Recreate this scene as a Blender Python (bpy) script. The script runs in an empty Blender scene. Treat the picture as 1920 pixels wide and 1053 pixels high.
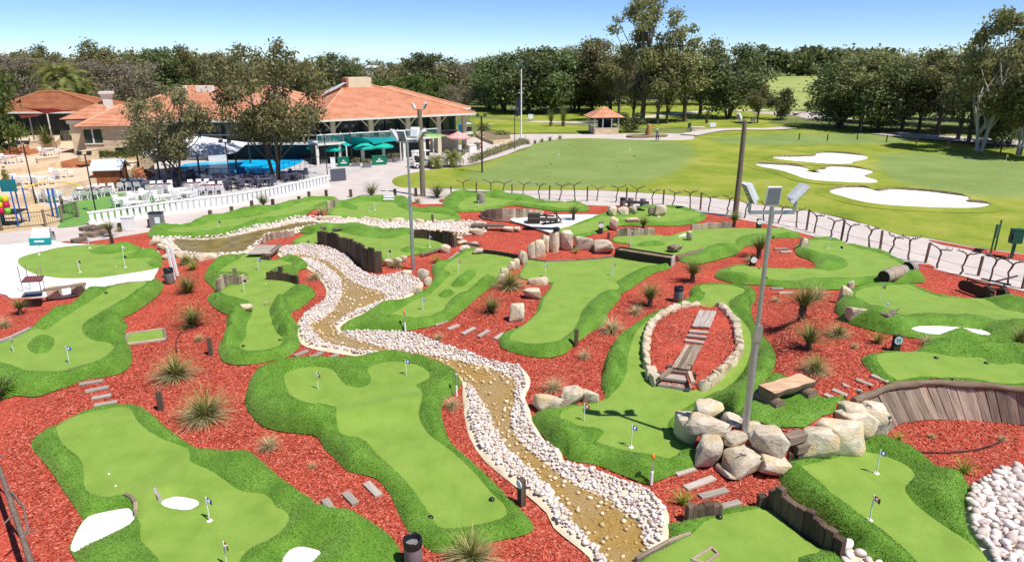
import bpy,math,random
import numpy as np
from mathutils import Vector,Matrix,noise as mnoise
from mathutils.geometry import delaunay_2d_cdt

SC = bpy.context.scene
COL = SC.collection
R = math.radians
pi = math.pi

# ------------------------------------------------------------------ camera
CAM_H,PITCH,FPX,IW,IH = 12.0,R(18.4),1280.0,1920.0,1053.0
cd = bpy.data.cameras.new('camera')
cam = bpy.data.objects.new('camera',cd)
COL.objects.link(cam)
cam.location = (0,0,CAM_H)
cam.rotation_euler = (pi/2-PITCH,0,0)
cd.sensor_width = 36.0
cd.lens = 36.0*FPX/IW
cd.clip_start = 0.1
cd.clip_end = 6000
SC.camera = cam

# ------------------------------------------------------------------ light
SUN_EL,SUN_AZ = R(61),R(126)          # azimuth clockwise from +Y (view direction)
w = bpy.data.worlds.new('World')
SC.world = w
w.use_nodes = True
nt = w.node_tree
bg = nt.nodes['Background']
sky = nt.nodes.new('ShaderNodeTexSky')
sky.sky_type = 'NISHITA'
sky.sun_disc = False
sky.sun_elevation = SUN_EL
sky.sun_rotation = SUN_AZ
sky.altitude = 5000
sky.air_density = 1.0
sky.dust_density = 0.0
sky.ozone_density = 7.0
nt.links.new(sky.outputs[0],bg.inputs[0])
bg.inputs[1].default_value = 0.114
sl = bpy.data.lights.new('sun','SUN')
sl.energy = 4.8
sl.angle = R(0.53)
sl.color = (1.0,0.95,0.87)
sun = bpy.data.objects.new('sun',sl)
COL.objects.link(sun)
sd = Vector((math.sin(SUN_AZ)*math.cos(SUN_EL),math.cos(SUN_AZ)*math.cos(SUN_EL),math.sin(SUN_EL)))
sun.rotation_euler = sd.to_track_quat('Z','Y').to_euler()
sun.location = (60,0,60)
SC.view_settings.view_transform = 'Standard'
SC.view_settings.look = 'None'
SC.view_settings.gamma = 1.0
SC.view_settings.exposure = 0.35
SC.view_settings.use_curve_mapping = False
SC.cycles.max_bounces = 6
SC.cycles.transparent_max_bounces = 12
SC.cycles.use_denoising = True

# ------------------------------------------------------------------ photo pixel -> place
CP,SP = math.cos(PITCH),math.sin(PITCH)
def ray(px,py):
    xr = (px-IW/2)/FPX
    yr = (IH/2-py)/FPX
    return Vector((xr,CP+yr*SP,-SP+yr*CP))
def at(px,py,z=0.0):
    d = ray(px,py)
    t = (z-CAM_H)/d.z
    return Vector((d.x*t,d.y*t,z))
def sm(a,b,x):
    t = min(1.0,max(0.0,(x-a)/(b-a)))
    return t*t*(3-2*t)
# the raised bank behind the boulder and sleeper walls
EDGE = [at(*p,1.1) for p in ((1275,790),(1330,800),(1400,812),(1480,812),(1555,785),(1625,748),(1690,735),(1800,730),(1930,745),(2200,800))]
EDGE = [(-30.0,EDGE[0].y+0.0)]+[(p.x,p.y+(.75 if i >= 5 else 0.1)) for i,p in enumerate(EDGE)]+[(60.0,EDGE[-1].y)]
def edge_y(x):
    for (x0,y0),(x1,y1) in zip(EDGE,EDGE[1:]):
        if x <= x1:
            return y0+(y1-y0)*(x-x0)/(x1-x0)
    return EDGE[-1][1]
def E(x,y):
    if y < 14 or y > 40 or x < 4:
        return 0.0
    d = y-edge_y(x)
    if d <-0.25:
        return 0.0
    s = x-(5.3+0.62*(y-18.5))
    return 1.1*sm(-0.25,0.15,d)*(1-sm(4.5,13.5,d))*sm(0.0,1.8,s)
def G(px,py,dz=0.0):
    """Point of the ground seen at this photo pixel."""
    d = ray(px,py)
    if d.z >-1e-4:
        d.z =-1e-4
    t1 = (1.3-CAM_H)/d.z
    t2 =-CAM_H/d.z
    n = 60
    for i in range(n+1):
        t = t1+(t2-t1)*i/n
        x,y,z = d.x*t,d.y*t,CAM_H+d.z*t
        if z <= E(x,y)+1e-6:
            break
    return Vector((d.x*t,d.y*t,E(d.x*t,d.y*t)+dz))
def mpp(p):
    """metres per photo pixel at a point"""
    return (p[1]*CP-(p[2]-CAM_H)*SP)/FPX
def hgt(p,pytop):
    """height above p of the point straight over p that the photo shows at row pytop"""
    yr = (IH/2-pytop)/FPX
    return CAM_H+p[1]*(yr*CP-SP)/(CP+yr*SP)-p[2]

# ------------------------------------------------------------------ objects
def tag(o,label=None,cat=None,group=None,kind=None):
    if label:o['label'] = label
    if cat:o['category'] = cat
    if group:o['group'] = group
    if kind:o['kind'] = kind
    return o
def thing(name,label,cat,loc=(0,0,0),rz=0.0,group=None,s=1.0):
    o = bpy.data.objects.new(name,None)
    COL.objects.link(o)
    o.location = loc
    o.rotation_euler = (0,0,rz)
    o.scale = (s,s,s)
    o.empty_display_size = 0.1
    return tag(o,label,cat,group)
def link(name,me,parent=None,loc=None,rz=None,s=None,kind=None):
    o = bpy.data.objects.new(name,me)
    COL.objects.link(o)
    if parent is not None:o.parent = parent
    if loc is not None:o.location = loc
    if rz is not None:o.rotation_euler = (0,0,rz)
    if s is not None:o.scale = s if hasattr(s,'__len__') else (s,s,s)
    if kind:o['kind'] = kind
    return o
def kids(o):return [c for c in bpy.data.objects if c.parent == o]
CH = {}
def copy_tree(o,children,loc,rz=0.0,s=1.0,label=None,group=None):
    c = o.copy()
    COL.objects.link(c)
    c.location = loc
    c.rotation_euler = (0,0,rz)
    c.scale = (s,s,s) if not hasattr(s,'__len__') else s
    if label:c['label'] = label
    if group:c['group'] = group
    for ch,sub in children:
        k = ch.copy()
        COL.objects.link(k)
        k.parent = c
        for g in sub:
            q = g.copy()
            COL.objects.link(q)
            q.parent = k
    return c

class MB:
    def __init__(s):
        s.v = []; s.f = []; s.sm = []
    def add(s,vs,fs,smooth=False):
        n = len(s.v)
        s.v.extend([tuple(v) for v in vs])
        s.f.extend([tuple(i+n for i in f) for f in fs])
        s.sm.extend([smooth]*len(fs))
        return s
    def box(s,c,size,rz=0.0,M=None,taper=1.0):
        hx,hy,hz = size[0]/2,size[1]/2,size[2]/2
        pts = []
        for z in (-1,1):
            k = taper if z > 0 else 1.0
            for x,y in ((-1,-1),(1,-1),(1,1),(-1,1)):
                pts.append(Vector((x*hx*k,y*hy*k,z*hz)))
        if M is None:M = Matrix.Rotation(rz,3,'Z')
        pts = [M @ p+Vector(c) for p in pts]
        return s.add(pts,[(3,2,1,0),(4,5,6,7),(0,1,5,4),(1,2,6,5),(2,3,7,6),(3,0,4,7)])
    def bar(s,a,b,wd,ht,up=(0,0,1)):
        a,b = Vector(a),Vector(b)
        d = b-a
        L = d.length
        if L < 1e-6:return s
        x = d/L
        u = Vector(up)
        y = u.cross(x)
        if y.length < 1e-4:y = Vector((0,1,0)).cross(x)
        y.normalize()
        z = x.cross(y)
        M = Matrix((x,y,z)).transposed()
        return s.box((a+b)/2,(L,wd,ht),M=M)
    def tube(s,pts,rad,n=8,cap=True,smooth=True):
        pts = [Vector(p) for p in pts]
        if not hasattr(rad,'__len__'):rad = [rad]*len(pts)
        vs = []; fs = []
        pu = None
        for i,p in enumerate(pts):
            d = (pts[min(i+1,len(pts)-1)]-pts[max(i-1,0)])
            if d.length < 1e-7:d = Vector((0,0,1))
            d.normalize()
            if pu is None:
                pu = d.orthogonal().normalized()
            else:
                pu = (pu-d*pu.dot(d))
                if pu.length < 1e-5:pu = d.orthogonal()
                pu.normalize()
            q = d.cross(pu)
            for k in range(n):
                a = 2*pi*k/n
                vs.append(p+(pu*math.cos(a)+q*math.sin(a))*rad[i])
        for i in range(len(pts)-1):
            for k in range(n):
                k2 = (k+1) % n
                fs.append((i*n+k,i*n+k2,(i+1)*n+k2,(i+1)*n+k))
        s.add(vs,fs,smooth)
        if cap:
            m = len(pts)-1
            s.add([vs[k] for k in range(n)],[tuple(range(n))[::-1]])
            s.add([vs[m*n+k] for k in range(n)],[tuple(range(n))])
        return s
    def lathe(s,prof,n=14,c=(0,0,0),smooth=True,cap=True):
        vs = []; fs = []
        c = Vector(c)
        for r,z in prof:
            for k in range(n):
                a = 2*pi*k/n
                vs.append((c.x+r*math.cos(a),c.y+r*math.sin(a),c.z+z))
        for i in range(len(prof)-1):
            for k in range(n):
                k2 = (k+1) % n
                fs.append((i*n+k,i*n+k2,(i+1)*n+k2,(i+1)*n+k))
        s.add(vs,fs,smooth)
        if cap:
            if prof[0][0] > 1e-4:s.add([vs[k] for k in range(n)],[tuple(range(n))[::-1]])
            if prof[-1][0] > 1e-4:s.add([vs[(len(prof)-1)*n+k] for k in range(n)],[tuple(range(n))])
        return s
    def prism(s,poly,z0,z1):
        n = len(poly)
        A = sum(poly[i][0]*poly[(i+1) % n][1]-poly[(i+1) % n][0]*poly[i][1] for i in range(n))
        if A < 0:poly = list(poly)[::-1]
        vs = [(p[0],p[1],z0) for p in poly]+[(p[0],p[1],z1) for p in poly]
        fs = [tuple(range(n))[::-1],tuple(range(n,2*n))]
        for i in range(n):
            j = (i+1) % n
            fs.append((i,j,n+j,n+i))
        return s.add(vs,fs)
    def quad(s,a,b,c,d):return s.add([a,b,c,d],[(0,1,2,3)])
    def mesh(s,name,mat,origin=None,bevel=0):
        me = bpy.data.meshes.new(name)
        v = s.v
        if origin is not None:
            o = origin
            v = [(p[0]-o[0],p[1]-o[1],p[2]-o[2]) for p in v]
        me.from_pydata(v,[],s.f)
        if any(s.sm):me.polygons.foreach_set('use_smooth',s.sm)
        if mat:me.materials.append(mat)
        me.update()
        return me
    def build(s,name,mat,parent=None,origin=None,kind=None,loc=None,rz=None):
        if origin is not None and parent is None and loc is None:loc = origin
        o = link(name,s.mesh(name,mat,origin),parent,loc,rz)
        if kind:o['kind'] = kind
        return o

def npmesh(name,V,F,mat=None,smooth=False):
    """mesh from numpy arrays, F (n,3) or (n,4)"""
    me = bpy.data.meshes.new(name)
    V = np.asarray(V,dtype=np.float32); F = np.asarray(F,dtype=np.int32)
    me.vertices.add(len(V)); me.vertices.foreach_set('co',V.ravel())
    k = F.shape[1]
    me.loops.add(F.size); me.loops.foreach_set('vertex_index',F.ravel())
    me.polygons.add(len(F))
    me.polygons.foreach_set('loop_start',np.arange(0,F.size,k,dtype=np.int32))
    me.polygons.foreach_set('loop_total',np.full(len(F),k,dtype=np.int32))
    if smooth:me.polygons.foreach_set('use_smooth',np.ones(len(F),dtype=bool))
    if mat:me.materials.append(mat)
    me.update(calc_edges=True)
    return me

# ------------------------------------------------------------------ outline tools
def spline(pts,n=4,closed=True):
    P = [np.array(p[:2],float) for p in pts]
    m = len(P); out = []
    for i in range(m if closed else m-1):
        p0 = P[(i-1) % m] if closed or i > 0 else P[i]
        p1 = P[i]; p2 = P[(i+1) % m]
        p3 = P[(i+2) % m] if closed or i+2 < m else p2
        for k in range(n):
            t = k/n
            out.append(0.5*(2*p1+(p2-p0)*t+(2*p0-5*p1+4*p2-p3)*t*t+(3*p1-p0-3*p2+p3)*t ** 3))
    if not closed:out.append(P[-1])
    return np.array(out)
def wpoly(pts,n=3,ground=True,closed=True):
    """photo outline -> smooth ground outline (x, y)"""
    q = [G(*p) if ground else at(*p) for p in pts]
    return spline([(a.x,a.y) for a in q],n,closed)
def inside(poly,X,Y):
    r = np.zeros(len(X),bool)
    n = len(poly); j = n-1
    for i in range(n):
        xi,yi = poly[i]; xj,yj = poly[j]
        if yi != yj:
            c = ((yi > Y) != (yj > Y)) & (X < (xj-xi)*(Y-yi)/(yj-yi)+xi)
            r ^= c
        j = i
    return r
def dist(poly,X,Y,closed=True):
    P = np.stack([X,Y],1)
    best = np.full(len(X),1e9)
    n = len(poly)
    for i in range(n if closed else n-1):
        a = poly[i]; b = poly[(i+1) % n]
        ab = b-a
        L = (ab*ab).sum()
        if L < 1e-12:continue
        t = np.clip(((P-a) @ ab)/L,0,1)
        q = P-(a+t[:,None]*ab)
        best = np.minimum(best,(q*q).sum(1))
    return np.sqrt(best)
def cdt(polys,pts):
    """triangulate inside polys[0], keeping the other outlines as edges; returns V (n,2), F (m,3)"""
    vs = []; ed = []; fc = []
    for i,pl in enumerate(polys):
        s = len(vs)
        vs.extend([Vector((float(a),float(b))) for a,b in pl])
        if i == 0:fc.append(list(range(s,s+len(pl))))
        else:ed.extend([(s+k,s+(k+1) % len(pl)) for k in range(len(pl))])
    vs.extend([Vector((float(a),float(b))) for a,b in pts])
    v,e,f,*_ = delaunay_2d_cdt(vs,ed,fc,1,1e-4)
    return np.array([tuple(a) for a in v]),np.array([t for t in f if len(t) == 3],dtype=np.int32)
def ccw(F,V):
    a,b,c = V[F[:,0]],V[F[:,1]],V[F[:,2]]
    s = (b[:,0]-a[:,0])*(c[:,1]-a[:,1])-(b[:,1]-a[:,1])*(c[:,0]-a[:,0])
    F = F.copy(); m = s < 0
    F[m] = F[m][:,::-1]
    return F
def gridpts(poly,step,seed=0,margin=0.35):
    rg = np.random.RandomState(seed)
    x0,y0 = poly.min(0); x1,y1 = poly.max(0)
    xs = np.arange(x0,x1,step); ys = np.arange(y0,y1,step)
    X,Y = np.meshgrid(xs,ys)
    X = X.ravel()+rg.uniform(-.25,.25,X.size)*step
    Y = Y.ravel()+rg.uniform(-.25,.25,Y.size)*step
    m = inside(poly,X,Y)
    X,Y = X[m],Y[m]
    m = dist(poly,X,Y) > step*margin
    return np.stack([X[m],Y[m]],1)
def Ev(X,Y):return np.array([E(a,b) for a,b in zip(X,Y)])
def nz(X,Y,sc,seed=0.0):
    return np.array([mnoise.noise(Vector((a*sc,b*sc,seed))) for a,b in zip(X,Y)])
def sheet(name,poly,z,mat,step=None,follow=True,kind='structure',label=None,parent=None,keep=None):
    """flat (or ground following) sheet with this outline"""
    pts = gridpts(poly,step) if step else []
    V,F = cdt([poly],pts)
    F = ccw(F,V)
    Z = (Ev(V[:,0],V[:,1]) if follow else 0)+z
    me = npmesh(name,np.column_stack([V,np.zeros(len(V))+Z]),F,mat,True)
    o = link(name,me,parent)
    if kind:o['kind'] = kind
    if label:o['label'] = label
    return o
# ------------------------------------------------------------------ materials
MATS = {}
def _n(nt,t,**kw):
    n = nt.nodes.new(t)
    for k,v in kw.items():setattr(n,k,v)
    return n
def ramp(nt,fac,stops):
    r = _n(nt,'ShaderNodeValToRGB')
    el = r.color_ramp.elements
    while len(el) < len(stops):el.new(0.5)
    for e,(p,c) in zip(el,stops):
        e.position = p
        e.color = (*c,1) if len(c) == 3 else c
    nt.links.new(fac,r.inputs[0])
    return r.outputs[0]
def newmat(name,rough=0.8,spec=0.3,metal=0.0):
    m = bpy.data.materials.new(name)
    m.use_nodes = True
    b = m.node_tree.nodes['Principled BSDF']
    b.inputs['Roughness'].default_value = rough
    b.inputs['Specular IOR Level'].default_value = spec
    b.inputs['Metallic'].default_value = metal
    MATS[name] = m
    return m,m.node_tree,b
def coords(nt,kind='Object',scale=(1,1,1)):
    tc = _n(nt,'ShaderNodeTexCoord')
    if kind == 'World':
        g = _n(nt,'ShaderNodeNewGeometry')
        src = g.outputs['Position']
    else:
        src = tc.outputs[kind]
    mp = _n(nt,'ShaderNodeMapping')
    mp.inputs['Scale'].default_value = scale
    nt.links.new(src,mp.inputs[0])
    return mp.outputs[0]
def noise(nt,vec,scale,detail=3,rough=0.55,out='Fac'):
    t = _n(nt,'ShaderNodeTexNoise')
    t.inputs['Scale'].default_value = scale
    t.inputs['Detail'].default_value = detail
    t.inputs['Roughness'].default_value = rough
    nt.links.new(vec,t.inputs['Vector'])
    return t.outputs[out]
def mix(nt,fac,a,b,mode='MIX'):
    m = _n(nt,'ShaderNodeMix',data_type='RGBA',blend_type=mode)
    for sock,val in ((m.inputs[0],fac),(m.inputs[6],a),(m.inputs[7],b)):
        if isinstance(val,(int,float)):sock.default_value = val
        elif isinstance(val,tuple):sock.default_value = (*val,1) if len(val) == 3 else val
        else:nt.links.new(val,sock)
    return m.outputs[2]
def bump(nt,b,h,strength=0.4,dist=0.02):
    n = _n(nt,'ShaderNodeBump')
    n.inputs['Strength'].default_value = strength
    n.inputs['Distance'].default_value = dist
    nt.links.new(h,n.inputs['Height'])
    nt.links.new(n.outputs[0],b.inputs['Normal'])
def simple(name,c,rough=0.7,var=0.15,scale=6.0,bmp=0.0,spec=0.3,metal=0.0,space='Object',c2=None,rnd=0.0,dist=0.02):
    """base colour broken up by noise between c and c2, optional per-object shift"""
    m,nt,b = newmat(name,rough,spec,metal)
    v = coords(nt,space)
    f = noise(nt,v,scale,5)
    if c2 is None:c2 = tuple(x*(1-var) for x in c); c = tuple(min(1,x*(1+var*0.6)) for x in c)
    col = ramp(nt,f,[(0.3,c2),(0.7,c)])
    if rnd:
        oi = _n(nt,'ShaderNodeObjectInfo')
        hs = _n(nt,'ShaderNodeHueSaturation')
        mr = _n(nt,'ShaderNodeMapRange')
        mr.inputs[3].default_value = 1-rnd; mr.inputs[4].default_value = 1+rnd
        nt.links.new(oi.outputs['Random'],mr.inputs[0])
        nt.links.new(mr.outputs[0],hs.inputs['Value'])
        nt.links.new(col,hs.inputs['Color'])
        col = hs.outputs[0]
    nt.links.new(col,b.inputs['Base Color'])
    if bmp:bump(nt,b,noise(nt,v,scale*4,4),bmp,dist)
    return m

# short putting turf and the longer fringe turf
def turf(name,lo,mid,hi,fine,bs,bd):
    m,nt,b = newmat(name,0.85,0.15)
    v = coords(nt,'World')
    a = noise(nt,v,1.1,4); f = noise(nt,v,fine,3,0.7)
    c1 = ramp(nt,f,[(0.25,lo),(0.5,mid),(0.78,hi)])
    c2 = ramp(nt,a,[(0.28,(0.82,0.87,0.8)),(0.5,(1,1,1)),(0.72,(1.13,1.09,1.2))] if fine > 20 else [(0.3,(0.66,0.74,0.6)),(0.5,(1,1,1)),(0.72,(1.35,1.22,1.6))])
    nt.links.new(mix(nt,1.0,c1,c2,'MULTIPLY'),b.inputs['Base Color'])
    st_ = ramp(nt,noise(nt,coords(nt,'World',(3.5,.7,1)),1.6,4),[(0.3,(.965,.97,.955)),(0.7,(1.03,1.025,1.04))])
    nt.links.new(mix(nt,1.0,mix(nt,1.0,c1,c2,'MULTIPLY'),st_,'MULTIPLY'),b.inputs['Base Color'])
    b.inputs['Sheen Weight'].default_value = 0.25
    b.inputs['Sheen Roughness'].default_value = 0.5
    b.inputs['Sheen Tint'].default_value = (0.6,0.8,0.3,1)
    bump(nt,b,f,bs,bd)
    return m
turf('putting_turf',(.163,.265,.038),(.196,.305,.048),(.228,.338,.062),30,0.3,0.012)
turf('fringe_turf',(.064,.155,.012),(.105,.225,.024),(.175,.305,.052),15,0.55,0.045)
def blades(name,c0,c1,c2):
    m,nt,b = newmat(name,0.6,0.2)
    g = _n(nt,'ShaderNodeNewGeometry')
    col = ramp(nt,g.outputs['Random Per Island'],[(0.0,c0),(0.5,c1),(1.0,c2)])
    nt.links.new(col,b.inputs['Base Color'])
    b.inputs['Subsurface Weight'].default_value = 0.0
    return m
blades('turf_fibre',(.07,.17,.013),(.12,.25,.027),(.19,.33,.06))
blades('mulch_chip',(.34,.045,.025),(.46,.082,.048),(.57,.19,.13))
blades('plant_green',(.075,.11,.025),(.14,.18,.042),(.28,.28,.10))
blades('plant_mixed',(.10,.13,.025),(.24,.26,.06),(.46,.40,.17))
blades('plant_straw',(.26,.24,.10),(.44,.36,.18),(.60,.50,.30))
blades('plant_lime',(.13,.20,.02),(.24,.32,.04),(.36,.40,.08))

# red mulch
m,nt,b = newmat('mulch',0.9,0.1)
v = coords(nt,'World')
vo = _n(nt,'ShaderNodeTexVoronoi'); vo.inputs['Scale'].default_value = 21
nd = noise(nt,v,9,2,out='Color')
vv = mix(nt,0.12,v,nd)
nt.links.new(vv,vo.inputs['Vector'])
sep = _n(nt,'ShaderNodeSeparateColor'); nt.links.new(vo.outputs['Color'],sep.inputs[0])
c = ramp(nt,sep.outputs[0],[(0.0,(.28,.030,.015)),(0.35,(.40,.066,.040)),(0.8,(.48,.092,.057)),(1.0,(.58,.20,.14))])
big = noise(nt,v,0.5,4)
cc = ramp(nt,big,[(0.35,(0.82,0.82,0.85)),(0.7,(1.12,1.06,1.05))])
dust = ramp(nt,noise(nt,v,1.15,6,0.75),[(0.62,(0,0,0)),(0.74,(.75,.75,.75))])
nt.links.new(mix(nt,dust,mix(nt,1.0,c,cc,'MULTIPLY'),mix(nt,0.5,c,(.72,.52,.46))),b.inputs['Base Color'])
bump(nt,b,vo.outputs['Distance'],0.6,0.04)

# mown lawns: the attribute mow tells rough (0) from green (1), dry the dry strips
m,nt,b = newmat('lawn',0.9,0.1)
v = coords(nt,'World')
n1 = noise(nt,v,0.16,6,0.62); n2 = noise(nt,coords(nt,'World',(1.2,3.2,1)),1.3,5,0.65)
rough_c = ramp(nt,n1,[(0.3,(.135,.205,.022)),(0.5,(.235,.285,.04)),(0.72,(.37,.355,.085))])
green_c = ramp(nt,n1,[(0.3,(.165,.235,.065)),(0.7,(.235,.305,.10))])
at_ = _n(nt,'ShaderNodeAttribute',attribute_name='mow')
col = mix(nt,at_.outputs['Fac'],rough_c,green_c)
fine = ramp(nt,n2,[(0.3,(0.78,0.8,0.76)),(0.7,(1.16,1.12,1.1))])
nt.links.new(mix(nt,0.8,col,fine,'MULTIPLY'),b.inputs['Base Color'])
bump(nt,b,noise(nt,v,14,4),0.5,0.05)

# ground to the horizon
simple('ground',(.20,.23,.07),0.95,space='World',scale=0.09,c2=(.10,.13,.03),bmp=0.2)
simple('far_fairway',(.36,.37,.12),0.95,space='World',scale=0.05,c2=(.22,.30,.07))
simple('hill',(.16,.22,.28),1.0,space='World',scale=0.01,c2=(.12,.17,.24))  # blue of the distant air is painted into the hill colour
simple('paving',(.52,.44,.41),0.9,space='World',scale=0.45,c2=(.42,.355,.335),bmp=0.15)
simple('path',(.56,.49,.46),0.9,space='World',scale=0.6,c2=(.46,.405,.38),bmp=0.15)
simple('white_concrete',(.80,.78,.75),0.85,space='World',scale=0.8,c2=(.70,.675,.655))
simple('cream_concrete',(.72,.62,.47),0.9,space='World',scale=2.5,c2=(.58,.48,.34),bmp=0.3)
simple('patio',(.50,.47,.47),0.9,space='World',scale=0.7,c2=(.40,.375,.38))
simple('sand_paving',(.66,.50,.36),0.9,space='World',scale=0.5,c2=(.56,.41,.29))
simple('play_sand',(.60,.44,.26),0.95,space='World',scale=0.9,c2=(.50,.36,.20))
simple('white_sand',(.84,.83,.81),0.9,space='World',scale=3,c2=(.76,.75,.735),bmp=0.25)
simple('bunker_sand',(.82,.77,.72),0.95,space='World',scale=0.6,c2=(.72,.66,.61),bmp=0.25)
simple('patio_turf',(.16,.32,.08),0.9,space='World',scale=2.0,c2=(.11,.25,.05))
simple('soil',(.30,.24,.15),0.95,space='World',scale=3,c2=(.12,.085,.05),bmp=0.5)
simple('terracotta',(.50,.21,.10),0.8,scale=4,c2=(.40,.15,.07))
simple('pebble_bed',(.50,.40,.36),0.9,space='World',scale=9,c2=(.30,.24,.20),bmp=0.6)

# stones
def stone(name,light,mid,dark,scale,rnd=0.15,bs=0.6,bd=0.06,warm=None):
    m,nt,b = newmat(name,0.9,0.2)
    oi = _n(nt,'ShaderNodeObjectInfo')
    v0 = coords(nt,'Object')
    ad = _n(nt,'ShaderNodeVectorMath',operation='ADD')
    nt.links.new(v0,ad.inputs[0])
    cx = _n(nt,'ShaderNodeCombineXYZ')
    mu = _n(nt,'ShaderNodeMath',operation='MULTIPLY'); mu.inputs[1].default_value = 37.0
    nt.links.new(oi.outputs['Random'],mu.inputs[0])
    for k in range(3):nt.links.new(mu.outputs[0],cx.inputs[k])
    nt.links.new(cx.outputs[0],ad.inputs[1])
    v = ad.outputs[0]
    f = noise(nt,v,scale,6,0.65)
    col = ramp(nt,f,[(0.34,dark),(0.47,mid),(0.66,light)])
    if warm:
        g = noise(nt,v,scale*0.45,3)
        fac = ramp(nt,g,[(0.48,(0,0,0)),(0.66,(1,1,1))])
        col = mix(nt,fac,col,warm)
    sp = noise(nt,v,scale*9,3,0.7)
    spk = ramp(nt,sp,[(0.32,(0.55,0.53,0.5)),(0.45,(1,1,1))])
    col = mix(nt,0.8,col,spk,'MULTIPLY')
    hs = _n(nt,'ShaderNodeHueSaturation')
    mr = _n(nt,'ShaderNodeMapRange'); mr.inputs[3].default_value = 1-rnd; mr.inputs[4].default_value = 1+rnd
    nt.links.new(oi.outputs['Random'],mr.inputs[0]); nt.links.new(mr.outputs[0],hs.inputs['Value']); nt.links.new(col,hs.inputs['Color'])
    nt.links.new(hs.outputs[0],b.inputs['Base Color'])
    bump(nt,b,noise(nt,v,scale*2.5,8,0.7),bs,bd)
    return m
stone('boulder_stone',(.68,.60,.49),(.57,.48,.37),(.36,.31,.25),1.6,0.12,0.8,0.1,warm=(.62,.46,.25))
stone('pale_stone',(.74,.66,.54),(.62,.53,.41),(.42,.35,.27),2.2,0.12,0.8,0.08,warm=(.66,.50,.29))
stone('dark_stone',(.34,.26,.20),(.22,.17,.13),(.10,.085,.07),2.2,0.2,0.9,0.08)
def pebble_mat(name,stops,island):
    m,nt,b = newmat(name,0.75,0.3)
    if island:
        r = _n(nt,'ShaderNodeNewGeometry').outputs['Random Per Island']
    else:
        r = _n(nt,'ShaderNodeObjectInfo').outputs['Random']
    c = ramp(nt,r,stops)
    v = coords(nt,'World')
    c = mix(nt,0.5,c,ramp(nt,noise(nt,v,16,4),[(0.3,(.78,.76,.74)),(0.7,(1.08,1.08,1.08))]),'MULTIPLY')
    nt.links.new(c,b.inputs['Base Color'])
    return m
PB = [(0.0,(.42,.33,.30)),(0.2,(.58,.49,.46)),(0.5,(.70,.61,.58)),(0.85,(.80,.74,.71)),(1.0,(.55,.42,.36))]
pebble_mat('pebble',PB,False)
pebble_mat('pebble_mass',PB,True)
PW = [(0.0,(.42,.32,.17)),(0.5,(.60,.47,.29)),(1.0,(.74,.62,.48))]
pebble_mat('wet_pebble',PW,True)

# shallow water over a yellow-brown bed
simple('stream_bed',(.60,.46,.22),0.9,space='World',scale=11,c2=(.34,.25,.10),bmp=0.9,dist=0.06)
nt = MATS['stream_bed'].node_tree; b = nt.nodes['Principled BSDF']; old = b.inputs['Base Color'].links[0].from_socket; v = coords(nt,'World')
nt.links.new(mix(nt,ramp(nt,noise(nt,v,0.32,3),[(0.42,(0,0,0)),(0.58,(.8,.8,.8))]),old,ramp(nt,noise(nt,v,14,4),[(0.3,(.34,.28,.22)),(0.7,(.60,.51,.42))])),b.inputs['Base Color'])
simple('pond_bed',(.46,.38,.22),0.9,space='World',scale=1.5,c2=(.22,.19,.10),bmp=0.5)
def water(name,tint,sc,strength):
    """clear shallow water: sky reflection by Fresnel over the tinted bed"""
    m,nt,b = newmat(name)
    bp = _n(nt,'ShaderNodeBump'); bp.inputs['Strength'].default_value = strength; bp.inputs['Distance'].default_value = 0.03
    nt.links.new(noise(nt,coords(nt,'World'),sc,4),bp.inputs['Height'])
    fr = _n(nt,'ShaderNodeFresnel'); fr.inputs[0].default_value = 1.36
    gl = _n(nt,'ShaderNodeBsdfGlossy'); gl.inputs['Roughness'].default_value = 0.04
    tr = _n(nt,'ShaderNodeBsdfTransparent'); tr.inputs[0].default_value = (*tint,1)
    mx = _n(nt,'ShaderNodeMixShader')
    for n_ in (fr,gl):nt.links.new(bp.outputs[0],n_.inputs['Normal'])
    nt.links.new(fr.outputs[0],mx.inputs[0]); nt.links.new(tr.outputs[0],mx.inputs[1]); nt.links.new(gl.outputs[0],mx.inputs[2])
    nt.links.new(mx.outputs[0],nt.nodes['Material Output'].inputs[0])
    return m
water('stream_water',(.92,.86,.70),5,0.5)
water('pond_water',(.80,.78,.66),2.6,0.35)
m,nt,b = newmat('pool_water',0.25,0.15)
v = coords(nt,'World')
nt.links.new(ramp(nt,noise(nt,v,0.5,3),[(0.3,(.0,.36,.74)),(0.7,(.02,.50,.85))]),b.inputs['Base Color'])
bump(nt,b,noise(nt,v,3,3),0.15,0.03)

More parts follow.
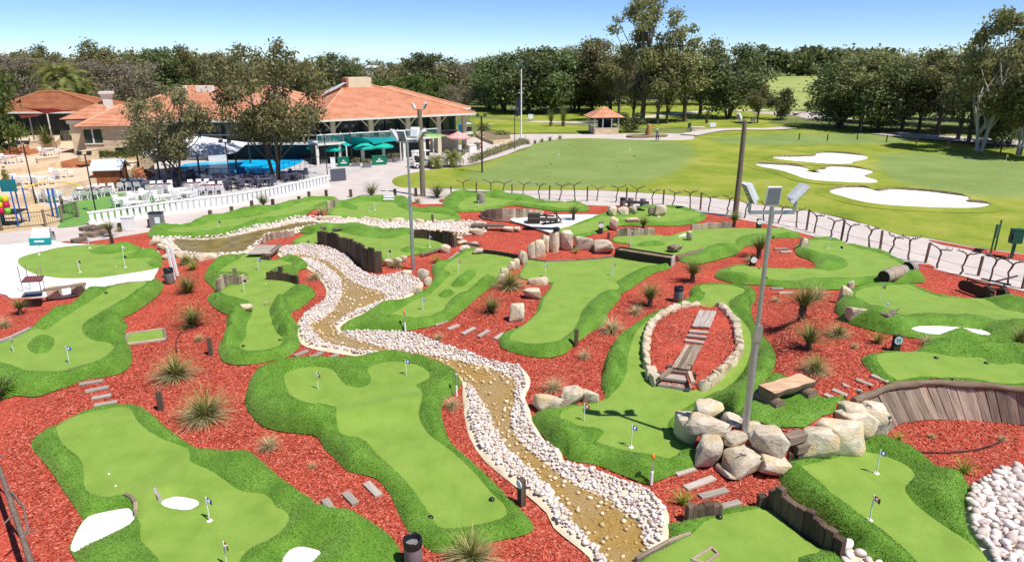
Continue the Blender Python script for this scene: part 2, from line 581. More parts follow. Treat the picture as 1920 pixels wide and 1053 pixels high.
# timber
def wood(name,light,dark,rnd=0.25,along=(1.0,14,14),rough=0.85):
    m,nt,b = newmat(name,rough,0.2)
    oi = _n(nt,'ShaderNodeObjectInfo')
    mp = _n(nt,'ShaderNodeMapping'); mp.inputs['Scale'].default_value = along
    tc = _n(nt,'ShaderNodeTexCoord')
    ad = _n(nt,'ShaderNodeVectorMath',operation='ADD')
    nt.links.new(tc.outputs['Object'],ad.inputs[0])
    cx = _n(nt,'ShaderNodeCombineXYZ')
    mu = _n(nt,'ShaderNodeMath',operation='MULTIPLY'); mu.inputs[1].default_value = 53.0
    nt.links.new(oi.outputs['Random'],mu.inputs[0])
    for k in range(3):nt.links.new(mu.outputs[0],cx.inputs[k])
    nt.links.new(cx.outputs[0],ad.inputs[1]); nt.links.new(ad.outputs[0],mp.inputs[0])
    f = noise(nt,mp.outputs[0],1.0,6,0.7)
    col = ramp(nt,f,[(0.3,dark),(0.7,light)])
    hs = _n(nt,'ShaderNodeHueSaturation')
    mr = _n(nt,'ShaderNodeMapRange'); mr.inputs[3].default_value = 1-rnd; mr.inputs[4].default_value = 1+rnd
    nt.links.new(oi.outputs['Random'],mr.inputs[0]); nt.links.new(mr.outputs[0],hs.inputs['Value']); nt.links.new(col,hs.inputs['Color'])
    nt.links.new(hs.outputs[0],b.inputs['Base Color'])
    bump(nt,b,f,0.6,0.02)
    return m
wood('sleeper',(.27,.20,.155),(.10,.07,.055),0.3)
wood('sleeper_up',(.165,.11,.08),(.05,.034,.026),0.4,(12,12,1.0))
wood('weathered_plank',(.48,.38,.29),(.17,.125,.095),0.45)
wood('grey_plank',(.48,.42,.37),(.26,.22,.19),0.22)
wood('dark_timber',(.06,.048,.04),(.022,.018,.015),0.2)
wood('log_bark',(.28,.20,.14),(.12,.085,.06),0.2)
wood('log_cut',(.66,.50,.32),(.42,.22,.14),0.1,(1.2,7,7))
wood('pole_wood',(.27,.22,.16),(.14,.11,.08),0.15,(10,10,0.8))
wood('vine_wood',(.22,.16,.13),(.09,.065,.055),0.2,(9,9,3))
wood('rust_post',(.17,.10,.075),(.08,.05,.04),0.25,(9,9,1.5))
wood('shed_board',(.36,.13,.045),(.24,.08,.03),0.15,(9,9,0.8))
wood('trunk_bark',(.17,.135,.105),(.06,.048,.04),0.2,(5,5,1.0))
wood('pale_bark',(.62,.57,.50),(.34,.29,.25),0.1,(4,4,1.0))
wood('barrel_wood',(.40,.32,.25),(.22,.17,.13),0.1,(12,12,1.0))

# built things
simple('galvanised',(.48,.50,.53),0.38,var=0.12,scale=5,metal=0.75,spec=0.5)
simple('lamp_white',(.78,.80,.82),0.45,var=0.05,spec=0.5)
simple('lamp_face',(.20,.21,.24),0.25,var=0.1,spec=0.5)
simple('black_metal',(.025,.025,.028),0.45,var=0.2,spec=0.4)
simple('black_rubber',(.012,.012,.013),0.35,var=0.1,spec=0.5)
simple('bin_grey',(.20,.19,.20),0.6,var=0.15,scale=9)
simple('white_paint',(.80,.79,.77),0.6,var=0.06,scale=2,spec=0.4)
simple('white_plastic',(.82,.81,.79),0.4,var=0.04,spec=0.5)
simple('sign_white',(.80,.84,.86),0.5,var=0.02)
simple('sign_ink',(.03,.035,.04),0.6,var=0.05)
simple('flag_blue',(.02,.08,.42),0.7,var=0.1)
simple('flag_red',(.45,.02,.03),0.7,var=0.1)
simple('flag_white',(.80,.80,.80),0.7,var=0.04)
simple('flag_dark',(.03,.035,.05),0.7,var=0.1)
simple('torch_orange',(.75,.22,.03),0.6,var=0.15)
simple('teal_sail',(.0,.34,.34),0.7,var=0.1,scale=1)
simple('umbrella_green',(.005,.40,.31),0.7,var=0.1,scale=1)
simple('umbrella_pink',(.62,.33,.32),0.7,var=0.1,scale=1)
simple('lime_sail',(.42,.60,.24),0.7,var=0.08,scale=1)
simple('red_sail',(.50,.05,.06),0.7,var=0.12,scale=1)
simple('grey_sail',(.55,.57,.62),0.75,var=0.06,scale=1)
simple('sign_green',(.005,.17,.09),0.5,var=0.08)
simple('golf_green_paint',(.01,.07,.04),0.45,var=0.15)
simple('teal_paint',(.0,.28,.27),0.5,var=0.08)
simple('chair_maroon',(.15,.05,.055),0.6,var=0.15,rnd=0.2)
simple('chair_slate',(.10,.10,.14),0.6,var=0.15,rnd=0.2)
simple('play_blue',(.015,.12,.50),0.45,var=0.08)
simple('play_yellow',(.80,.50,.02),0.45,var=0.06)
simple('play_red',(.55,.02,.10),0.45,var=0.06)
simple('play_green',(.20,.55,.06),0.45,var=0.06)
simple('play_teal',(.02,.20,.22),0.45,var=0.08)
simple('bin_blue',(.01,.20,.42),0.5,var=0.1)
simple('render_cream',(.62,.55,.40),0.85,var=0.08,scale=1.2)
simple('render_white',(.74,.70,.64),0.85,var=0.08,scale=1.2)
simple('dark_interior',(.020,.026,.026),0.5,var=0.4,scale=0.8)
simple('black_panel',(.008,.008,.008),0.5,var=0.2)
simple('orange_plastic',(.65,.10,.03),0.5,var=0.05)
simple('cone_red',(.60,.05,.03),0.5,var=0.05)
simple('hill_house_white',(.78,.78,.78),0.7,var=0.05)
simple('jeans',(.05,.07,.13),0.85,var=0.2,scale=9)
simple('shirt_blue',(.10,.27,.55),0.85,var=0.12,scale=9)
simple('skin',(.50,.30,.21),0.6,var=0.08)
simple('cap_white',(.75,.75,.75),0.8,var=0.05)
simple('carved_wood',(.42,.24,.08),0.7,var=0.25,scale=4)
simple('hose',(.05,.03,.03),0.6,var=0.15)
simple('cart_white',(.75,.75,.73),0.35,var=0.04,spec=0.5)
simple('rust_iron',(.075,.045,.035),0.8,var=0.4,scale=9,bmp=0.4)
simple('roof_metal',(.62,.66,.70),0.4,var=0.06,scale=2,metal=0.2)
m,nt,b = newmat('glass_rail',0.05,0.5)
b.inputs['Base Color'].default_value = (.02,.12,.13,1); b.inputs['Alpha'].default_value = 0.55
m,nt,b = newmat('window_glass',0.06,0.6)
v = coords(nt,'World')
nt.links.new(ramp(nt,noise(nt,v,0.35,3),[(0.35,(.010,.018,.018)),(0.7,(.035,.075,.075))]),b.inputs['Base Color'])
# terracotta roof: rows of tiles
def roof(name,a,b_,c_):
    m,nt,b = newmat(name,0.85,0.2)
    v = coords(nt,'World')
    n1 = noise(nt,v,0.7,5,0.7); n2 = noise(nt,v,7,3,0.7)
    col = ramp(nt,n1,[(0.3,a),(0.5,b_),(0.72,c_)])
    col = mix(nt,0.6,col,ramp(nt,n2,[(0.3,(.72,.72,.72)),(0.7,(1.15,1.12,1.1))]),'MULTIPLY')
    nt.links.new(col,b.inputs['Base Color'])
    return m
roof('roof_tile',(.54,.24,.135),(.65,.325,.20),(.73,.43,.30))
roof('roof_tile_old',(.30,.11,.055),(.40,.16,.08),(.46,.21,.12))
# limestone blocks
m,nt,b = newmat('limestone',0.9,0.15)
tc = coords(nt,'Object')
br = _n(nt,'ShaderNodeTexBrick')
mp = _n(nt,'ShaderNodeCombineXYZ')
sp_ = _n(nt,'ShaderNodeSeparateXYZ'); nt.links.new(tc,sp_.inputs[0])
s_ = _n(nt,'ShaderNodeMath',operation='ADD'); nt.links.new(sp_.outputs[0],s_.inputs[0]); nt.links.new(sp_.outputs[1],s_.inputs[1])
nt.links.new(s_.outputs[0],mp.inputs[0]); nt.links.new(sp_.outputs[2],mp.inputs[1])
nt.links.new(mp.outputs[0],br.inputs['Vector'])
br.inputs['Scale'].default_value = 1.0
br.inputs['Brick Width'].default_value = 0.9; br.inputs['Row Height'].default_value = 0.33
br.inputs['Mortar Size'].default_value = 0.012
br.inputs['Color1'].default_value = (.60,.47,.31,1); br.inputs['Color2'].default_value = (.70,.58,.42,1); br.inputs['Mortar'].default_value = (.44,.35,.24,1)
vs = noise(nt,tc,1.5,5,0.6)
nt.links.new(mix(nt,0.7,br.outputs['Color'],ramp(nt,vs,[(0.3,(.75,.72,.68)),(0.7,(1.1,1.08,1.05))]),'MULTIPLY'),b.inputs['Base Color'])
# foliage: clumps of lighter and darker leaves, some shift from tree to tree
def leaf(name,dark,mid,light,rnd=0.18,trans=0.38):
    m,nt,b = newmat(name,0.55,0.35)
    g = _n(nt,'ShaderNodeNewGeometry'); oi = _n(nt,'ShaderNodeObjectInfo')
    v = coords(nt,'Object')
    f = noise(nt,v,0.85,3)
    av = _n(nt,'ShaderNodeMath',operation='ADD')
    m1 = _n(nt,'ShaderNodeMath',operation='MULTIPLY'); m1.inputs[1].default_value = 0.32
    m2 = _n(nt,'ShaderNodeMath',operation='MULTIPLY'); m2.inputs[1].default_value = 0.68
    nt.links.new(g.outputs['Random Per Island'],m1.inputs[0]); nt.links.new(f,m2.inputs[0])
    nt.links.new(m1.outputs[0],av.inputs[0]); nt.links.new(m2.outputs[0],av.inputs[1])
    col = ramp(nt,av.outputs[0],[(0.15,dark),(0.48,mid),(0.85,light)])
    hs = _n(nt,'ShaderNodeHueSaturation')
    mr = _n(nt,'ShaderNodeMapRange'); mr.inputs[3].default_value = 1-rnd; mr.inputs[4].default_value = 1+rnd
    mh = _n(nt,'ShaderNodeMapRange'); mh.inputs[3].default_value = 0.485; mh.inputs[4].default_value = 0.515
    nt.links.new(oi.outputs['Random'],mr.inputs[0]); nt.links.new(mr.outputs[0],hs.inputs['Value'])
    nt.links.new(oi.outputs['Random'],mh.inputs[0]); nt.links.new(mh.outputs[0],hs.inputs['Hue'])
    nt.links.new(col,hs.inputs['Color'])
    nt.links.new(hs.outputs[0],b.inputs['Base Color'])
    tr = _n(nt,'ShaderNodeBsdfTranslucent'); nt.links.new(hs.outputs[0],tr.inputs[0])
    mx = _n(nt,'ShaderNodeMixShader'); mx.inputs[0].default_value = trans
    nt.links.new(b.outputs[0],mx.inputs[1]); nt.links.new(tr.outputs[0],mx.inputs[2])
    nt.links.new(mx.outputs[0],nt.nodes['Material Output'].inputs[0])
    return m
leaf('leaf_gum',(.095,.105,.038),(.215,.215,.08),(.37,.35,.155),0.25)
leaf('leaf_olive',(.125,.13,.055),(.265,.26,.115),(.43,.40,.21),0.22)
leaf('leaf_dark',(.058,.082,.03),(.135,.17,.062),(.25,.275,.105),0.28)
leaf('leaf_green',(.04,.075,.015),(.10,.16,.03),(.19,.25,.06))
leaf('leaf_grey',(.14,.11,.085),(.25,.20,.15),(.38,.32,.25))
leaf('leaf_palm',(.09,.11,.025),(.22,.24,.06),(.42,.40,.14))
M = MATS
# ------------------------------------------------------------------ the setting: ground, paving, lawns
mb = MB()
mb.add([(-2500,-60,-.06),(2500,-60,-.06),(2500,390,-.06),(-2500,390,-.06),(2800,3600,-72),(-2800,3600,-72)],[(0,1,2,3),(3,2,4,5)])
mb.build('ground',M['ground'],kind='structure')

def px(pts,n=3,closed=True):return wpoly(pts,n,False,closed)
# forecourt and road
sheet('road',px([(-260,480),(-200,432),(0,428),(167,419),(330,395),(480,372),(600,345),(640,336),(665,322),(700,312),(760,300),
    (860,296),(872,280),(872,262),(900,255),(960,252),(1000,251),(1100,251),(1190,250),(1290,251),(1300,262),(1200,266),(1100,264),(1000,272),(950,290),
    (890,306),(800,322),(745,336),(740,346),(800,352),(960,356),(1110,355),(1260,364),(1385,376),(1515,394),(1640,424),(1740,445),(1920,474),(2200,520),(2300,640),
    (1920,545),(1640,475),(1440,420),(1235,390),(900,380),(600,390),(480,405),(275,435),(100,462),(-260,500)],2),-.02,M['path'],None,False)

# lawn sheets with a mown attribute
G1 = px([(870,332),(930,306),(975,285),(1010,266),(1100,260),(1210,260),(1285,270),(1300,290),(1270,320),(1200,343),(1100,350),(960,350)])
G2 = px([(1640,292),(1700,287),(1800,290),(1920,305),(2000,330),(1990,390),(1920,372),(1800,365),(1700,345),(1650,320)])
G3 = px([(1330,262),(1440,252),(1560,250),(1700,256),(1690,268),(1560,270),(1420,272)])
def lawn(name,pts,z,step,greens=(),keep=True):
    poly = px(pts,3)
    g = gridpts(poly,step)
    V,F = cdt([poly],g)
    F = ccw(F,V)
    me = npmesh(name,np.column_stack([V,np.full(len(V),z)+0.04*nz(V[:,0],V[:,1],0.12)*np.minimum(1,dist(poly,V[:,0],V[:,1])/3)]),F,M['lawn'],True)
    mow = np.zeros(len(V))
    for q in greens:
        s = np.where(inside(q,V[:,0],V[:,1]),1,-1)*dist(q,V[:,0],V[:,1])
        mow = np.maximum(mow,np.clip(0.5+s/1.6,0,1))
    a = me.attributes.new('mow','FLOAT','POINT')
    a.data.foreach_set('value',mow.astype(np.float32))
    return link(name,me,kind='structure')
lawn('lawn',[(735,340),(745,349),(770,352),(837,353),(960,357),(1035,356),(1110,356),(1185,360),(1260,365),(1335,371),(1385,377),(1440,386),(1515,395),
    (1590,410),(1640,425),(1690,440),(1740,446),(1840,465),(1920,475),(2150,515),(2500,360),(2200,300),(1920,282),(1800,268),(1700,252),(1600,240),(1440,232),(1330,238),
    (1302,252),(1295,262),(1200,262),(1100,259),(1040,262),(1000,270),(985,280),(930,298),(885,313),(830,315),(780,323),(745,331)],0.0,0.9,(G1,G2,G3))
lawn('fairway',[(880,214),(960,221),(1000,226),(1100,232),(1150,236),(1220,240),(1300,238),(1440,230),(1440,205),(1330,192),(1200,192),(1100,200),(1000,206),(900,206)],-.03,4.0)
lawn('flagpole_lawn',[(880,222),(960,226),(1040,232),(1100,238),(1170,243),(1180,249),(1100,249),(1000,249),(962,250),(920,242),(890,232)],0.0,2.0)
sheet('hill_fairway',px([(1440,150),(1460,144),(1500,142),(1550,145),(1560,152),(1548,165),(1535,182),(1525,198),(1500,205),(1470,205),(1440,190)]),0.0,M['far_fairway'],None,False)
# garden paths on the far lawns
def ribbon(name,pts,wd,z,mat,kind='structure'):
    c = px(pts,4,False)
    t = np.gradient(c,axis=0); t /= np.linalg.norm(t,axis=1)[:,None]
    nrm = np.stack([-t[:,1],t[:,0]],1)
    V = np.concatenate([c+nrm*wd/2,c-nrm*wd/2])
    n = len(c)
    F = np.array([(i,i+1,n+i+1,n+i) for i in range(n-1)])[:,::-1]
    return link(name,npmesh(name,np.column_stack([V,np.full(len(V),z)]),F,mat),kind=kind)
ribbon('path',[(905,232),(960,229),(1010,228),(1100,229),(1180,222),(1260,214),(1330,208),(1440,206)],3.2,-.015,M['path'])
ribbon('path',[(1290,254),(1340,245),(1390,243),(1440,243),(1480,240)],3.0,0.12,M['path'])
ribbon('path',[(1660,250),(1720,256),(1800,262),(1880,268),(2000,276)],7.0,0.12,M['path'])
ribbon('path',[(1440,214),(1480,212),(1520,214),(1560,224)],9.0,-.01,M['paving'])
# golf bunkers: sand hollow with a turf lip standing over its far side
def bunker(pts,label):
    poly = px(pts,3)
    c = poly.mean(0)
    t = thing('sand_bunker',label,'bunker',(c[0],c[1],0.05))
    V,F = cdt([poly],gridpts(poly,0.7))
    F = ccw(F,V)
    d = dist(poly,V[:,0],V[:,1])
    z = 0.13-0.08*np.clip(d/1.2,0,1)+0.03*nz(V[:,0],V[:,1],0.6)
    link('sand',npmesh('sand',np.column_stack([V-c,z-0.05]),F,M['bunker_sand'],True),t)
    n = len(poly)
    tn = np.roll(poly,-1,0)-np.roll(poly,1,0)
    tn /= np.linalg.norm(tn,axis=1)[:,None]
    area = np.sum(poly[:,0]*np.roll(poly[:,1],-1)-np.roll(poly[:,0],-1)*poly[:,1])
    nr = np.stack([tn[:,1],-tn[:,0]],1)*(1 if area > 0 else-1)
    k = np.clip(nr[:,1]*1.3,0,1)
    rng = np.random.RandomState(3)
    rim = poly+nr*rng.uniform(0,.12,n)[:,None]
    out = poly+nr*1.3
    a = np.column_stack([poly-c,np.full(n,0.03)]); b_ = np.column_stack([rim-c,0.1+0.2*k]); o_ = np.column_stack([out-c,np.full(n,-0.03)])
    ring = lambda A,B:(np.concatenate([A,B]),np.array([(i,(i+1) % n,n+(i+1) % n,n+i) for i in range(n)]))
    v1,f1 = ring(a,b_); v2,f2 = ring(b_,o_)
    link('soil_face',npmesh('soil_face',v1,f1,M['soil']),t)
    me = npmesh('turf_lip',v2,f2,M['lawn'],True)
    me.attributes.new('mow','FLOAT','POINT')
    link('turf_lip',me,t)
bunker([(1450,297),(1500,296),(1527,295),(1530,291),(1540,289),(1565,289),(1602,292),(1626,296),(1622,301),(1600,305),(1595,309),(1552,309),(1502,305),(1465,301)],'farthest white sand bunker, a thin sliver on the lawn')
bunker([(1417,310),(1452,311),(1500,315),(1517,320),(1525,326),(1535,321),(1547,320),(1550,316),(1570,315),(1602,317),(1637,324),(1620,332),(1640,339),(1644,344),(1615,345),(1540,341),(1510,337),(1487,329),(1462,321),(1430,315)],'middle white sand bunker notched by a grass tongue')
bunker([(1555,362),(1572,356),(1602,354),(1625,355),(1647,361),(1672,358),(1715,360),(1765,365),(1815,372),(1810,380),(1840,384),(1855,387),(1827,392),(1765,392),(1665,387),(1615,380),(1577,370)],'nearest and largest white sand bunker, close to the path')

# ------------------------------------------------------------------ mulch garden bed
BED = px([(-420,640),(-260,520),(0,475),(100,450),(140,442),(180,432),(275,427),(342,420),(380,412),(480,392),(530,380),(575,372),(630,370),(695,370),(762,369),(805,366),(837,366),
    (900,367),(997,371),(1085,374),(1165,377),(1235,381),(1310,390),(1372,397),(1440,405),(1515,422),(1590,442),(1647,457),(1715,477),(1765,492),(1840,510),(1920,527),(2100,575),(2500,700),
    (2600,1000),(2200,1300),(900,1400),(-400,1300),(-700,900)],2)
pts = gridpts(BED,0.6,1)
ex = np.arange(3.5,24,0.3)
strip = np.array([(x,edge_y(x)+o) for x in ex for o in (-.6,-.25,-.1,.05,.15,.4,.8,1.3)])
strip = strip[inside(BED,strip[:,0],strip[:,1])]
V,F = cdt([BED],np.concatenate([pts,strip]))
F = ccw(F,V)
BEDZ = lambda X,Y:Ev(X,Y)+0.045*nz(X,Y,0.45,4.0)*np.minimum(1,dist(BED,X,Y)/2)
bed = link('mulch_bed',npmesh('mulch_bed',np.column_stack([V,BEDZ(V[:,0],V[:,1])-0.03]),F,M['mulch'],True),kind='structure')

# concrete pads
def slab(name,pts,h,mat,n=3,top=0.0,kind='structure',parent=None):
    poly = px(pts,n)
    b_ = MB().prism([tuple(p) for p in poly],-.02,h)
    return b_.build(name,mat,parent,kind=kind)
slab('concrete_pad',[(-200,500),(-60,466),(0,461),(67,455),(100,450),(112,456),(165,459),(215,461),(265,466),(297,472),(300,490),(297,505),(290,518),(284,527),(237,529),(182,541),(164,545),(100,556),(36,559),(18,559),(0,551),(-100,548),(-260,560)],.05,M['white_concrete'])
slab('concrete_pad',[(956,412),(972,408),(995,405),(1030,404),(1070,403),(1128,404),(1100,415),(1060,426),(1036,434),(1031,437),(1005,428),(975,420)],.05,M['white_concrete'],2)
slab('concrete_pad',[(298,427),(352,419),(345,422),(330,428)],.05,M['white_concrete'],1)

# ------------------------------------------------------------------ mini golf holes
HOLES = []
ALLTURF = []
rngB = np.random.RandomState(11)
def hole(label,outer,inner=(),A=0.3,step=0.2,patches=(),sand=(),blade=0,zg=0.13,edge=0.42,und=0.07,group=None,ridge=None):
    A = (.28 if A >= .4 else A)*1.2
    O = wpoly(outer,3)
    ins = [wpoly(inner,3)] if len(inner) else []
    pa = [(wpoly(p,3),h) for p,h in patches]
    sa = [wpoly(p,3) for p in sand]
    c = O.mean(0)
    c = np.array([c[0],c[1],E(c[0],c[1])])
    ALLTURF.append(O)
    V,F = cdt([O]+ins+[p for p,h in pa]+sa,gridpts(O,step,5))
    F = ccw(F,V)
    X,Y = V[:,0],V[:,1]
    do = dist(O,X,Y)
    do[~inside(O,X,Y)] = 0
    if ins:
        di = dist(ins[0],X,Y); ing = inside(ins[0],X,Y)
        di[ing] = 0
    else:
        di = np.full(len(X),1.2); ing = np.zeros(len(X),bool)
    q = np.clip(do/edge,0,1)
    ed = np.sqrt(np.clip(1-(1-q) ** 2,0,1))
    t = do/np.maximum(do+di,1e-6)
    wid = np.clip((do+di)/1.3,0,1.0) if ins else np.clip(do/1.5,0,1)*.4
    lump = 1.0+0.85*nz(X,Y,0.5,7.0)+0.25*nz(X,Y,1.5,2.0)
    ber = A*wid*np.sin(pi*np.clip(t,0,1) ** 0.75)*np.clip(lump,0.25,2)
    if ins:ber[ing] = 0
    for p in sa:ber *= np.clip(dist(p,X,Y)/.9,.12,1)
    Z = ed*(zg+ber+und*nz(X,Y,0.35,9.0)*(1 if ins else .5))+0.03*nz(X,Y,2.6,1.0)*(~ing)
    for p,h in pa:
        m_ = inside(p,X,Y)
        d_ = dist(p,X,Y)*m_
        r_ = max(d_.max(),0.05)
        Z += h*np.sin(np.clip(d_/r_,0,1)*pi/2)
    if ridge:
        (ra,rb),rh,rw_ = ridge
        ra,rb = np.array(G(*ra)[:2]),np.array(G(*rb)[:2])
        ab = (rb-ra)/np.linalg.norm(rb-ra)
        dd = (X-ra[0])*-ab[1]+(Y-ra[1])*ab[0]
        Z += rh*np.exp(-(dd/rw_) ** 2)*ed+rh*.5/(1+np.exp(-dd/.3))*ed
    for p in sa:
        m_ = inside(p,X,Y)
        d_ = dist(p,X,Y)*m_
        dd_ = dist(p,X,Y); m_ |= dd_ < 2e-3
        k = np.where(m_,0,1-np.exp(-dd_/.14))*np.clip(1.5-do*0,0,1)
        Z = .03*(1-k)+(Z+.09*np.exp(-(dd_/.7) ** 2)*ed)*k
    Z = np.maximum(Z,0.012)+Ev(X,Y)
    C3 = V[F].mean(1)
    cls = np.zeros(len(F),int)
    if ins:cls[inside(ins[0],C3[:,0],C3[:,1])] = 1
    for p,h in pa:cls[inside(p,C3[:,0],C3[:,1])] = 0
    for i,p in enumerate(sa):cls[inside(p,C3[:,0],C3[:,1])] = 2+i
    P3 = np.column_stack([X,Y,Z])
    th = thing('golf_hole',label,'putting green',tuple(c),group=group)
    for k,(nm,mt) in enumerate((('fringe','fringe_turf'),('putting_surface','putting_turf'))+(('sand','white_sand'),)*len(sa)):
        f = F[cls == k]
        if not len(f):continue
        u,inv = np.unique(f,return_inverse=True)
        part = link(nm,npmesh(nm,P3[u]-c,inv.reshape(f.shape),M[mt],True),th)
        if k == 0 and blade:
            a,b_,d_ = P3[f[:,0]],P3[f[:,1]],P3[f[:,2]]
            ar = np.linalg.norm(np.cross(b_-a,d_-a),axis=1)/2
            n = int(ar.sum()*blade)
            i = rngB.choice(len(f),n,p=ar/ar.sum())
            r1,r2 = rngB.rand(n,1),rngB.rand(n,1)
            s = np.sqrt(r1)
            p = (1-s)*a[i]+s*(1-r2)*b_[i]+s*r2*d_[i]
            an = rngB.uniform(0,2*pi,n); ln = rngB.uniform(.03,.065,n); wd = rngB.uniform(.006,.013,n)
            dr = np.column_stack([np.cos(an),np.sin(an),np.zeros(n)])
            sd_ = np.column_stack([-np.sin(an),np.cos(an),np.zeros(n)])*wd[:,None]
            tip = p+dr*(ln*rngB.uniform(.2,.9,n))[:,None]+np.array([0,0,1])*(ln*.8)[:,None]
            Vb = np.stack([p-sd_,p+sd_,tip],1).reshape(-1,3)-c
            Fb = np.arange(3*n).reshape(-1,3)
            tp = link('turf_pile',npmesh('turf_pile',Vb,Fb,M['turf_fibre']),part,kind='stuff')
    HOLES.append((th,O))
    return th

hA = hole('large foreground turf hole at the lower left, with three white sand traps',[(58,834),(75,815),(110,795),(150,775),(200,762),(245,760),(270,768),(290,783),(315,805),(350,830),(378,843),(420,850),(455,857),(480,861),(505,880),(536,905),(572,932),(588,941),(613,966),
    (636,973),(669,976),(697,985),(725,999),(741,1016),(750,1035),(745,1075),(640,1130),(400,1160),(150,1140),(144,1060),(135,1038),(131,1027),(142,999),(156,975),(152,968),(120,921),(97,885),(72,855)],
    [(107,802),(125,788),(167,777),(222,768),(245,771),(257,791),(275,810),(314,832),(353,846),(359,871),(389,885),(417,902),(434,916),(456,927),(480,930),(498,934),(511,944),(519,957),(536,966),(543,980),(530,1005),
     (505,1022),(480,1032),(455,1050),(440,1085),(400,1120),(320,1110),(298,1055),(267,1021),(266,996),(258,974),(256,952),(236,938),(206,942),(178,938),(161,921),(159,893),(152,866),(122,841),(110,818)],
    0.36,0.16,sand=[[(133,1027),(140,1035),(150,1031),(172,1023),(200,1010),(231,994),(253,974),(245,958),(236,955),(206,959),(172,967),(158,977),(144,999)],
                      [(302,942),(320,934),(337,932),(367,938),(373,945),(365,953),(345,957),(314,952)],[(530,1052),(540,1036),(550,1029),(569,1026),(597,1033),(600,1040),(585,1055),(560,1070),(540,1068)]],blade=650)
hB = hole('two-lobed foreground turf hole sloping down beside the stream',[(462,738),(470,722),(490,706),(520,692),(560,685),(600,682),(640,682),(667,680),(702,674),(730,672),(760,673),(800,680),(835,691),(862,710),(864,718),(860,730),(845,742),(833,752),(828,774),(832,796),
    (847,832),(881,863),(906,885),(936,916),(960,941),(985,965),(1000,985),(998,995),(975,1005),(940,1012),(900,1022),(860,1032),(830,1036),(811,1034),(792,1021),(769,999),(753,974),(739,944),(728,921),(703,896),(658,885),(644,877),(625,857),(608,841),(597,821),
    (577,814),(536,810),(508,804),(488,796),(470,777),(460,758)],
    [(535,712),(545,705),(567,699),(595,696),(620,700),(632,710),(640,722),(650,732),(667,736),(685,734),(696,724),(695,712),(689,702),(700,693),(720,689),(745,687),(775,691),(797,700),(806,710),(802,720),(790,727),(781,733),(790,745),(793,760),(786,779),(789,796),(808,824),
     (850,855),(889,891),(922,930),(945,952),(950,966),(947,974),(925,983),(883,994),(842,999),(822,994),(808,974),(789,944),(769,916),(744,891),(719,869),(700,849),(686,832),(658,827),(639,818),(632,799),(633,782),(625,778),(602,777),(575,768),(562,760),(547,750),(536,730)],0.34,0.15,blade=650,und=0.08,ridge=(((632,792),(800,758)),.2,.55))
hC = hole('turf hole at the left edge with a dark grass hump in its middle',[(307,535),(300,531),(272,529),(225,534),(195,541),(172,546),(160,552),(145,565),(125,582),(100,592),(75,607),(57,619),(25,635),(0,645),(-60,672),(-110,720),(-60,755),(0,749),(32,742),(65,744),(95,735),(140,720),(160,712),
    (200,706),(232,697),(247,680),(247,662),(240,640),(235,625),(239,610),(230,597),(250,587),(280,567),(300,550)],
    [(272,531),(277,537),(265,547),(240,560),(232,570),(212,582),(175,600),(160,610),(155,620),(160,632),(175,642),(195,645),(207,647),(215,655),(207,667),(190,680),(187,687),(130,704),(87,705),(50,700),(12,686),(-30,682),(-60,690),(-50,672),(0,648),(25,638),(60,623),(90,622),(112,607),(142,587),(162,575),(182,562),(197,550),
     (212,540),(250,532)],0.34,0.17,patches=[([(52,655),(60,645),(75,638),(95,636),(104,642),(100,656),(88,667),(66,668)],0.25)],blade=500)
hD = hole('turf hole with two timber palisades and lumpy grass mounds along its sides',[(443,482),(460,478),(490,478),(507,489),(531,486),(549,484),(568,490),(580,499),(575,503),(562,506),(560,511),(556,522),(560,535),(580,538),(592,551),(580,564),(562,579),(551,582),(545,590),(555,605),(562,615),(558,627),
    (562,640),(562,650),(550,662),(530,672),(500,678),(480,682),(455,684),(430,682),(414,672),(410,650),(420,632),(425,615),(424,600),(430,592),(420,587),(400,575),(389,562),(395,553),(408,550),(400,540),(387,528),(383,517),(394,502),(416,489)],
    [(460,480),(490,480),(507,490),(525,491),(543,495),(547,500),(540,507),(516,509),(503,513),(503,528),(525,528),(543,533),(554,537),(543,546),(525,559),(518,566),(510,575),(505,587),(512,610),(517,625),(530,640),(525,652),(505,660),(480,664),(462,662),(450,655),(455,645),(462,632),(463,612),(472,595),(473,582),(467,569),
     (445,562),(421,555),(416,548),(434,540),(463,531),(465,517),(452,514),(420,517),(413,513),(425,502),(445,491)],0.26,0.14,blade=420,
    patches=[([(427,598),(440,590),(458,591),(466,598),(460,606),(440,610),(428,606)],.42),([(424,622),(434,612),(455,610),(460,620),(452,630),(432,632)],.42),([(416,645),(426,634),(448,632),(452,642),(440,652),(420,655)],.42),
             ([(506,588),(520,577),(540,580),(543,592),(530,599),(512,597)],.42),([(510,608),(522,600),(548,600),(553,612),(540,618),(518,618)],.42),([(520,630),(530,620),(552,622),(556,634),(540,640)],.42)])
hE = hole('round practice putting green ringed by white concrete',[(31,492),(40,482),(73,473),(109,465),(155,460),(175,459),(215,460),(265,465),(274,471),(295,472),(304,482),(304,492),(298,504),(237,515),(182,523),(128,524),(91,521),(64,516),(42,505)],
    [(32,492),(41,482.5),(73,473.5),(109,465.7),(155,461),(188,460.5),(205,462),(168,472),(178,477),(205,478),(230,474),(258,471),(262,475),(240,481),(212,486),(222,489),(250,487),(280,486),(286,490),(275,496),(283,502),(285,506),(237,514.4),(182,522.3),(128,523.3),(91,520.3),(64,515.3),(43,504.5)],0.3,0.3,zg=0.1)
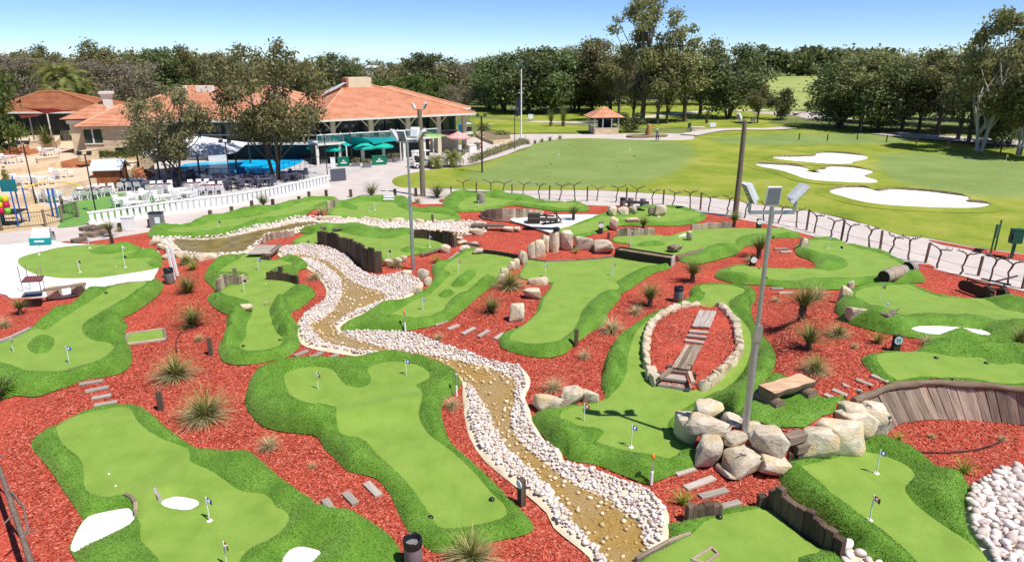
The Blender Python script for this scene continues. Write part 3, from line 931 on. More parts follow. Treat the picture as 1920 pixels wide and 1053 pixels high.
hF = hole('long narrow turf hole running beside the pond',[(277,438),(282,433),(299,428),(325,427),(352,423),(372,416),(420,405),(480,395),(520,387),(555,380),(575,375),(600,374),(630,372),(636,377),(628,386),(615,394),(590,392),(575,402),(565,410),(545,411),(517,420),(480,426),(434,440),(379,445),(343,445),(297,446),(281,445)],
    [(317,434),(343,430),(379,425),(394,418),(425,414),(461,411),(480,407),(512,400),(545,390),(575,380),(615,377),(612,383),(590,388),(567,400),(530,410),(480,418),(452,425),(416,435),(379,440),(343,440),(321,438)],0.4,0.3)
hG = hole('turf hole behind the rocky stream with a small bench on its rim',[(612,400),(620,390),(642,382),(680,376),(717,372),(755,372),(767,375),(775,389),(792,395),(830,398),(855,401),(864,407),(855,414),(817,416),(780,417),(730,415),(680,410),(642,410),(615,407)],
    [(620,401),(640,392),(665,396),(672,390),(660,385),(705,380),(720,382),(740,382),(747,390),(767,397),(805,402),(842,406),(842,411),(805,415),(730,414),(655,408),(625,405)],0.45,0.3)
hH = hole('turf hole with an upright barrel at the far edge of the garden',[(829,385),(835,372),(850,365),(880,363),(911,363),(933,364),(955,369),(988,371),(1005,377),(1025,381),(1060,380),(1085,382),(1105,389),(1102,395),(1080,397),(1060,396),(1030,395),(992,389),(965,385),(951,386),(924,393),(896,396),(870,398),(842,394)],
    [(865,380),(885,372),(915,372),(942,376),(965,379),(985,381),(1020,385),(1060,382),(1085,386),(1095,390),(1060,394),(1022,390),(992,385),(960,382),(942,386),(905,394),(870,396),(860,391),(862,385)],0.5,0.3)
hI = hole('turf hole screened by the tall dark palisade',[(547,455),(562,446),(585,439),(562,436),(570,430),(595,427),(655,427),(705,430),(755,435),(777,437),(780,445),(805,450),(835,459),(830,467),(827,471),(800,475),(780,478),(755,481),(742,486),(727,490),(716,488),(705,480),(690,474),(660,466),(630,458),(597,460),(567,459)],
    [(552,455),(575,447),(597,440),(630,436),(660,444),(705,450),(730,450),(767,442),(779,446),(805,451),(832,460),(825,466),(792,471),(780,477),(742,485),(722,488),(705,476),(660,464),(630,456),(597,458),(570,458)],0.5,0.26,
    patches=[([(750,473),(760,468),(775,468),(796,471),(780,474),(765,477)],.2)])
hJ = hole('turf hole with two oval grass humps beside the stream bend',[(641,613),(643,620),(670,622),(705,624),(742,624),(760,621),(792,615),(817,610),(842,602),(862,587),(880,572),(905,550),(930,533),(939,522),(945,510),(958,497),(966,487),(972,480),(930,473),(891,468),(876,470),(860,475),(840,490),(810,502),(812,514),(808,535),
    (785,552),(755,565),(717,577),(680,592),(655,605)],
    [(732,597),(745,587),(762,577),(775,567),(800,560),(822,542),(842,522),(844,515),(832,508),(850,490),(870,478),(892,472),(930,475),(969,481),(962,490),(945,509),(933,523),(905,528),(885,542),(872,552),(850,562),(837,575),(830,587),(805,600),(775,606),(747,604)],0.36,0.2,blade=260,
    patches=[([(846,538),(855,528),(872,516),(888,511),(893,516),(883,530),(868,540),(852,543)],.3),([(822,558),(830,552),(845,550),(853,554),(845,560),(830,563)],.25)])
hK = hole('broad central turf hole in front of the standing stones',[(935,636),(940,650),(960,660),(1000,669),(1035,670),(1060,662),(1075,648),(1085,640),(1110,622),(1135,607),(1140,588),(1150,575),(1162,560),(1165,551),(1177,545),(1192,535),(1225,513),(1252,505),(1254,500),(1200,492),(1155,484),(1120,487),(1079,490),(1024,491),(989,487),(985,496),(977,507),
    (972,520),(1000,525),(1031,530),(1032,535),(1027,546),(1012,563),(1007,582),(985,607),(960,619),(945,626)],
    [(955,640),(970,645),(985,648),(1010,650),(1042,645),(1060,635),(1077,620),(1087,600),(1092,585),(1110,567),(1130,552),(1157,547),(1160,540),(1157,531),(1185,515),(1210,506),(1240,499),(1200,493),(1152,485),(1120,488),(1079,491),(1024,492),(992,488),(988,497),(980,508),(976,520),(1000,526),(1036,531),
     (1036,537),(1031,548),(1018,565),(1014,582),(993,605),(968,622)],0.4,0.2,blade=260)
RING = [(1309,580),(1272,585),(1245,597),(1225,612),(1214,632),(1210,660),(1212,690),(1220,716),(1232,728),(1262,735),(1297,737),(1322,732),(1342,717),(1367,690),(1385,665),(1382,640),(1375,610),(1360,592),(1345,582)]
hL = hole('turf hole that loops around the stone-edged island of red mulch',[(1292,550),(1297,541),(1310,536),(1335,534),(1360,535),(1390,539),(1415,547),(1417,562),(1409,575),(1412,600),(1422,620),(1442,642),(1454,670),(1448,697),(1432,716),(1408,745),(1382,776),(1352,784),(1325,780),(1300,776),(1290,783),(1272,792),
    (1271,815),(1300,840),(1322,862),(1316,872),(1300,880),(1263,890),(1224,905),(1205,905),(1155,886),(1116,871),(1066,863),(1056,852),(1032,841),(1024,824),(1010,807),(996,784),(1020,772),(1060,763),(1100,758),(1135,747),(1127,722),(1132,690),(1140,662),(1152,642),(1172,625),(1185,612),(1210,596),(1247,580),(1285,567),(1294,560)],
    [(1312,542),(1322,538),(1360,538),(1392,545),(1395,552),(1380,560),(1366,570),(1370,585),(1390,605),(1405,625),(1408,650),(1402,680),(1388,708),(1360,732),(1335,747),(1310,757),(1293,765),(1262,786),(1251,802),(1258,825),(1271,837),(1277,846),(1264,859),(1242,866),(1210,857),(1160,846),(1125,836),(1120,831),(1132,818),(1124,809),
     (1099,806),(1071,802),(1053,792),(1053,779),(1077,768),(1102,763),(1140,751),(1167,722),(1175,700),(1177,675),(1185,645),(1200,617),(1222,600),(1247,588),(1285,577),(1310,570),(1321,560),(1316,550)],0.36,0.18,blade=420)
hM = hole('small lawn of thick turf under the split log bench',[(1384,778),(1408,748),(1434,718),(1450,700),(1484,712),(1518,727),(1546,747),(1594,758),(1585,772),(1574,789),(1521,797),(1490,800),(1459,801),(1425,792),(1400,786)],(),0.2,0.2,blade=500,zg=0.12)
hN = hole('upper turf hole behind the black planter box',[(1147,449),(1155,445),(1225,442),(1255,444),(1292,434),(1365,429),(1422,429),(1442,429),(1469,429),(1487,434),(1500,441),(1500,446),(1478,447),(1456,447),(1445,449),(1432,457),(1405,460),(1390,468),(1381,477),(1350,486),(1316,494),(1295,494),(1267,488),(1225,478),(1185,472),(1179,458),(1154,455)],
    [(1150,449),(1157,446),(1225,443),(1257,445),(1292,435),(1365,430),(1422,430),(1469,431),(1485,436),(1490,441),(1470,442),(1436,443),(1420,441),(1396,445),(1380,452),(1376,463),(1358,462),(1343,461),(1325,467),(1313,475),(1267,487),(1225,477),(1187,471),(1181,457),(1156,454)],0.5,0.26,
    patches=[([(1194,461),(1205,457),(1225,456),(1250,459),(1240,464),(1215,466),(1200,465)],.2)],sand=[[(1270,445),(1285,438),(1291,438),(1288,443),(1275,446)]])
hO = hole('upper turf hole with a big boulder and dark lamp shadow',[(1036,434),(1067,426),(1095,416),(1125,406),(1150,401),(1175,400),(1195,392),(1210,389),(1250,389),(1285,393),(1315,399),(1325,406),(1317,414),(1297,420),(1260,424),(1222,423),(1167,423),(1147,428),(1135,433),(1110,440),(1095,445),(1080,446),(1042,441)],
    [(1047,432),(1080,425),(1110,417),(1135,409),(1160,410),(1185,408),(1197,400),(1205,394),(1250,392),(1285,397),(1310,402),(1312,407),(1297,413),(1260,419),(1222,419),(1165,416),(1142,423),(1115,435),(1085,442),(1055,440)],0.45,0.28)
hQ = hole('turf hole by the vine fence with a barrel lying across it',[(1490,466),(1497,457),(1515,450),(1540,449),(1570,452),(1602,462),(1640,470),(1665,477),(1690,490),(1707,499),(1722,506),(1732,520),(1733,529),(1700,531),(1650,531),(1615,534),(1580,541),(1560,543),(1500,541),(1469,540),(1434,535),(1387,533),(1350,524),(1340,518),(1343,512),
    (1360,505),(1378,500),(1423,503),(1469,505),(1500,504),(1522,504),(1528,497),(1517,487),(1495,479)],
    [(1512,459),(1525,453),(1552,454),(1580,457),(1600,467),(1630,472),(1657,480),(1680,493),(1690,502),(1680,514),(1650,520),(1615,524),(1540,527),(1490,529),(1440,528),(1423,527),(1387,519),(1369,512),(1374,505),(1405,504.5),(1460,507),(1500,507),(1530,507),(1562,510),(1590,501),(1580,488),(1560,482),(1535,477),(1517,470)],0.5,0.24)
hR = hole('turf hole with a curved white sand trap at the right edge',[(1565,575),(1580,556),(1600,543),(1620,537),(1660,534),(1697,534),(1727,541),(1752,552),(1790,559),(1840,560),(1877,565),(1920,573),(1990,592),(2010,630),(1960,645),(1920,641),(1865,642),(1790,641),(1740,637),(1690,631),(1640,621),(1590,606),(1572,593)],
    [(1605,552),(1620,545),(1652,541),(1697,537),(1727,547),(1765,560),(1802,562),(1835,562),(1860,572),(1882,585),(1920,590),(1975,602),(1980,618),(1920,618),(1902,620),(1880,616),(1852,605),(1790,595),(1715,595),(1685,600),(1665,590),(1620,577),(1605,565)],0.36,0.22,
    sand=[[(1705,621),(1717,614),(1740,612),(1790,614),(1840,620),(1857,627),(1850,632),(1830,631),(1812,624),(1790,621),(1772,625),(1757,631),(1732,629)]],blade=200)
hS = hole('turf hole on the bank above the curved plank wall',[(1614,675),(1635,667),(1665,662),(1715,660),(1725,652),(1745,648),(1777,650),(1815,656),(1865,656),(1902,660),(1930,670),(1970,695),(1960,727),(1920,726),(1877,725),(1815,718),(1765,714),(1737,713),(1700,716),(1665,720),(1645,707),(1625,690)],
    [(1642,673),(1665,668),(1715,665),(1740,667),(1790,675),(1840,678),(1850,686),(1875,691),(1905,689),(1940,702),(1940,720),(1877,721),(1815,712),(1740,709),(1700,712),(1677,715),(1657,701)],0.36,0.2,blade=300)
hU = hole('turf hole in the lower right corner between palisade and white pebbles',[(1459,889),(1476,871),(1490,866),(1532,857),(1601,840),(1612,831),(1635,828),(1663,831),(1690,841),(1718,852),(1754,880),(1788,902),(1816,911),(1817,919),(1810,932),(1809,955),(1816,996),(1835,1024),(1855,1055),(1870,1090),(1760,1130),(1690,1100),(1650,1055),(1621,1044),(1596,1024),(1579,1010),
    (1523,960),(1479,927),(1465,907)],
    [(1504,885),(1515,877),(1551,866),(1596,853),(1618,851),(1649,856),(1676,866),(1704,882),(1713,898),(1707,907),(1696,919),(1699,932),(1715,952),(1743,974),(1774,996),(1810,1019),(1843,1043),(1850,1070),(1790,1100),(1740,1085),(1713,1053),(1685,1027),(1651,999),(1612,974),(1585,952),(1557,932),(1537,910)],0.34,0.15,blade=650)
hV = hole('turf hole cut by the bottom edge, closed in by short timber posts',[(1252,983),(1266,983),(1294,974),(1344,966),(1352,957),(1391,952),(1430,952),(1457,963),(1490,996),(1523,1019),(1551,1035),(1571,1046),(1585,1075),(1500,1120),(1250,1120),(1190,1058),(1252,1021)],
    [(1313,991),(1330,980),(1355,971),(1405,963),(1440,959),(1457,968),(1482,985),(1520,1018),(1536,1032),(1530,1044),(1496,1052),(1480,1085),(1300,1105),(1225,1085),(1205,1058),(1262,1026),(1295,1010)],0.3,0.15,blade=650)

# island of mulch inside the looping hole
RG = wpoly(RING,3)
V,F = cdt([RG],gridpts(RG,0.3)); F = ccw(F,V)
dz = np.minimum(dist(RG,V[:,0],V[:,1])/0.3,1)
isl = link('island_bed',npmesh('island_bed',np.column_stack([V,0.10+0.17*dz+Ev(V[:,0],V[:,1])+0.04*nz(V[:,0],V[:,1],1.0)]),F,M['mulch'],True),kind='structure')

# loose wood chips on the near beds
rng = np.random.RandomState(5)
def chips(poly,zf,dens,ymax,name='mulch_chips',minus=()):
    x0,y0 = poly.min(0); x1,y1 = poly.max(0)
    x0,x1 = max(x0,-17),min(x1,20); y0 = max(y0,12); y1 = min(y1,ymax)
    n = int((x1-x0)*(y1-y0)*dens)
    X = rng.uniform(x0,x1,n); Y = rng.uniform(y0,y1,n)
    m_ = inside(poly,X,Y) & (np.abs(X) < Y*0.80+1) & (rng.rand(n) < np.clip(1.6-Y/30,.25,1))
    for q in minus:m_ &= ~inside(q,X,Y)
    X,Y = X[m_],Y[m_]; n = len(X)
    Z = zf(X,Y)
    a = rng.uniform(0,2*pi,n); l = rng.uniform(.025,.06,n); wd = rng.uniform(.008,.02,n)
    d = np.column_stack([np.cos(a),np.sin(a),rng.uniform(-.45,.45,n)])*l[:,None]
    s = np.column_stack([-np.sin(a),np.cos(a),rng.uniform(-.8,.8,n)])*wd[:,None]
    c = np.column_stack([X,Y,Z+.018])
    Vv = np.stack([c-d-s,c+d-s,c+d*.9+s,c-d*.8+s],1).reshape(-1,3)
    link(name,npmesh(name,Vv,np.arange(4*n).reshape(-1,4),M['mulch_chip']),kind='stuff')
BANK_ALL = []
# ------------------------------------------------------------------ stream, pond and pebble banks
BL = [(530,487),(575,503),(598,522),(612,545),(605,565),(580,582),(560,600),(557,612),(557,626),(565,645),(592,655),(630,662),(670,668),(705,673),(755,672),(805,682),(842,697),(866,714),(867,737),(869,762),(872,788),(881,821),(908,863),(960,906),(988,928),(1024,960),(1038,988),(1071,1016),(1105,1044),(1130,1085)]
BR = [(520,470),(545,463),(587,461),(624,469),(657,484),(667,498),(688,513),(709,520),(735,517),(753,513),(770,520),(788,526),(794,536),(779,549),(766,559),(724,575),(688,591),(644,607),(641,621),(680,622),(750,625),(792,632),(830,647),(880,662),(930,680),(960,685),(977,688),(993,707),(993,725),(984,745),(993,765),
      (998,786),(1010,808),(1024,828),(1054,846),(1058,864),(1116,881),(1169,902),(1210,914),(1238,938),(1253,960),(1254,983),(1250,1019),(1200,1052),(1180,1085)]
WL = [(548,484),(578,486),(605,496),(624,510),(637,524),(641,540),(640,555),(631,572),(620,588),(600,600),(582,610),(586,620),(600,637),(630,650),(680,660),(755,667),(817,681),(850,696),(873,716),(892,738),(910,762),(922,790),(935,820),(960,852),(993,880),(1030,916),(1052,949),(1077,983),(1107,1019),(1135,1050),(1150,1085)]
WR = [(552,478),(585,482),(615,493),(637,509),(655,526),(673,535),(691,542),(715,549),(725,557),(715,566),(688,575),(665,584),(640,600),(630,611),(636,625),(680,642),(730,656),(780,663),(830,672),(880,683),(930,697),(958,711),(968,722),(966,740),(962,762),(957,790),(972,826),(1002,855),(1038,882),(1077,910),(1116,927),(1149,944),(1168,964),(1196,973),(1205,996),(1206,1019),(1215,1034),(1190,1052),(1168,1085)]
def banks(name,left,right,wl,wr,z_lip,label_w):
    O = wpoly(left+right[::-1],2)
    Wp = wpoly(wl+wr[::-1],2)
    V,F = cdt([O,Wp],gridpts(O,0.28,2)); F = ccw(F,V)
    X,Y = V[:,0],V[:,1]
    do = dist(O,X,Y); dw = dist(Wp,X,Y); iw = inside(Wp,X,Y)
    do[~inside(O,X,Y)] = 0
    t = np.where(iw,0,dw/np.maximum(dw+do,1e-6))
    lip = np.clip(do/0.12,0,1)
    Z = lip*(0.025+(z_lip-.02)*t)
    C3 = V[F].mean(1); cw = inside(Wp,C3[:,0],C3[:,1])
    P3 = np.column_stack([X,Y,Z])
    bank = None
    for nm,mask,mt in ((name,~cw,'cream_concrete'),('stream_bed',cw,'stream_bed')):
        f = F[mask]; u,inv = np.unique(f,return_inverse=True)
        o = link(nm,npmesh(nm,P3[u],inv.reshape(f.shape),M[mt],True),kind='structure')
        if bank is None:bank = o
    f = F[cw]; u,inv = np.unique(f,return_inverse=True)
    PW = P3[u].copy(); PW[:,2] = 0.075
    link('water',npmesh('water',PW,inv.reshape(f.shape),M['stream_water'],True),kind='structure')
    ALLTURF.append(O)
    return O,Wp,bank
SO,SW,bank = banks('stream_bank',BL,BR,WL,WR,0.16,'')
# upper run and pond
PO = [(287,449),(300,447),(332,446),(379,447),(421,442),(452,432),(480,426),(516,419),(543,411),(575,408),(600,408),(640,411),(700,415),(780,418),(850,418),(905,419),(915,430),(900,438),(850,440),(800,436),(760,434),(700,430),(640,427),(600,428),(570,433),(551,438),(520,443),(500,450),(489,455),(470,470),(455,479),(410,481),(379,479),(343,478),(325,470),(312,463),(292,458)]
PWt = [(332,449),(379,451),(423,446),(461,439),(492,432),(520,428),(545,421),(580,417),(600,420),(570,426),(540,433),(503,438),(496,443),(488,450),(466,467),(452,474),(423,477),(398,476),(361,476),(343,472),(330,461),(325,454)]
O2,W2 = wpoly(PO,2),wpoly(PWt,2)
V,F = cdt([O2,W2],gridpts(O2,0.5,2)); F = ccw(F,V)
X,Y = V[:,0],V[:,1]
do = dist(O2,X,Y); dw = dist(W2,X,Y); iw = inside(W2,X,Y)
t = np.where(iw,0,dw/np.maximum(dw+do,1e-6))
Z = np.clip(do/0.15,0,1)*(0.03+.12*t)
C3 = V[F].mean(1); cw = inside(W2,C3[:,0],C3[:,1]); P3 = np.column_stack([X,Y,Z])
pond_bank = None
for nm,mask,mt,dz_ in (('pond_bank',~cw,'cream_concrete',0),('pond_bed',cw,'pond_bed',0),('water',cw,'pond_water',.06)):
    f = F[mask]; u,inv = np.unique(f,return_inverse=True)
    q = P3[u].copy()
    if dz_:q[:,2] = 0.09
    o = link(nm,npmesh(nm,q,inv.reshape(f.shape),M[mt],True),kind='structure')
    if pond_bank is None:pond_bank = o
ALLTURF.append(O2)
# white pebble bed in the lower right corner and the small strip below the palisade
WB = wpoly([(1817,912),(1830,905),(1860,888),(1895,877),(1920,874),(1990,880),(2080,960),(2060,1100),(1880,1110),(1852,1052),(1833,1020),(1812,985),(1808,940)],2)
WB2 = wpoly([(1580,1018),(1600,1030),(1625,1047),(1655,1060),(1670,1100),(1600,1110),(1580,1060)],2)
for q in (WB,WB2):
    V,F = cdt([q],gridpts(q,0.4)); F = ccw(F,V)
    d = dist(q,V[:,0],V[:,1])
    wbo = link('pebble_bed',npmesh('pebble_bed',np.column_stack([V,np.clip(d/.1,0,1)*.09+.0]),F,M['cream_concrete'],True),kind='structure')
    if q is WB:white_bed = wbo
    ALLTURF.append(q)

# pebbles
def ico(sub):
    import bmesh
    bm = bmesh.new(); bmesh.ops.create_icosphere(bm,subdivisions=sub,radius=1.0)
    v = np.array([tuple(x.co) for x in bm.verts]); f = np.array([[a.index for a in p.verts] for p in bm.faces])
    bm.free()
    return v,f
I1,I2,I3 = ico(1),ico(2),ico(3)
def lumpy(v,seed,amt,sc):
    return np.array([p*(1+amt*mnoise.noise(Vector(p*sc)+Vector((seed*7.3,seed,-seed)))) for p in v])
rp = np.random.RandomState(21)
def scatter_poly(poly,minus,n,rmin,rmax,dmin,rim=0.06,prefer=None):
    """non-overlapping random spots (x, y, r)"""
    x0,y0 = poly.min(0); x1,y1 = poly.max(0)
    X = rp.uniform(x0,x1,n); Y = rp.uniform(y0,y1,n)
    m_ = inside(poly,X,Y)
    for q in minus:m_ &= ~inside(q,X,Y)
    X,Y = X[m_],Y[m_]
    m_ = dist(poly,X,Y) > rim
    X,Y = X[m_],Y[m_]
    Rr = rp.uniform(rmin,rmax,len(X)) ** 1.0
    cell = {}; out = []
    cs = rmax*2
    for x,y,r in zip(X,Y,Rr):
        i,j = int(x // cs),int(y // cs); ok = True
        for a in (i-1,i,i+1):
            for b_ in (j-1,j,j+1):
                for (u,v_,s_) in cell.get((a,b_),()):
                    if (u-x) ** 2+(v_-y) ** 2 < ((r+s_)*dmin) ** 2:ok = False; break
                if not ok:break
            if not ok:break
        if ok:
            cell.setdefault((i,j),[]).append((x,y,r)); out.append((x,y,r))
    return np.array(out)
def bank_z(X,Y,O,Wp,lip=.16):
    do = dist(O,X,Y); dw = dist(Wp,X,Y); iw = inside(Wp,X,Y)
    t = np.where(iw,0,dw/np.maximum(dw+do,1e-6))
    return 0.02+lip*t
def stone_mass(name,S,Z,mat,parent,base=I1,flat=.6):
    Vs = []; Fs = []; n = 0
    bv,bf = base
    for k,((x,y,r),z) in enumerate(zip(S,Z)):
        a = rp.uniform(0,2*pi); sx = r*rp.uniform(.9,1.25); sy = r*rp.uniform(.7,.95); sz = r*flat*rp.uniform(.8,1.2)
        q = bv*np.array([sx,sy,sz])
        c,s = math.cos(a),math.sin(a)
        q = np.column_stack([q[:,0]*c-q[:,1]*s,q[:,0]*s+q[:,1]*c,q[:,2]+q[:,0]*rp.uniform(-.25,.25)])
        Vs.append(q+np.array([x,y,z+sz*.45])); Fs.append(bf+n); n += len(bv)
    return link(name,npmesh(name,np.concatenate(Vs),np.concatenate(Fs),mat,True),parent,kind='stuff')
PEB = [npmesh('pebble',lumpy(I2[0],k,.25,1.1)*np.array([1.1,.85,.6]),I2[1],M['pebble'],True) for k in range(7)]
def pebble_objs(S,Z,parent):
    for (x,y,r),z in zip(S,Z):
        o = link('pebble',PEB[rp.randint(7)],parent,(x,y,z+r*.28),None,(r*rp.uniform(.9,1.15),r*rp.uniform(.9,1.15),r*rp.uniform(.8,1.1)))
        o.rotation_euler = (rp.uniform(-.2,.2),rp.uniform(-.2,.2),rp.uniform(0,6.28))
sb = scatter_poly(SO,[SW],150000,.036,.10,.76,.16)
near = sb[np.argsort(-sb[:,2]/sb[:,1])]
zz = bank_z(near[:,0],near[:,1],SO,SW)
lim = 190
infr = near[:,1] > 13.2
idx = np.where(infr)[0][:lim]; rest = np.setdiff1d(np.arange(len(near)),idx)
pebble_objs(near[idx],zz[idx],bank)
stone_mass('pebbles',near[rest],zz[rest],M['pebble_mass'],bank)
# a second, loose layer where the heap lies thick
sb2 = scatter_poly(SO,[SW],70000,.036,.09,.82,.2)
stone_mass('pebbles',sb2,bank_z(sb2[:,0],sb2[:,1],SO,SW)+.05,M['pebble_mass'],bank)
wet = scatter_poly(SW,[],16000,.03,.10,.9,.02)
keepw = wet[(dist(SW,wet[:,0],wet[:,1]) < .36) | (rp.rand(len(wet)) < .3)]
stone_mass('pebbles',keepw,np.full(len(keepw),.028),M['wet_pebble'],bank,flat=.75)
sp2 = scatter_poly(O2,[W2],16000,.08,.17,.85,.05)
stone_mass('pebbles',sp2,bank_z(sp2[:,0],sp2[:,1],O2,W2,.12),M['pebble_mass'],pond_bank)
wb = scatter_poly(WB,[],26000,.085,.19,.78,.1)
wbx = scatter_poly(WB,[],16000,.09,.17,.84,.14)
stone_mass('pebbles',wbx,np.full(len(wbx),.15),M['pebble_mass'],white_bed,I2)
wb = wb[np.argsort(-wb[:,2]/wb[:,1])]
vis = np.array([(13.4 < y) and (x < .74*y) for x,y,r in wb])
i1 = np.where(vis)[0][:110]; i2 = np.setdiff1d(np.arange(len(wb)),i1)
pebble_objs(wb[i1],np.full(len(i1),.09),white_bed)
stone_mass('pebbles',wb[i2],np.full(len(i2),.09),M['pebble_mass'],white_bed,I2)
w2 = scatter_poly(WB2,[],900,.10,.2,.9,.02)
stone_mass('pebbles',w2,np.full(len(w2),.08),M['pebble_mass'],wbo,I2)

chips(BED,lambda X,Y:BEDZ(X,Y)-.03,330,34,minus=ALLTURF)
chips(RG,lambda X,Y:0.25+0*X,300,34)

# ------------------------------------------------------------------ boulders
def rockmesh(seed,mat):
    """broken boulder: the hull of a few points with worn edges"""
    import bmesh
    r_ = np.random.RandomState(seed+100)
    bm = bmesh.new()
    for k in range(22):
        n = r_.normal(size=3); n /= np.linalg.norm(n)
        n = np.sign(n)*np.abs(n) ** .8
        bm.verts.new(n/max(np.abs(n))*r_.uniform(.82,1.0)*.95)
    h = bmesh.ops.convex_hull(bm,input=bm.verts)
    bmesh.ops.delete(bm,geom=[v for v in bm.verts if not v.link_faces],context='VERTS')
    bmesh.ops.dissolve_limit(bm,angle_limit=.3,verts=bm.verts,edges=bm.edges)
    bmesh.ops.bevel(bm,geom=list(bm.edges)+list(bm.verts),offset=.13,segments=2,profile=.6,affect='EDGES')
    bmesh.ops.triangulate(bm,faces=bm.faces)
    bmesh.ops.subdivide_edges(bm,edges=bm.edges,cuts=1,use_grid_fill=True)
    bmesh.ops.triangulate(bm,faces=bm.faces)
    bm.verts.ensure_lookup_table(); bm.verts.index_update()
    v = np.array([tuple(x.co) for x in bm.verts]); f = np.array([[a.index for a in p.verts] for p in bm.faces]); bm.free()
    v = lumpy(lumpy(v,seed,.07,1.6),seed+3,.035,5.0)
    return npmesh('boulder',v/np.abs(v).max(0),f,mat,True)
ROCK = {k:[rockmesh(i+10*j,M[k]) for i in range(6)] for j,k in enumerate(('boulder_stone','pale_stone','dark_stone'))}
rr = random.Random(8)
def rock(cx,cy,wp,hp,label=None,mat='pale_stone',group=None,parent=None,zc=None,name='boulder',depth=.8,i=None,lift=.55):
    """boulder that the photo shows centred at (cx, cy), wp x hp pixels"""
    g = G(cx,cy+hp*.38)
    mp_ = mpp(g)
    rx,rz_ = wp/2*mp_,hp/2*mp_*1.12
    ry = min(rx,rz_*1.3)*depth+.02
    zb = g.z+(.24 if any(inside(O_,np.array([g.x]),np.array([g.y]))[0] for _,O_ in HOLES) else 0)
    c = at(cx,cy,zb+rz_*lift) if zc is None else at(cx,cy,zc)
    me = ROCK[mat][rr.randrange(6) if i is None else i]
    o = link(name,me,parent,c-(Vector(parent.location) if parent else Vector()),rr.choice((0,pi))+rr.uniform(-.2,.2),(rx,ry,rz_))
    if label:tag(o,label,'boulder',group)
    return o
for a in (((1027,752,58,40),'big sandy boulder nearest the stream at the mouth of the looping hole','boulder_stone'),((1071,742,44,36),'middle grey boulder of three beside the looping hole','pale_stone'),((1109,741,37,30),'yellowish boulder, last of three beside the looping hole','boulder_stone'),
          ((968,588,32,40),'upright pale boulder at the tip of the central mulch wedge','pale_stone'),((996,551,36,20),'low cream boulder in the middle of the central mulch wedge','pale_stone'),((1010,527,40,14),'long flat cream stone at the back of the central mulch wedge','pale_stone'),
          ((795,517,26,27),'tall pale rock beside the slim lamp post','boulder_stone'),((762,514,22,14),'low round rock left of the slim lamp post base','pale_stone'),((802,529,17,18),'small rock leaning against the tall pale rock by the lamp','boulder_stone'),((783,544,23,16),'flat rock at the end of the pebble fan by the stream','pale_stone'),
          ((728,493,21,14),'pale rock at the foot of the tall dark palisade','pale_stone'),((745,490,19,13),'middle pale rock between palisade and slim lamp post','pale_stone'),((758,486,12,15),'yellowish upright rock just left of the slim lamp post','boulder_stone'),((835,467,20,16),'pale rock at the end of the edging log behind the slim lamp','pale_stone'),
          ((460,577,28,14),'flat pale rock on the left flank of the palisade hole','pale_stone'),((525,570,29,14),'flat pale rock on the right flank of the palisade hole','pale_stone'),
          ((1149,396,18,19),'pale pointed rock, first of three behind the small picnic table','pale_stone'),((1167,396,24,15),'wide middle rock of three behind the small picnic table','boulder_stone'),((1187,394,17,14),'brown rounded rock, last of three near the plank bench','boulder_stone'),
          ((1237,395,24,20),'big light boulder standing on the upper turf hole','pale_stone'),((1221,397,12,16),'dark slab rock leaning against the big light boulder','dark_stone'),((1151,418,17,21),'upright pale rock at the corner of the upper turf hole','pale_stone'),((1187,412,28,9),'low pale strip of rock on the upper turf hole','pale_stone'),
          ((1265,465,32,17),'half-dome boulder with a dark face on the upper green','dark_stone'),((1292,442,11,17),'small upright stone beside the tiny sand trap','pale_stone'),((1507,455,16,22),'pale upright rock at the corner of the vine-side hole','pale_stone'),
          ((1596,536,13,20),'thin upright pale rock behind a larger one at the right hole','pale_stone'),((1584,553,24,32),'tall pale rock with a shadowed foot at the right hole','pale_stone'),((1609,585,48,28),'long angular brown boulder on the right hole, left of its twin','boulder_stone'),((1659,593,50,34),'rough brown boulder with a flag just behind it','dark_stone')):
    rock(*a[0],a[1],a[2])
# the standing stones between the two central holes
ss = thing('standing_stones','row of upright stones beside the central triangle of mulch','stone row',G(1040,470))
for a in ((981,484,16,28,0),(997,469,18,30,0),(1013,467,22,32,0),(1024,458,18,34,0),(1040,456,18,40,0),(1060,453,26,40,0),(1097,454,42,30,1),(1132,463,40,26,1)):
    rock(*a[:4],mat=('pale_stone','boulder_stone')[a[4]],parent=ss,name='stone',lift=.7)
s2_ = thing('stone_edging','line of small pale stones stepping down beside the central green','stone row',G(955,505))
for a in ((969,496,15,21),(958,499,14,18),(947,511,18,18),(939,521,16,16)):rock(*a,parent=s2_,name='stone',lift=.7)
# rocks along the upper stream
us = thing('stream_rocks','row of weathered rocks edging the upper stream in front of the bench hole','stone row',G(740,415))
for a in ((615,410,42,11),(655,412,30,9),(687,411,16,11),(705,414,24,10),(745,414,30,11),(770,416,16,8),(787,416,20,12),(835,417,30,11),(865,415,24,13),(895,422,27,12),(893,435,28,11)):
    rock(*a,mat=('pale_stone','boulder_stone')[a[0] % 2],parent=us,name='stone')
pr = thing('pond_rocks','flat pale rocks rimming the near side of the pond','stone row',G(390,482))
for a in ((294,453,24,12),(305,464,18,9),(318,467,24,13),(314,482,20,10),(335,478,22,12),(352,483,24,11),(373,483,20,12),(394,481,32,12),(416,482,26,9),(441,478,28,8)):rock(*a,parent=pr,name='stone')
dr = thing('stream_rocks','dark rocks on the far side of the tall palisade hole','stone row',G(620,428))
for a in ((587,425,14,9),(606,428,12,7),(632,429,20,5),(665,428,18,5),(740,434,16,5)):rock(*a,mat='dark_stone',parent=dr,name='stone')
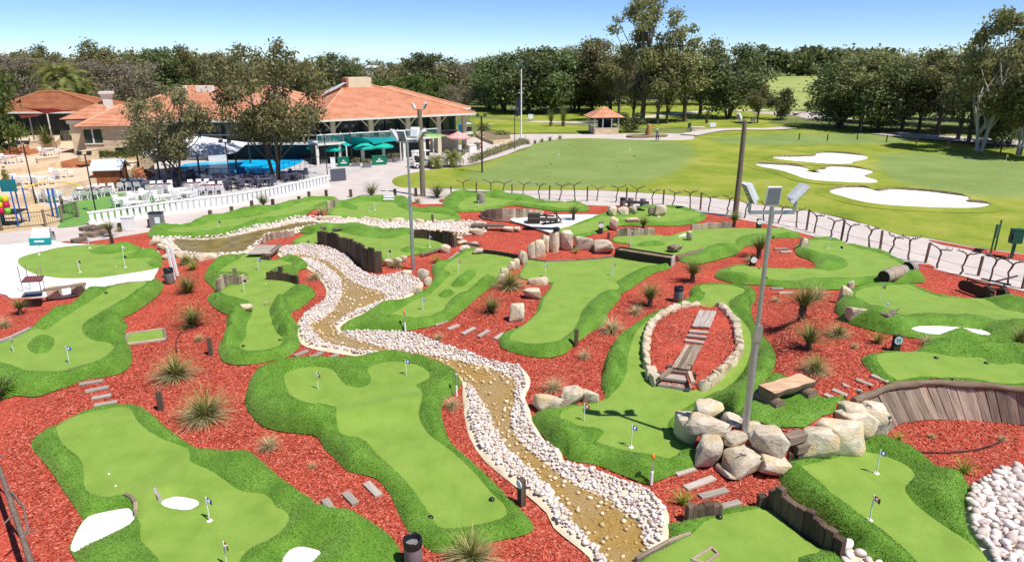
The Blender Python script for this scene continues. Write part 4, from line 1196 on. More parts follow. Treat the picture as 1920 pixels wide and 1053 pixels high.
# stone ring round the island bed
ir = thing('stone_ring','ring of cream stones around the island of red mulch','stone row',G(1300,660))
ring = wpoly(RING,6)
seg = np.linalg.norm(np.roll(ring,-1,0)-ring,axis=1); cum = np.concatenate([[0],np.cumsum(seg)])
gapA,gapB = G(1228,728),G(1297,737); gC,gD = G(1309,580),G(1345,582)
sN = 40; u = 0.0
while u < cum[-1]-.2:
    L = rr.uniform(.34,.72)
    k = np.searchsorted(cum,u+L/2)-1
    k = min(k,len(ring)-1)
    p = ring[k]; tn = ring[(k+1) % len(ring)]-ring[k-1]
    a = math.atan2(tn[1],tn[0])
    skip = any((p[0]-(q.x+r_.x)/2) ** 2+(p[1]-(q.y+r_.y)/2) ** 2 < (((q-r_).length)/2+.02) ** 2 for q,r_ in ((gapA,gapB),(gC,gD)))
    if not skip:
        big = .20+.16*(p[1] < G(1300,705).y)
        o = link('stone',ROCK['pale_stone'][rr.randrange(6)],ir,Vector((p[0],p[1],E(*p)+.17))-Vector(ir.location),a,(L*.58,rr.uniform(.13,.2)+big*.18,rr.uniform(.2,.27)+big*.35))
    u += L
# boulder retaining wall at the foot of the big lamp
bw = thing('boulder_wall','retaining wall of big sandstone boulders under the tall lamp post','retaining wall',G(1400,885))
for cx,cy,wp,hp,zc,mt,i in ((1287,806,40,66,.45,1,0),(1331,843,46,62,.5,1,1),(1388,860,66,52,.42,1,2),(1446,869,60,34,.3,1,3),(1328,797,84,40,.95,0,4),(1378,822,80,54,.85,0,5),(1442,829,64,56,.8,1,0),
                               (1324,766,52,32,.95,1,1),(1415,806,40,24,1.0,1,2),(1375,789,34,18,1.05,1,3),(1527,830,78,66,.5,1,4),(1574,818,98,68,.55,1,5),(1607,795,66,54,.7,1,0),(1628,781,66,80,.65,1,2),(1596,768,44,24,1.05,1,4),(1362,884,22,12,.1,1,3)):
    c = at(cx,cy,zc); mp_ = mpp(c)
    link('boulder',ROCK[('boulder_stone','pale_stone')[mt]][i],bw,c-Vector(bw.location),rr.uniform(-.4,.4),(wp/2*mp_*1.04,.46,hp/2*mp_*.98))
# ------------------------------------------------------------------ timber: sleepers, palisades, edgings, planks
def plank(p0,p1,wd,th,mat,name='plank',parent=None,label=None,cat=None,lift=0.0,group=None):
    """one sawn timber lying from p0 to p1 (its local x runs along it)"""
    p0,p1 = Vector(p0),Vector(p1)
    d = p1-p0; L = d.length
    b_ = MB(); e = min(.012,th*.15)
    hx,hy = L/2,wd/2
    jit = [rr.uniform(-.012,.012) for _ in range(4)]
    lo = [(-hx,-hy,0),(hx,-hy,0),(hx,hy,0),(-hx,hy,0)]
    mid = [(x,y,th-e) for x,y,z in lo]
    hi = [(x-math.copysign(e,x),y-math.copysign(e,y),th+j*.3) for (x,y,z),j in zip(lo,jit)]
    b_.add(lo+mid+hi,[(3,2,1,0),(8,9,10,11)]+[(i,(i+1) % 4,4+(i+1) % 4,4+i) for i in range(4)]+[(4+i,4+(i+1) % 4,8+(i+1) % 4,8+i) for i in range(4)])
    o = link(name,b_.mesh(name,M[mat]),parent)
    o.location = (p0+p1)/2+Vector((0,0,lift))-(Vector(parent.location) if parent else Vector())
    o.rotation_euler = (0,-math.atan2(d.z,math.hypot(d.x,d.y)),math.atan2(d.y,d.x))
    if label:tag(o,label,cat,group)
    return o
def upright(p,wd,dp,h,mat,parent,rz=0.0,name='post',lean=0.0):
    b_ = MB(); a = rr.uniform(-.02,.02); e = .015
    hx,hy = wd/2,dp/2
    lo = [(-hx,-hy,-.05),(hx,-hy,-.05),(hx,hy,-.05),(-hx,hy,-.05)]
    mid = [(x,y,h-e+a*(x > 0)) for x,y,z in lo]
    hi = [(x*.9,y*.85,h+a*(x > 0)) for x,y,z in lo]
    b_.add(lo+mid+hi,[(8,9,10,11)]+[(i,(i+1) % 4,4+(i+1) % 4,4+i) for i in range(4)]+[(4+i,4+(i+1) % 4,8+(i+1) % 4,8+i) for i in range(4)])
    o = link(name,b_.mesh(name,M[mat]),parent)
    o.location = Vector(p)-(Vector(parent.location) if parent else Vector())
    o.rotation_euler = (rr.uniform(-.03,.03),lean+rr.uniform(-.03,.03),rz)
    return o
STEPS = [([(149,721,194,714),(160,735,204,726),(172,748,209,741),(177,761,220,754)],8,'at the left edge below the grass-hump hole'),
    ([(552,668,577,658),(577,673,605,661),(606,678,634,665),(646,680,666,670)],6,'on the mulch strip above the two-lobed hole'),
    ([(815,610,837,602),(840,618,860,610),(867,627,890,615),(897,632,916,620),(928,636,943,626)],6,'between the two central turf holes'),
    ([(609,937,626,963),(647,924,667,945),(687,906,711,930)],12,'between the two big foreground holes'),
    ([(1266,889,1301,878),(1285,916,1338,896),(1312,932,1363,919),(1349,952,1388,942)],12,'below the boulder wall'),
    ([(1546,741,1571,753),(1560,732,1588,744),(1578,723,1615,736),(1604,713,1634,727),(1633,705,1664,720)],8,'climbing to the hole above the plank wall'),
    ([(1445,541,1469,542),(1460,550,1487,549)],5,'behind the big lamp post, below the vine-side hole'),([(1452,467,1478,467),(1463,473,1484,472)],4,'on the mulch patch of the vine-side hole')]
ORD = ['first','second','third','fourth','fifth','sixth','seventh','eighth','ninth','tenth','eleventh','twelfth','thirteenth','fourteenth','fifteenth','sixteenth','seventeenth','eighteenth','nineteenth','twentieth','twenty-first','twenty-second','twenty-third','twenty-fourth','twenty-fifth','twenty-sixth','twenty-seventh','twenty-eighth']
for lst,wpx,where in STEPS:
    for k,(x0,y0,x1,y1) in enumerate(lst):
        a,b_ = G(x0,y0),G(x1,y1)
        plank(a,b_,max(.2,wpx*mpp(a)*1.25),.075,'grey_plank','stepping_sleeper',None,f'{ORD[k]} grey sleeper step {where}','sleeper',lift=-.01,group='sleeper steps set in the mulch')
def palisade(label,bases,tops,n,mat='sleeper_up',dp=.12,tall=(),jag=.12):
    """row of upright timbers: bases/tops are photo points along the foot and the head"""
    bs = spline([(p.x,p.y) for p in [G(*q) for q in bases]],8,False)
    bx = [q[0] for q in bases]
    seg = np.linalg.norm(np.diff(bs,axis=0),axis=1); cu = np.concatenate([[0],np.cumsum(seg)])
    g0 = G(*bases[len(bases) // 2])
    t = thing('palisade',label,'palisade',g0)
    for k in range(n):
        u = cu[-1]*(k+.5)/n
        i = min(max(np.searchsorted(cu,u)-1,0),len(seg)-1)
        f = (u-cu[i])/seg[i]
        p = bs[i]*(1-f)+bs[i+1]*f
        tn = bs[i+1]-bs[i]
        P = Vector((p[0],p[1],E(*p)))
        pxl = 960+P.x/(P.y*CP-(P.z-CAM_H)*SP)*FPX
        ty = np.interp(pxl,[q[0] for q in tops],[q[1] for q in tops])
        h = max(.2,hgt(P,ty))*(1+rr.uniform(-jag,jag))
        if k in tall:h *= 1.6
        upright(P,cu[-1]/n*.97,dp,h,mat,t,math.atan2(tn[1],tn[0]))
    return t
palisade('tall dark palisade of uneven timbers beside the white pebble bank',[(597,458),(620,466),(640,473),(665,490),(680,502),(697,510),(717,511)],[(595,432),(630,435),(646,447),(650,440),(665,454),(680,460),(705,470),(716,480)],20,jag=.1)
palisade('short dark palisade right of the slim lamp post',[(777,449),(805,451),(830,457),(847,462),(856,461)],[(777,431),(817,431),(840,432),(856,440)],14)
palisade('pale timber palisade left of the green in the palisade hole',[(409,550),(429,539),(449,536),(466,531)],[(408,524),(421,517),(461,515)],10,'weathered_plank',tall=(6,))
palisade('dark timber palisade right of the green in the palisade hole',[(501,527),(525,529),(543,532),(560,537)],[(501,513),(512,507),(534,511),(560,518)],9,tall=(3,))
palisade('low timber palisade at the outlet of the pond',[(494,456),(511,448),(534,445),(552,440)],[(494,443),(511,434),(534,433),(552,431)],10,'weathered_plank')
palisade('pair of dark posts beside the small footbridge',[(491,489),(508,490)],[(491,472),(500,476),(508,479)],2,dp=.2)
palisade('short grey palisade at the end of the narrow pond-side hole',[(614,399),(625,395),(636,388)],[(614,380),(625,376),(636,374)],6,'weathered_plank')
palisade('curved brown plank wall behind the small picnic table',[(902,407),(917,410),(933,411),(962,410),(988,408),(1019,404)],[(905,396),(917,392),(933,391),(988,392),(1019,396)],20,'weathered_plank',jag=.05)
palisade('low palisade below the big light boulder',[(1156,444),(1180,444),(1226,443)],[(1156,434),(1165,428),(1190,426),(1226,428)],11,'weathered_plank')
palisade('low palisade left of the tall wooden pole',[(1296,434),(1330,430),(1371,427)],[(1296,420),(1330,418),(1371,415)],12,'weathered_plank')
palisade('stepped dark palisade between the two lower right holes',[(1441,954),(1468,973),(1500,996),(1523,1010),(1553,1034),(1577,1050)],[(1441,914),(1465,920),(1473,935),(1504,955),(1537,976),(1562,994),(1583,1015)],10,'sleeper_up',dp=.2)
palisade('short row of dark posts at the corner of the bottom-edge hole',[(1286,979),(1305,974),(1325,969),(1350,965)],[(1286,946),(1305,950),(1319,944),(1347,945)],4,'sleeper_up',dp=.2)
t = thing('timber_post','single squat dark post left of the stepped palisade','post',G(1427,953)); upright(G(1427,953),.22,.22,hgt(G(1427,953),927),'sleeper_up',t)

def edging(label,pts,h,wd,mat,name='timber_edging',lift=0.0):
    P = [G(*p) for p in pts]
    t = thing(name,label,'timber edging',P[0])
    for a,b_ in zip(P,P[1:]):plank(a,b_,wd,h,mat,'sleeper',t,lift=lift-.01)
    return t
edging('black timber edge between two central greens',[(890,476),(930,481),(971,488)],.38,.16,'dark_timber')
edging('thin brown timber edge in front of the standing stones',[(990,489),(1024,494),(1060,493),(1079,493)],.22,.14,'sleeper'); edging('thin brown timber edge running to the black planter box',[(1079,493),(1115,490),(1153,484)],.22,.14,'sleeper')
edging('grey timber edge of the mulch triangle at the slim lamp post',[(812,502),(840,492),(860,476)],.18,.15,'grey_plank')
edging('dark sleeper kerb curving round the picnic pad',[(899,404),(907,410),(925,414),(955,417),(975,421),(1003,430),(1031,439)],.12,.15,'sleeper')
edging('grey timber edge at the far left of the grass-hump hole',[(-20,652),(25,636),(58,620)],.2,.2,'grey_plank')
plank(G(130,704),G(188,688),.2,.16,'sleeper','sleeper',None,'brown sleeper lying on the rim of the grass-hump hole','sleeper',lift=.1)
edging('pale timber edge along the bottom-edge hole beside the stream',[(1192,1056),(1252,1023),(1294,1008)],.2,.1,'weathered_plank')
edging('small curved timber lip behind the corner sand trap of the lower left hole',[(237,940),(249,945),(257,956),(257,971)],.3,.1,'weathered_plank')
edging('tiny timber lip at the round sand trap of the lower left hole',[(292,927),(295,936),(302,944)],.26,.1,'grey_plank')
# loose frame at the bottom edge
t = thing('timber_box','small open timber frame lying on the bottom-edge hole','frame',G(1320,1050))
fr = [G(*p) for p in ((1296,1060),(1333,1036),(1346,1048),(1320,1066))]
for a,b_ in zip(fr,fr[1:]+fr[:1]):plank(a,b_,.07,.13,'weathered_plank','board',t,lift=.08)
# black planter box
A_,B_,C_ = G(1153,485),G(1256,502),G(1158,474)
t = thing('planter_box','long black timber planter box between two central greens','planter',A_)
n_ = (B_-A_).normalized(); up_ = Vector((-n_.y,n_.x,0))*.75
for k in range(2):
    plank(A_,B_,.1,.3,'dark_timber','front_board',t,lift=.3*k)
    plank(A_+up_,B_+up_,.1,.3,'dark_timber','back_board',t,lift=.3*k)
plank(A_+up_*.1,A_+up_*.95,.1,.62,'dark_timber','end_board',t); plank(B_+up_*.1,B_+up_*.95,.1,.62,'grey_plank','end_board',t)
MB().prism([tuple((A_+n_*.05+up_*.08)[:2]),tuple((B_-n_*.05+up_*.08)[:2]),tuple((B_-n_*.05+up_*.93)[:2]),tuple((A_+n_*.05+up_*.93)[:2])],.02,.52).build('soil',M['soil'],t,A_)
# timbers on the island: ramp, rungs and steps
t = thing('plank_ramp','weathered plank ramp and steps crossing the island of red mulch','ramp',G(1300,650))
def quadplanks(tl,tr,bl,br,n,z0,z1,mat='grey_plank',name='plank',th=.07):
    TL,TR,BL_,BR_ = [at(*p,z) for p,z in ((tl,z1),(tr,z1),(bl,z0),(br,z0))]
    for k in range(n):
        f = (k+.5)/n
        a = BL_.lerp(BR_,f); b_ = TL.lerp(TR,f)
        plank(a,b_,(BR_-BL_).length/n*.95,th,mat,name,t)
quadplanks((1311,582),(1344,585),(1297,613),(1331,615),3,.34,.2)
for a in ((1292,622,1328,625),(1288,630,1325,634),(1284,639,1320,644)):plank(at(a[0],a[1],.3),at(a[2],a[3],.3),.2,.08,'grey_plank','rung',t)
quadplanks((1285,648),(1317,649),(1259,690),(1293,695),4,.42,.36,'weathered_plank')
plank(at(1241,707,.34),at(1287,713,.34),.4,.1,'grey_plank','step',t); plank(at(1234,722,.1),at(1295,731,.1),.4,.16,'grey_plank','step',t); plank(at(1256,697,.40),at(1291,702,.40),.16,.1,'sleeper','riser',t)
for p,h in (((1236,714),.42),((1299,722),.5),((1292,705),.5),((1253,702),.42)):upright(G(*p),.16,.14,h,'sleeper_up',t)
plank(at(1236,712,.46),at(1258,694,.5),.15,.12,'weathered_plank','rail',t); plank(at(1299,720,.5),at(1292,700,.52),.15,.12,'weathered_plank','rail',t)
# sleeper steps through the boulder wall
t = thing('sleeper_steps','dark sleeper steps between the boulders up to the log lawn','steps',G(1500,862))
for k,(a,z) in enumerate((((1487,860,1527,852),.08),((1486,846,1516,838),.4),((1470,830,1503,820),.75))):plank(at(a[0],a[1],z),at(a[2],a[3],z),.42,.26,'sleeper','step',t)
for p,h in (((1481,868),.4),((1478,852),.75),((1468,842),.95),((1455,828),1.15)):upright(at(*p,0),.2,.2,h,'sleeper_up',t)
# leaning plank wall below the hole on the bank
t = thing('plank_wall','curved retaining wall of leaning weathered planks with a log rail','retaining wall',at(1760,785))
TP = [(1600,757),(1622,748),(1661,732),(1700,725),(1734,722),(1802,725),(1858,729),(1920,736),(2010,752)]
BT = [(1650,822),(1672,802),(1692,790),(1746,784),(1802,785),(1858,788),(1920,794),(2010,812)]
tpw = spline([tuple(at(*p,1.12)[:2]) for p in TP],6,False); btw = spline([tuple(at(*p,0.0)[:2]) for p in BT],6,False)
def resamp(c,n):
    s = np.concatenate([[0],np.cumsum(np.linalg.norm(np.diff(c,axis=0),axis=1))])
    u = np.linspace(0,s[-1],n)
    return np.column_stack([np.interp(u,s,c[:,0]),np.interp(u,s,c[:,1])])
nP = 25
T_,B2 = resamp(tpw,nP+1),resamp(btw,nP+1)
for k in range(nP):
    a0,a1,b0,b1 = [Vector((*q,z)) for q,z in ((B2[k],-.02),(B2[k+1],-.02),(T_[k],1.1),(T_[k+1],1.1))]
    n_ = ((a1-a0).cross(b0-a0)).normalized()
    if n_.y > 0:n_ =-n_
    off = n_*(.06+rr.uniform(0,.03)); g = .04
    b_ = MB(); qd = [a0.lerp(a1,g),a0.lerp(a1,1-g),b0.lerp(b1,1-g)+Vector((0,0,rr.uniform(-.05,.05))),b0.lerp(b1,g)+Vector((0,0,rr.uniform(-.05,.05)))]
    b_.add([q-n_*.02 for q in qd]+[q+off for q in qd],[(4,5,6,7),(0,1,5,4),(1,2,6,5),(2,3,7,6),(3,0,4,7)])
    # long axis as local x for the grain
    mid = (a0+a1+b0+b1)/4; ax = ((b0+b1)/2-(a0+a1)/2).normalized(); ay = n_.cross(ax).normalized()
    Mx = Matrix((ax,ay,ax.cross(ay))).transposed().to_4x4(); Mx.translation = mid
    inv_ = Mx.inverted(); b_.v = [tuple(inv_ @ Vector(q)) for q in b_.v]
    o = link('plank',b_.mesh('plank',M['weathered_plank']),t)
    o.matrix_basis = Matrix.Translation(-Vector(t.location)) @ Mx
rl = [Vector((*q,1.22+.03*math.sin(i*2.1))) for i,q in enumerate(resamp(tpw,15))]
MB().tube([q-Vector(t.location) for q in rl],[.13+.02*math.sin(i*1.7) for i in range(15)],9).build('log_rail',M['log_bark'],t)
# logs
def log(label,p0,p1,r,z,name='log',cut='log_cut'):
    a,b_ = Vector(p0),Vector(p1)
    t = thing(name,label,'log',tuple((a+b_)/2))
    c = Vector(t.location); d = (b_-a)/7
    pts = [a+d*i-c+Vector((0,0,.015*math.sin(i*2))) for i in range(8)]
    MB().tube(pts,[r*(1+.06*math.sin(i*1.9)) for i in range(8)],12,cap=False).build('bark',M['log_bark'],t)
    for q,s_ in ((pts[0],-1),(pts[-1],1)):MB().tube([q-d*.01*-s_*0,q+d.normalized()*.012*s_],r*.97,12).build('cut_end',M[cut],t)
    return t
a,b_ = G(1268,489),G(1316,476); a.z += .17; b_.z += .17; log('grey round log edging the upper hole beside the planter',a,b_,.19,0)
a,b_ = G(790,481),G(833,468); a.z += .1; b_.z += .1; log('thin grey log behind the slim lamp post',a,b_,.12,0)
# split log bench
LB0,LB1 = G(1432,763),G(1512,738)
t = thing('log_bench','split log bench with a pale flat seat on the thick turf lawn','bench',tuple((LB0+LB1)/2))
c = Vector(t.location); d = LB1-LB0; ax = d.normalized(); ay = Vector((-ax.y,ax.x,0))
vs = []; fs = []; ns,nr = 10,9
for i in range(ns):
    f = i/(ns-1); o_ = LB0+d*f-c+Vector((0,0,.62)); wv = 1+.08*math.sin(i*1.7)
    for k in range(nr):
        an = pi+pi*k/(nr-1)
        vs.append(o_+ay*math.cos(an)*.34*wv+Vector((0,0,math.sin(an)*.36*wv)))
for i in range(ns-1):
    for k in range(nr-1):fs.append((i*nr+k,(i+1)*nr+k,(i+1)*nr+k+1,i*nr+k+1))
fs += [tuple(range(nr)),tuple(range((ns-1)*nr,ns*nr))[::-1]]
MB().add(vs,fs,True).build('half_log',M['log_bark'],t)
sv = []
for i in range(ns):
    sv += [vs[i*nr]*.96+Vector((0,0,.03)),vs[i*nr+nr-1]*.96+Vector((0,0,.03))]
MB().add(sv,[(2*i,2*i+1,2*i+3,2*i+2) for i in range(ns-1)]).build('seat',M['log_cut'],t)
for f in (.1,.85):
    p = LB0+d*f-c+Vector((0,0,.2)); MB().tube([p-ay*.48,p,p+ay*.48],[.23,.22,.22],10).build('cross_log',M['log_bark'],t)
# footbridge and slab bridge
t = thing('footbridge','small plank footbridge over the outlet of the pond','footbridge',G(492,478))
for k in range(9):
    f = (k+.5)/9
    a = at(462,477,.3).lerp(at(486,461,.3),f); b_ = at(508,476,.3).lerp(at(526,461,.3),f)
    plank(a,b_,.28,.07,'grey_plank','plank',t)
plank(at(508,479,.15),at(526,464,.15),.1,.3,'sleeper','side_beam',t)
t = thing('stone_crossing','stone slabs stepping across the head of the stream','stone steps',G(920,430))
for a in ((893,425,30,9),(925,424,34,8),(950,430,26,9),(968,430,16,8),(868,455,22,10),(888,459,24,9),(872,466,22,10),(896,469,20,8),(860,448,16,9)):rock(*a,parent=t,name='stone',mat='pale_stone',depth=1.2)
plank(at(884,423,.3),at(946,424,.3),.5,.14,'sleeper','plank',t); plank(at(870,458,.25),at(900,462,.25),.3,.14,'sleeper','plank',t)
# loose stack of sleepers by the road
t = thing('sleeper_stack','stack of dark sleepers beside the road and a grass tree','timber stack',G(168,448))
for k,(a,z) in enumerate((((136,456,165,450),0),((153,445,181,438),.0),((153,440,180,434),.25),((170,445,200,436),.0),((172,440,199,432),.22))):plank(G(a[0],a[1]),G(a[2],a[3]),.45,.26,'sleeper','sleeper',t,lift=z)
# framed turf mat
q4 = [G(*p) for p in ((235,647),(240,627),(308,618),(311,637))]
t = thing('turf_mat','small framed rectangle of bright turf set in the mulch','mat',tuple(sum(q4,Vector())/4))
for a,b_ in zip(q4,q4[1:]+q4[:1]):plank(a,b_,.14,.09,'weathered_plank','frame_board',t)
MB().prism([tuple(p[:2]) for p in q4],.01,.05).build('turf',M['putting_turf'],t,Vector(t.location)*1)

# ------------------------------------------------------------------ flags, cups, tee markers, balls, torches
def strut(me):return me
POLE = MB().tube([(0,0,0),(0,0,1)],.017,6).mesh('pole',M['white_paint'])
CUP = MB().lathe([(.085,.0),(.085,.02),(.055,.025),(.02,.025)],12).mesh('cup_collar',M['white_plastic'])
def flagmesh(mat):
    b_ = MB()
    for i in range(5):
        pass
    vs = [(x*.042,.02*math.sin(x*1.4),z-.012*x) for z in (.02,.17) for x in range(5)]
    vs2 = [(x,y+.006,z) for x,y,z in vs]
    b_.add(vs,[(i,i+1,i+6,i+5) for i in range(4)]); b_.add(vs2,[(i+5,i+6,i+1,i) for i in range(4)])
    return b_.mesh('flag',M[mat])
FL = {k:flagmesh('flag_'+k) for k in ('blue','red','white','dark')}
PATCH = MB().box((.085,0,.075),(.06,.055,.07)).mesh('emblem',M['flag_white'])
def pin(bx,by,ty,col,where,zoff=.1,small=False):
    g = G(bx,by); g.z += zoff
    g = at(bx,by,g.z)
    h = max(.45,hgt(g,ty))
    t = thing('flag_pin',f'{dict(dark="black", white="white").get(col, col)} flag on a white pin {where}','flag',g,group='golf flag pins')
    p = link('pole',POLE,t); p.scale = (1,1,h)
    a = rr.uniform(-.5,.5)+(.3 if col != 'red' else-.3)
    f = link('flag',FL[col],t,(0,0,h-.19),a)
    if not small:
        link('cup_collar',CUP,t)
        if col in ('blue','red'):link('emblem',PATCH,f)
    return t
for a in ((393,976,931,'blue','beside the round sand trap of the lower left hole'),(426,1062,1014,'red','at the bottom edge of the lower left hole'),(597,734,697,'red','on the left lobe of the two-lobed hole'),(762,708,673,'blue','on the right lobe of the two-lobed hole'),
          (26,660,630,'red','left of the dark grass hump'),(131,683,648,'blue','right of the dark grass hump'),(485,507,484,'blue','on the upper part of the palisade hole'),(458,548,523,'dark','in front of the pale palisade'),
          (150,510,487,'dark','nearest the viewer on the round practice green'),(235,501,478,'dark','nearest the mulch on the round practice green'),(232,481,460,'white','behind another flag on the round practice green'),(168,465,445,'white','at the far rim of the round practice green'),(73,477,459,'white','at the road end of the round practice green'),
          (411,431,413,'dark','on the narrow pond-side hole'),(693,402,387,'blue','nearer on the bench-rim hole'),(703,394,379,'white','farther on the bench-rim hole'),(897,389,375,'blue','beside the upright barrel'),(729,488,468,'dark','at the end of the tall dark palisade'),
          (806,463,441,'blue','in front of the short dark palisade'),(793,583,557,'blue','below the two oval grass humps'),(859,511,486,'red','above the two oval grass humps'),(1022,521,495,'blue','on the central green near the mulch wedge'),(1148,518,492,'red','on the central green near the planter box'),
          (1233,417,403,'white','in front of the big light boulder'),(1181,468,430,'red','at the corner of the black planter box'),(1257,471,457,'blue','behind the half-dome boulder'),(1553,466,445,'blue','nearest the vine fence on the barrel hole'),(1572,483,460,'dark','farther from the vine fence on the barrel hole'),
          (1650,561,533,'red','behind the brown boulders of the right hole'),(1659,592,565,'blue','rising behind the rough brown boulder'),(1095,790,756,'red','near three boulders on the looping hole'),(1183,838,796,'blue','at the front of the looping hole'),(1643,887,843,'blue','farther on the lower right corner hole'),(1630,975,927,'red','nearer on the lower right corner hole')):
    pin(*a)
for a in ((1030,315,305,'dark','at the near left of the mown putting green'),(1155,319,310,'dark','at the near middle of the mown putting green'),(1187,301,291,'dark','at the right of the mown putting green'),(1180,287,278,'white','at the far right of the mown putting green'),(1066,276,270,'dark','at the far left of the mown putting green'),(1047,297,288,'white','at the left rim of the mown putting green')):
    pin(*a,zoff=.03,small=True)
simple('flag_yellow',(.75,.55,.02),0.7)
FL['yellow'] = flagmesh('flag_yellow'); pin(1880,327,290,'yellow','on the smooth green beyond the bunkers',.02,True)
TEE = MB().lathe([(.085,0),(.085,.02),(.06,.055),(.02,.068),(0.001,.07)],12).mesh('tee_marker',M['black_rubber'])
for k,(a,b_,w_) in enumerate(((103,826,'at the left rim of the lower left hole'),(272,781,'at the far rim of the lower left hole'),(807,970,'at the near left of the two-lobed hole'),(922,936,'at the near right of the two-lobed hole'),(199,549,'left at the far end of the grass-hump hole'),(267,541,'right at the far end of the grass-hump hole'),
    (456,649,'left at the near end of the palisade hole'),(525,638,'right at the near end of the palisade hole'),(969,613,'left at the near end of the central green'),(1061,638,'right at the near end of the central green'),(1319,550,'left at the head of the looping hole'),(1390,555,'right at the head of the looping hole'),(1755,671,'far left on the hole above the plank wall'),
    (1849,681,'far right on the hole above the plank wall'),(1787,713,'nearest the log rail of the plank wall'),(1349,969,'at the corner of the bottom-edge hole'),(1423,504,'left on the barrel hole'),(1437,521,'right on the barrel hole'),(1451,444,'on the upper hole near the big lamp'),(578,453,'left of the tall dark palisade'))):
    g = G(a,b_); o = link('tee_marker',TEE,None,at(a,b_,g.z+.13)); tag(o,f'black rubber dome marker {w_}','tee marker','black tee markers')
BALL = npmesh('golf_ball',I2[0]*.035,I2[1],M['white_plastic'],True)
for a,b_,w_ in ((204,888,'farther of two on the lower left green'),(217,911,'nearer of two on the lower left green'),(217,499,'on the round practice green'),(498,532,'between the two palisades'),(1448,754,'farther of two on the thick turf lawn'),(1500,755,'nearer of two on the thick turf lawn'),(1838,618,'on the curved sand trap'),(1391,786,'at the foot of the tall lamp post')):
    g = G(a,b_); o = link('golf_ball',BALL,None,at(a,b_,g.z+.14)); tag(o,f'white golf ball {w_}','golf ball')
for (bx,by,ty),w_ in (((760,622,583),'beside the stream bend'),((856,742,700),'between the two-lobed hole and the stream'),((1221,908,852),'at the tip of the looping hole')):
    g = G(bx,by); h = hgt(g,ty); t = thing('garden_torch',f'thin garden torch with a white foot {w_}','torch',g)
    MB().tube([(0,0,0),(0,0,h*.45)],.045,8).build('foot_sleeve',M['white_paint'],t); MB().tube([(0,0,h*.45),(0,0,h*.85)],.02,6).build('stake',M['galvanised'],t); MB().lathe([(.03,h*.85),(.06,h*.92),(.045,h),(.01,h*1.02)],9).build('burner',M['torch_orange'] if bx != 856 else M['galvanised'],t)
# ------------------------------------------------------------------ short posts, numbered bollards, bins
def bollard(bx,by,ty,label,num=None,disc=True,wd=.16,mat='sleeper_up',face=0.0):
    g = G(bx,by); h = hgt(g,ty); t = thing('bollard',label,'bollard',g,face)
    MB().box((0,0,h/2),(wd,wd*.8,h),taper=.97).build('post',M[mat],t)
    if disc:
        dk = MB(); r_ = wd*.62; y =-wd*.4-.012
        dk.add([(r_*math.cos(2*pi*k/16),y-.012,h-r_-.02+r_*math.sin(2*pi*k/16)) for k in range(16)]+[(r_*math.cos(2*pi*k/16),y+.012,h-r_-.02+r_*math.sin(2*pi*k/16)) for k in range(16)],[tuple(range(16))]+[(k,16+k,16+(k+1) % 16,(k+1) % 16) for k in range(16)])
        dsk = dk.build('number_disc',M['sign_white' if num is None else 'sign_disc'],t)
        if num:
            b_ = MB()
            for i in range(len(num)):
                x = (i-(len(num)-1)/2)*r_*.55
                b_.box((x,y-.016,h-r_-.02),(r_*.16,.006,r_*.9)); b_.box((x-r_*.14,y-.016,h-r_+r_*.3),(r_*.22,.006,r_*.14))
            b_.build('number',M['sign_ink'],dsk)
    return t
simple('sign_disc',(.45,.56,.62),0.5,var=0.04)
bollard(1678,658,628,'black bollard with a grey-blue disc numbered 11','11',wd=.26,mat='dark_timber')
bollard(978,945,897,'wooden bollard with a pale disc between stream and two-lobed hole',None,wd=.2,face=-1.0); bollard(1411,497,480,'dark bollard with a white disc beside the barrel hole',wd=.3,mat='dark_timber'); bollard(1422,429,410,'dark bollard with a white disc behind the upper hole',wd=.3,mat='dark_timber'); bollard(1126,437,417,'dark bollard with a white disc at the rim of the boulder hole',wd=.28,mat='dark_timber')
for a,lb in (((396,664,633),'short grey post with a pale cap beside the palisade hole'),((303,768,733),'short wooden post above the lower left hole'),((1080,648,617),'short wooden post at the near end of the central green'),((1141,447,436),'small grey post left of the low palisade'),((811,417,402),'dark post on the rim of the bench-rim hole'),((211,458,441),'short post on the mulch above the practice green')):
    bollard(*a,lb,disc=False,wd=.17)
ROADP = [(100,450,434),(165,436,425),(226,432,418),(282,426,411),(395,407,394),(435,399,387),(473,391,376),(512,385,373),(561,377,368),(580,372,359),(612,368,356),(658,369,355),(741,369,354),(780,368,353)]
for k,a in enumerate(ROADP):bollard(*a,f'{ORD[k]} wooden kerb post along the road, counted from the practice green',disc=False,wd=.24)
def bin_(bx,by,ty,wpx,label,body='bin_grey',liner=True):
    g = G(bx,by); h = hgt(g,ty); r_ = wpx/2*mpp(g); t = thing('litter_bin',label,'bin',g)
    MB().lathe([(r_*.9,0),(r_,.05),(r_,h*.8)],16).build('drum',M[body],t)
    MB().lathe([(r_*1.04,h*.74),(r_*1.06,h*.97),(r_*.98,h),(r_*.85,h*.97),(r_*.8,h*.7)],16,cap=False).build('liner',M['black_rubber'],t)
    MB().lathe([(r_*.84,h*.78),(.01,h*.76)],16).build('rubbish',M['black_panel'],t)
bin_(776,1062,1008,34,'round litter bin with black liner at the bottom edge'); bin_(1271,564,537,17,'round litter bin with black liner above the looping hole'); bin_(319,530,503,17,'round litter bin beside the white double post','pole_bin' if 'pole_bin' in M else 'bin_grey'); bin_(1043,444,427,12,'round litter bin behind the standing stones'); bin_(1167,387,371,10,'round litter bin at the plank bench by the vines')
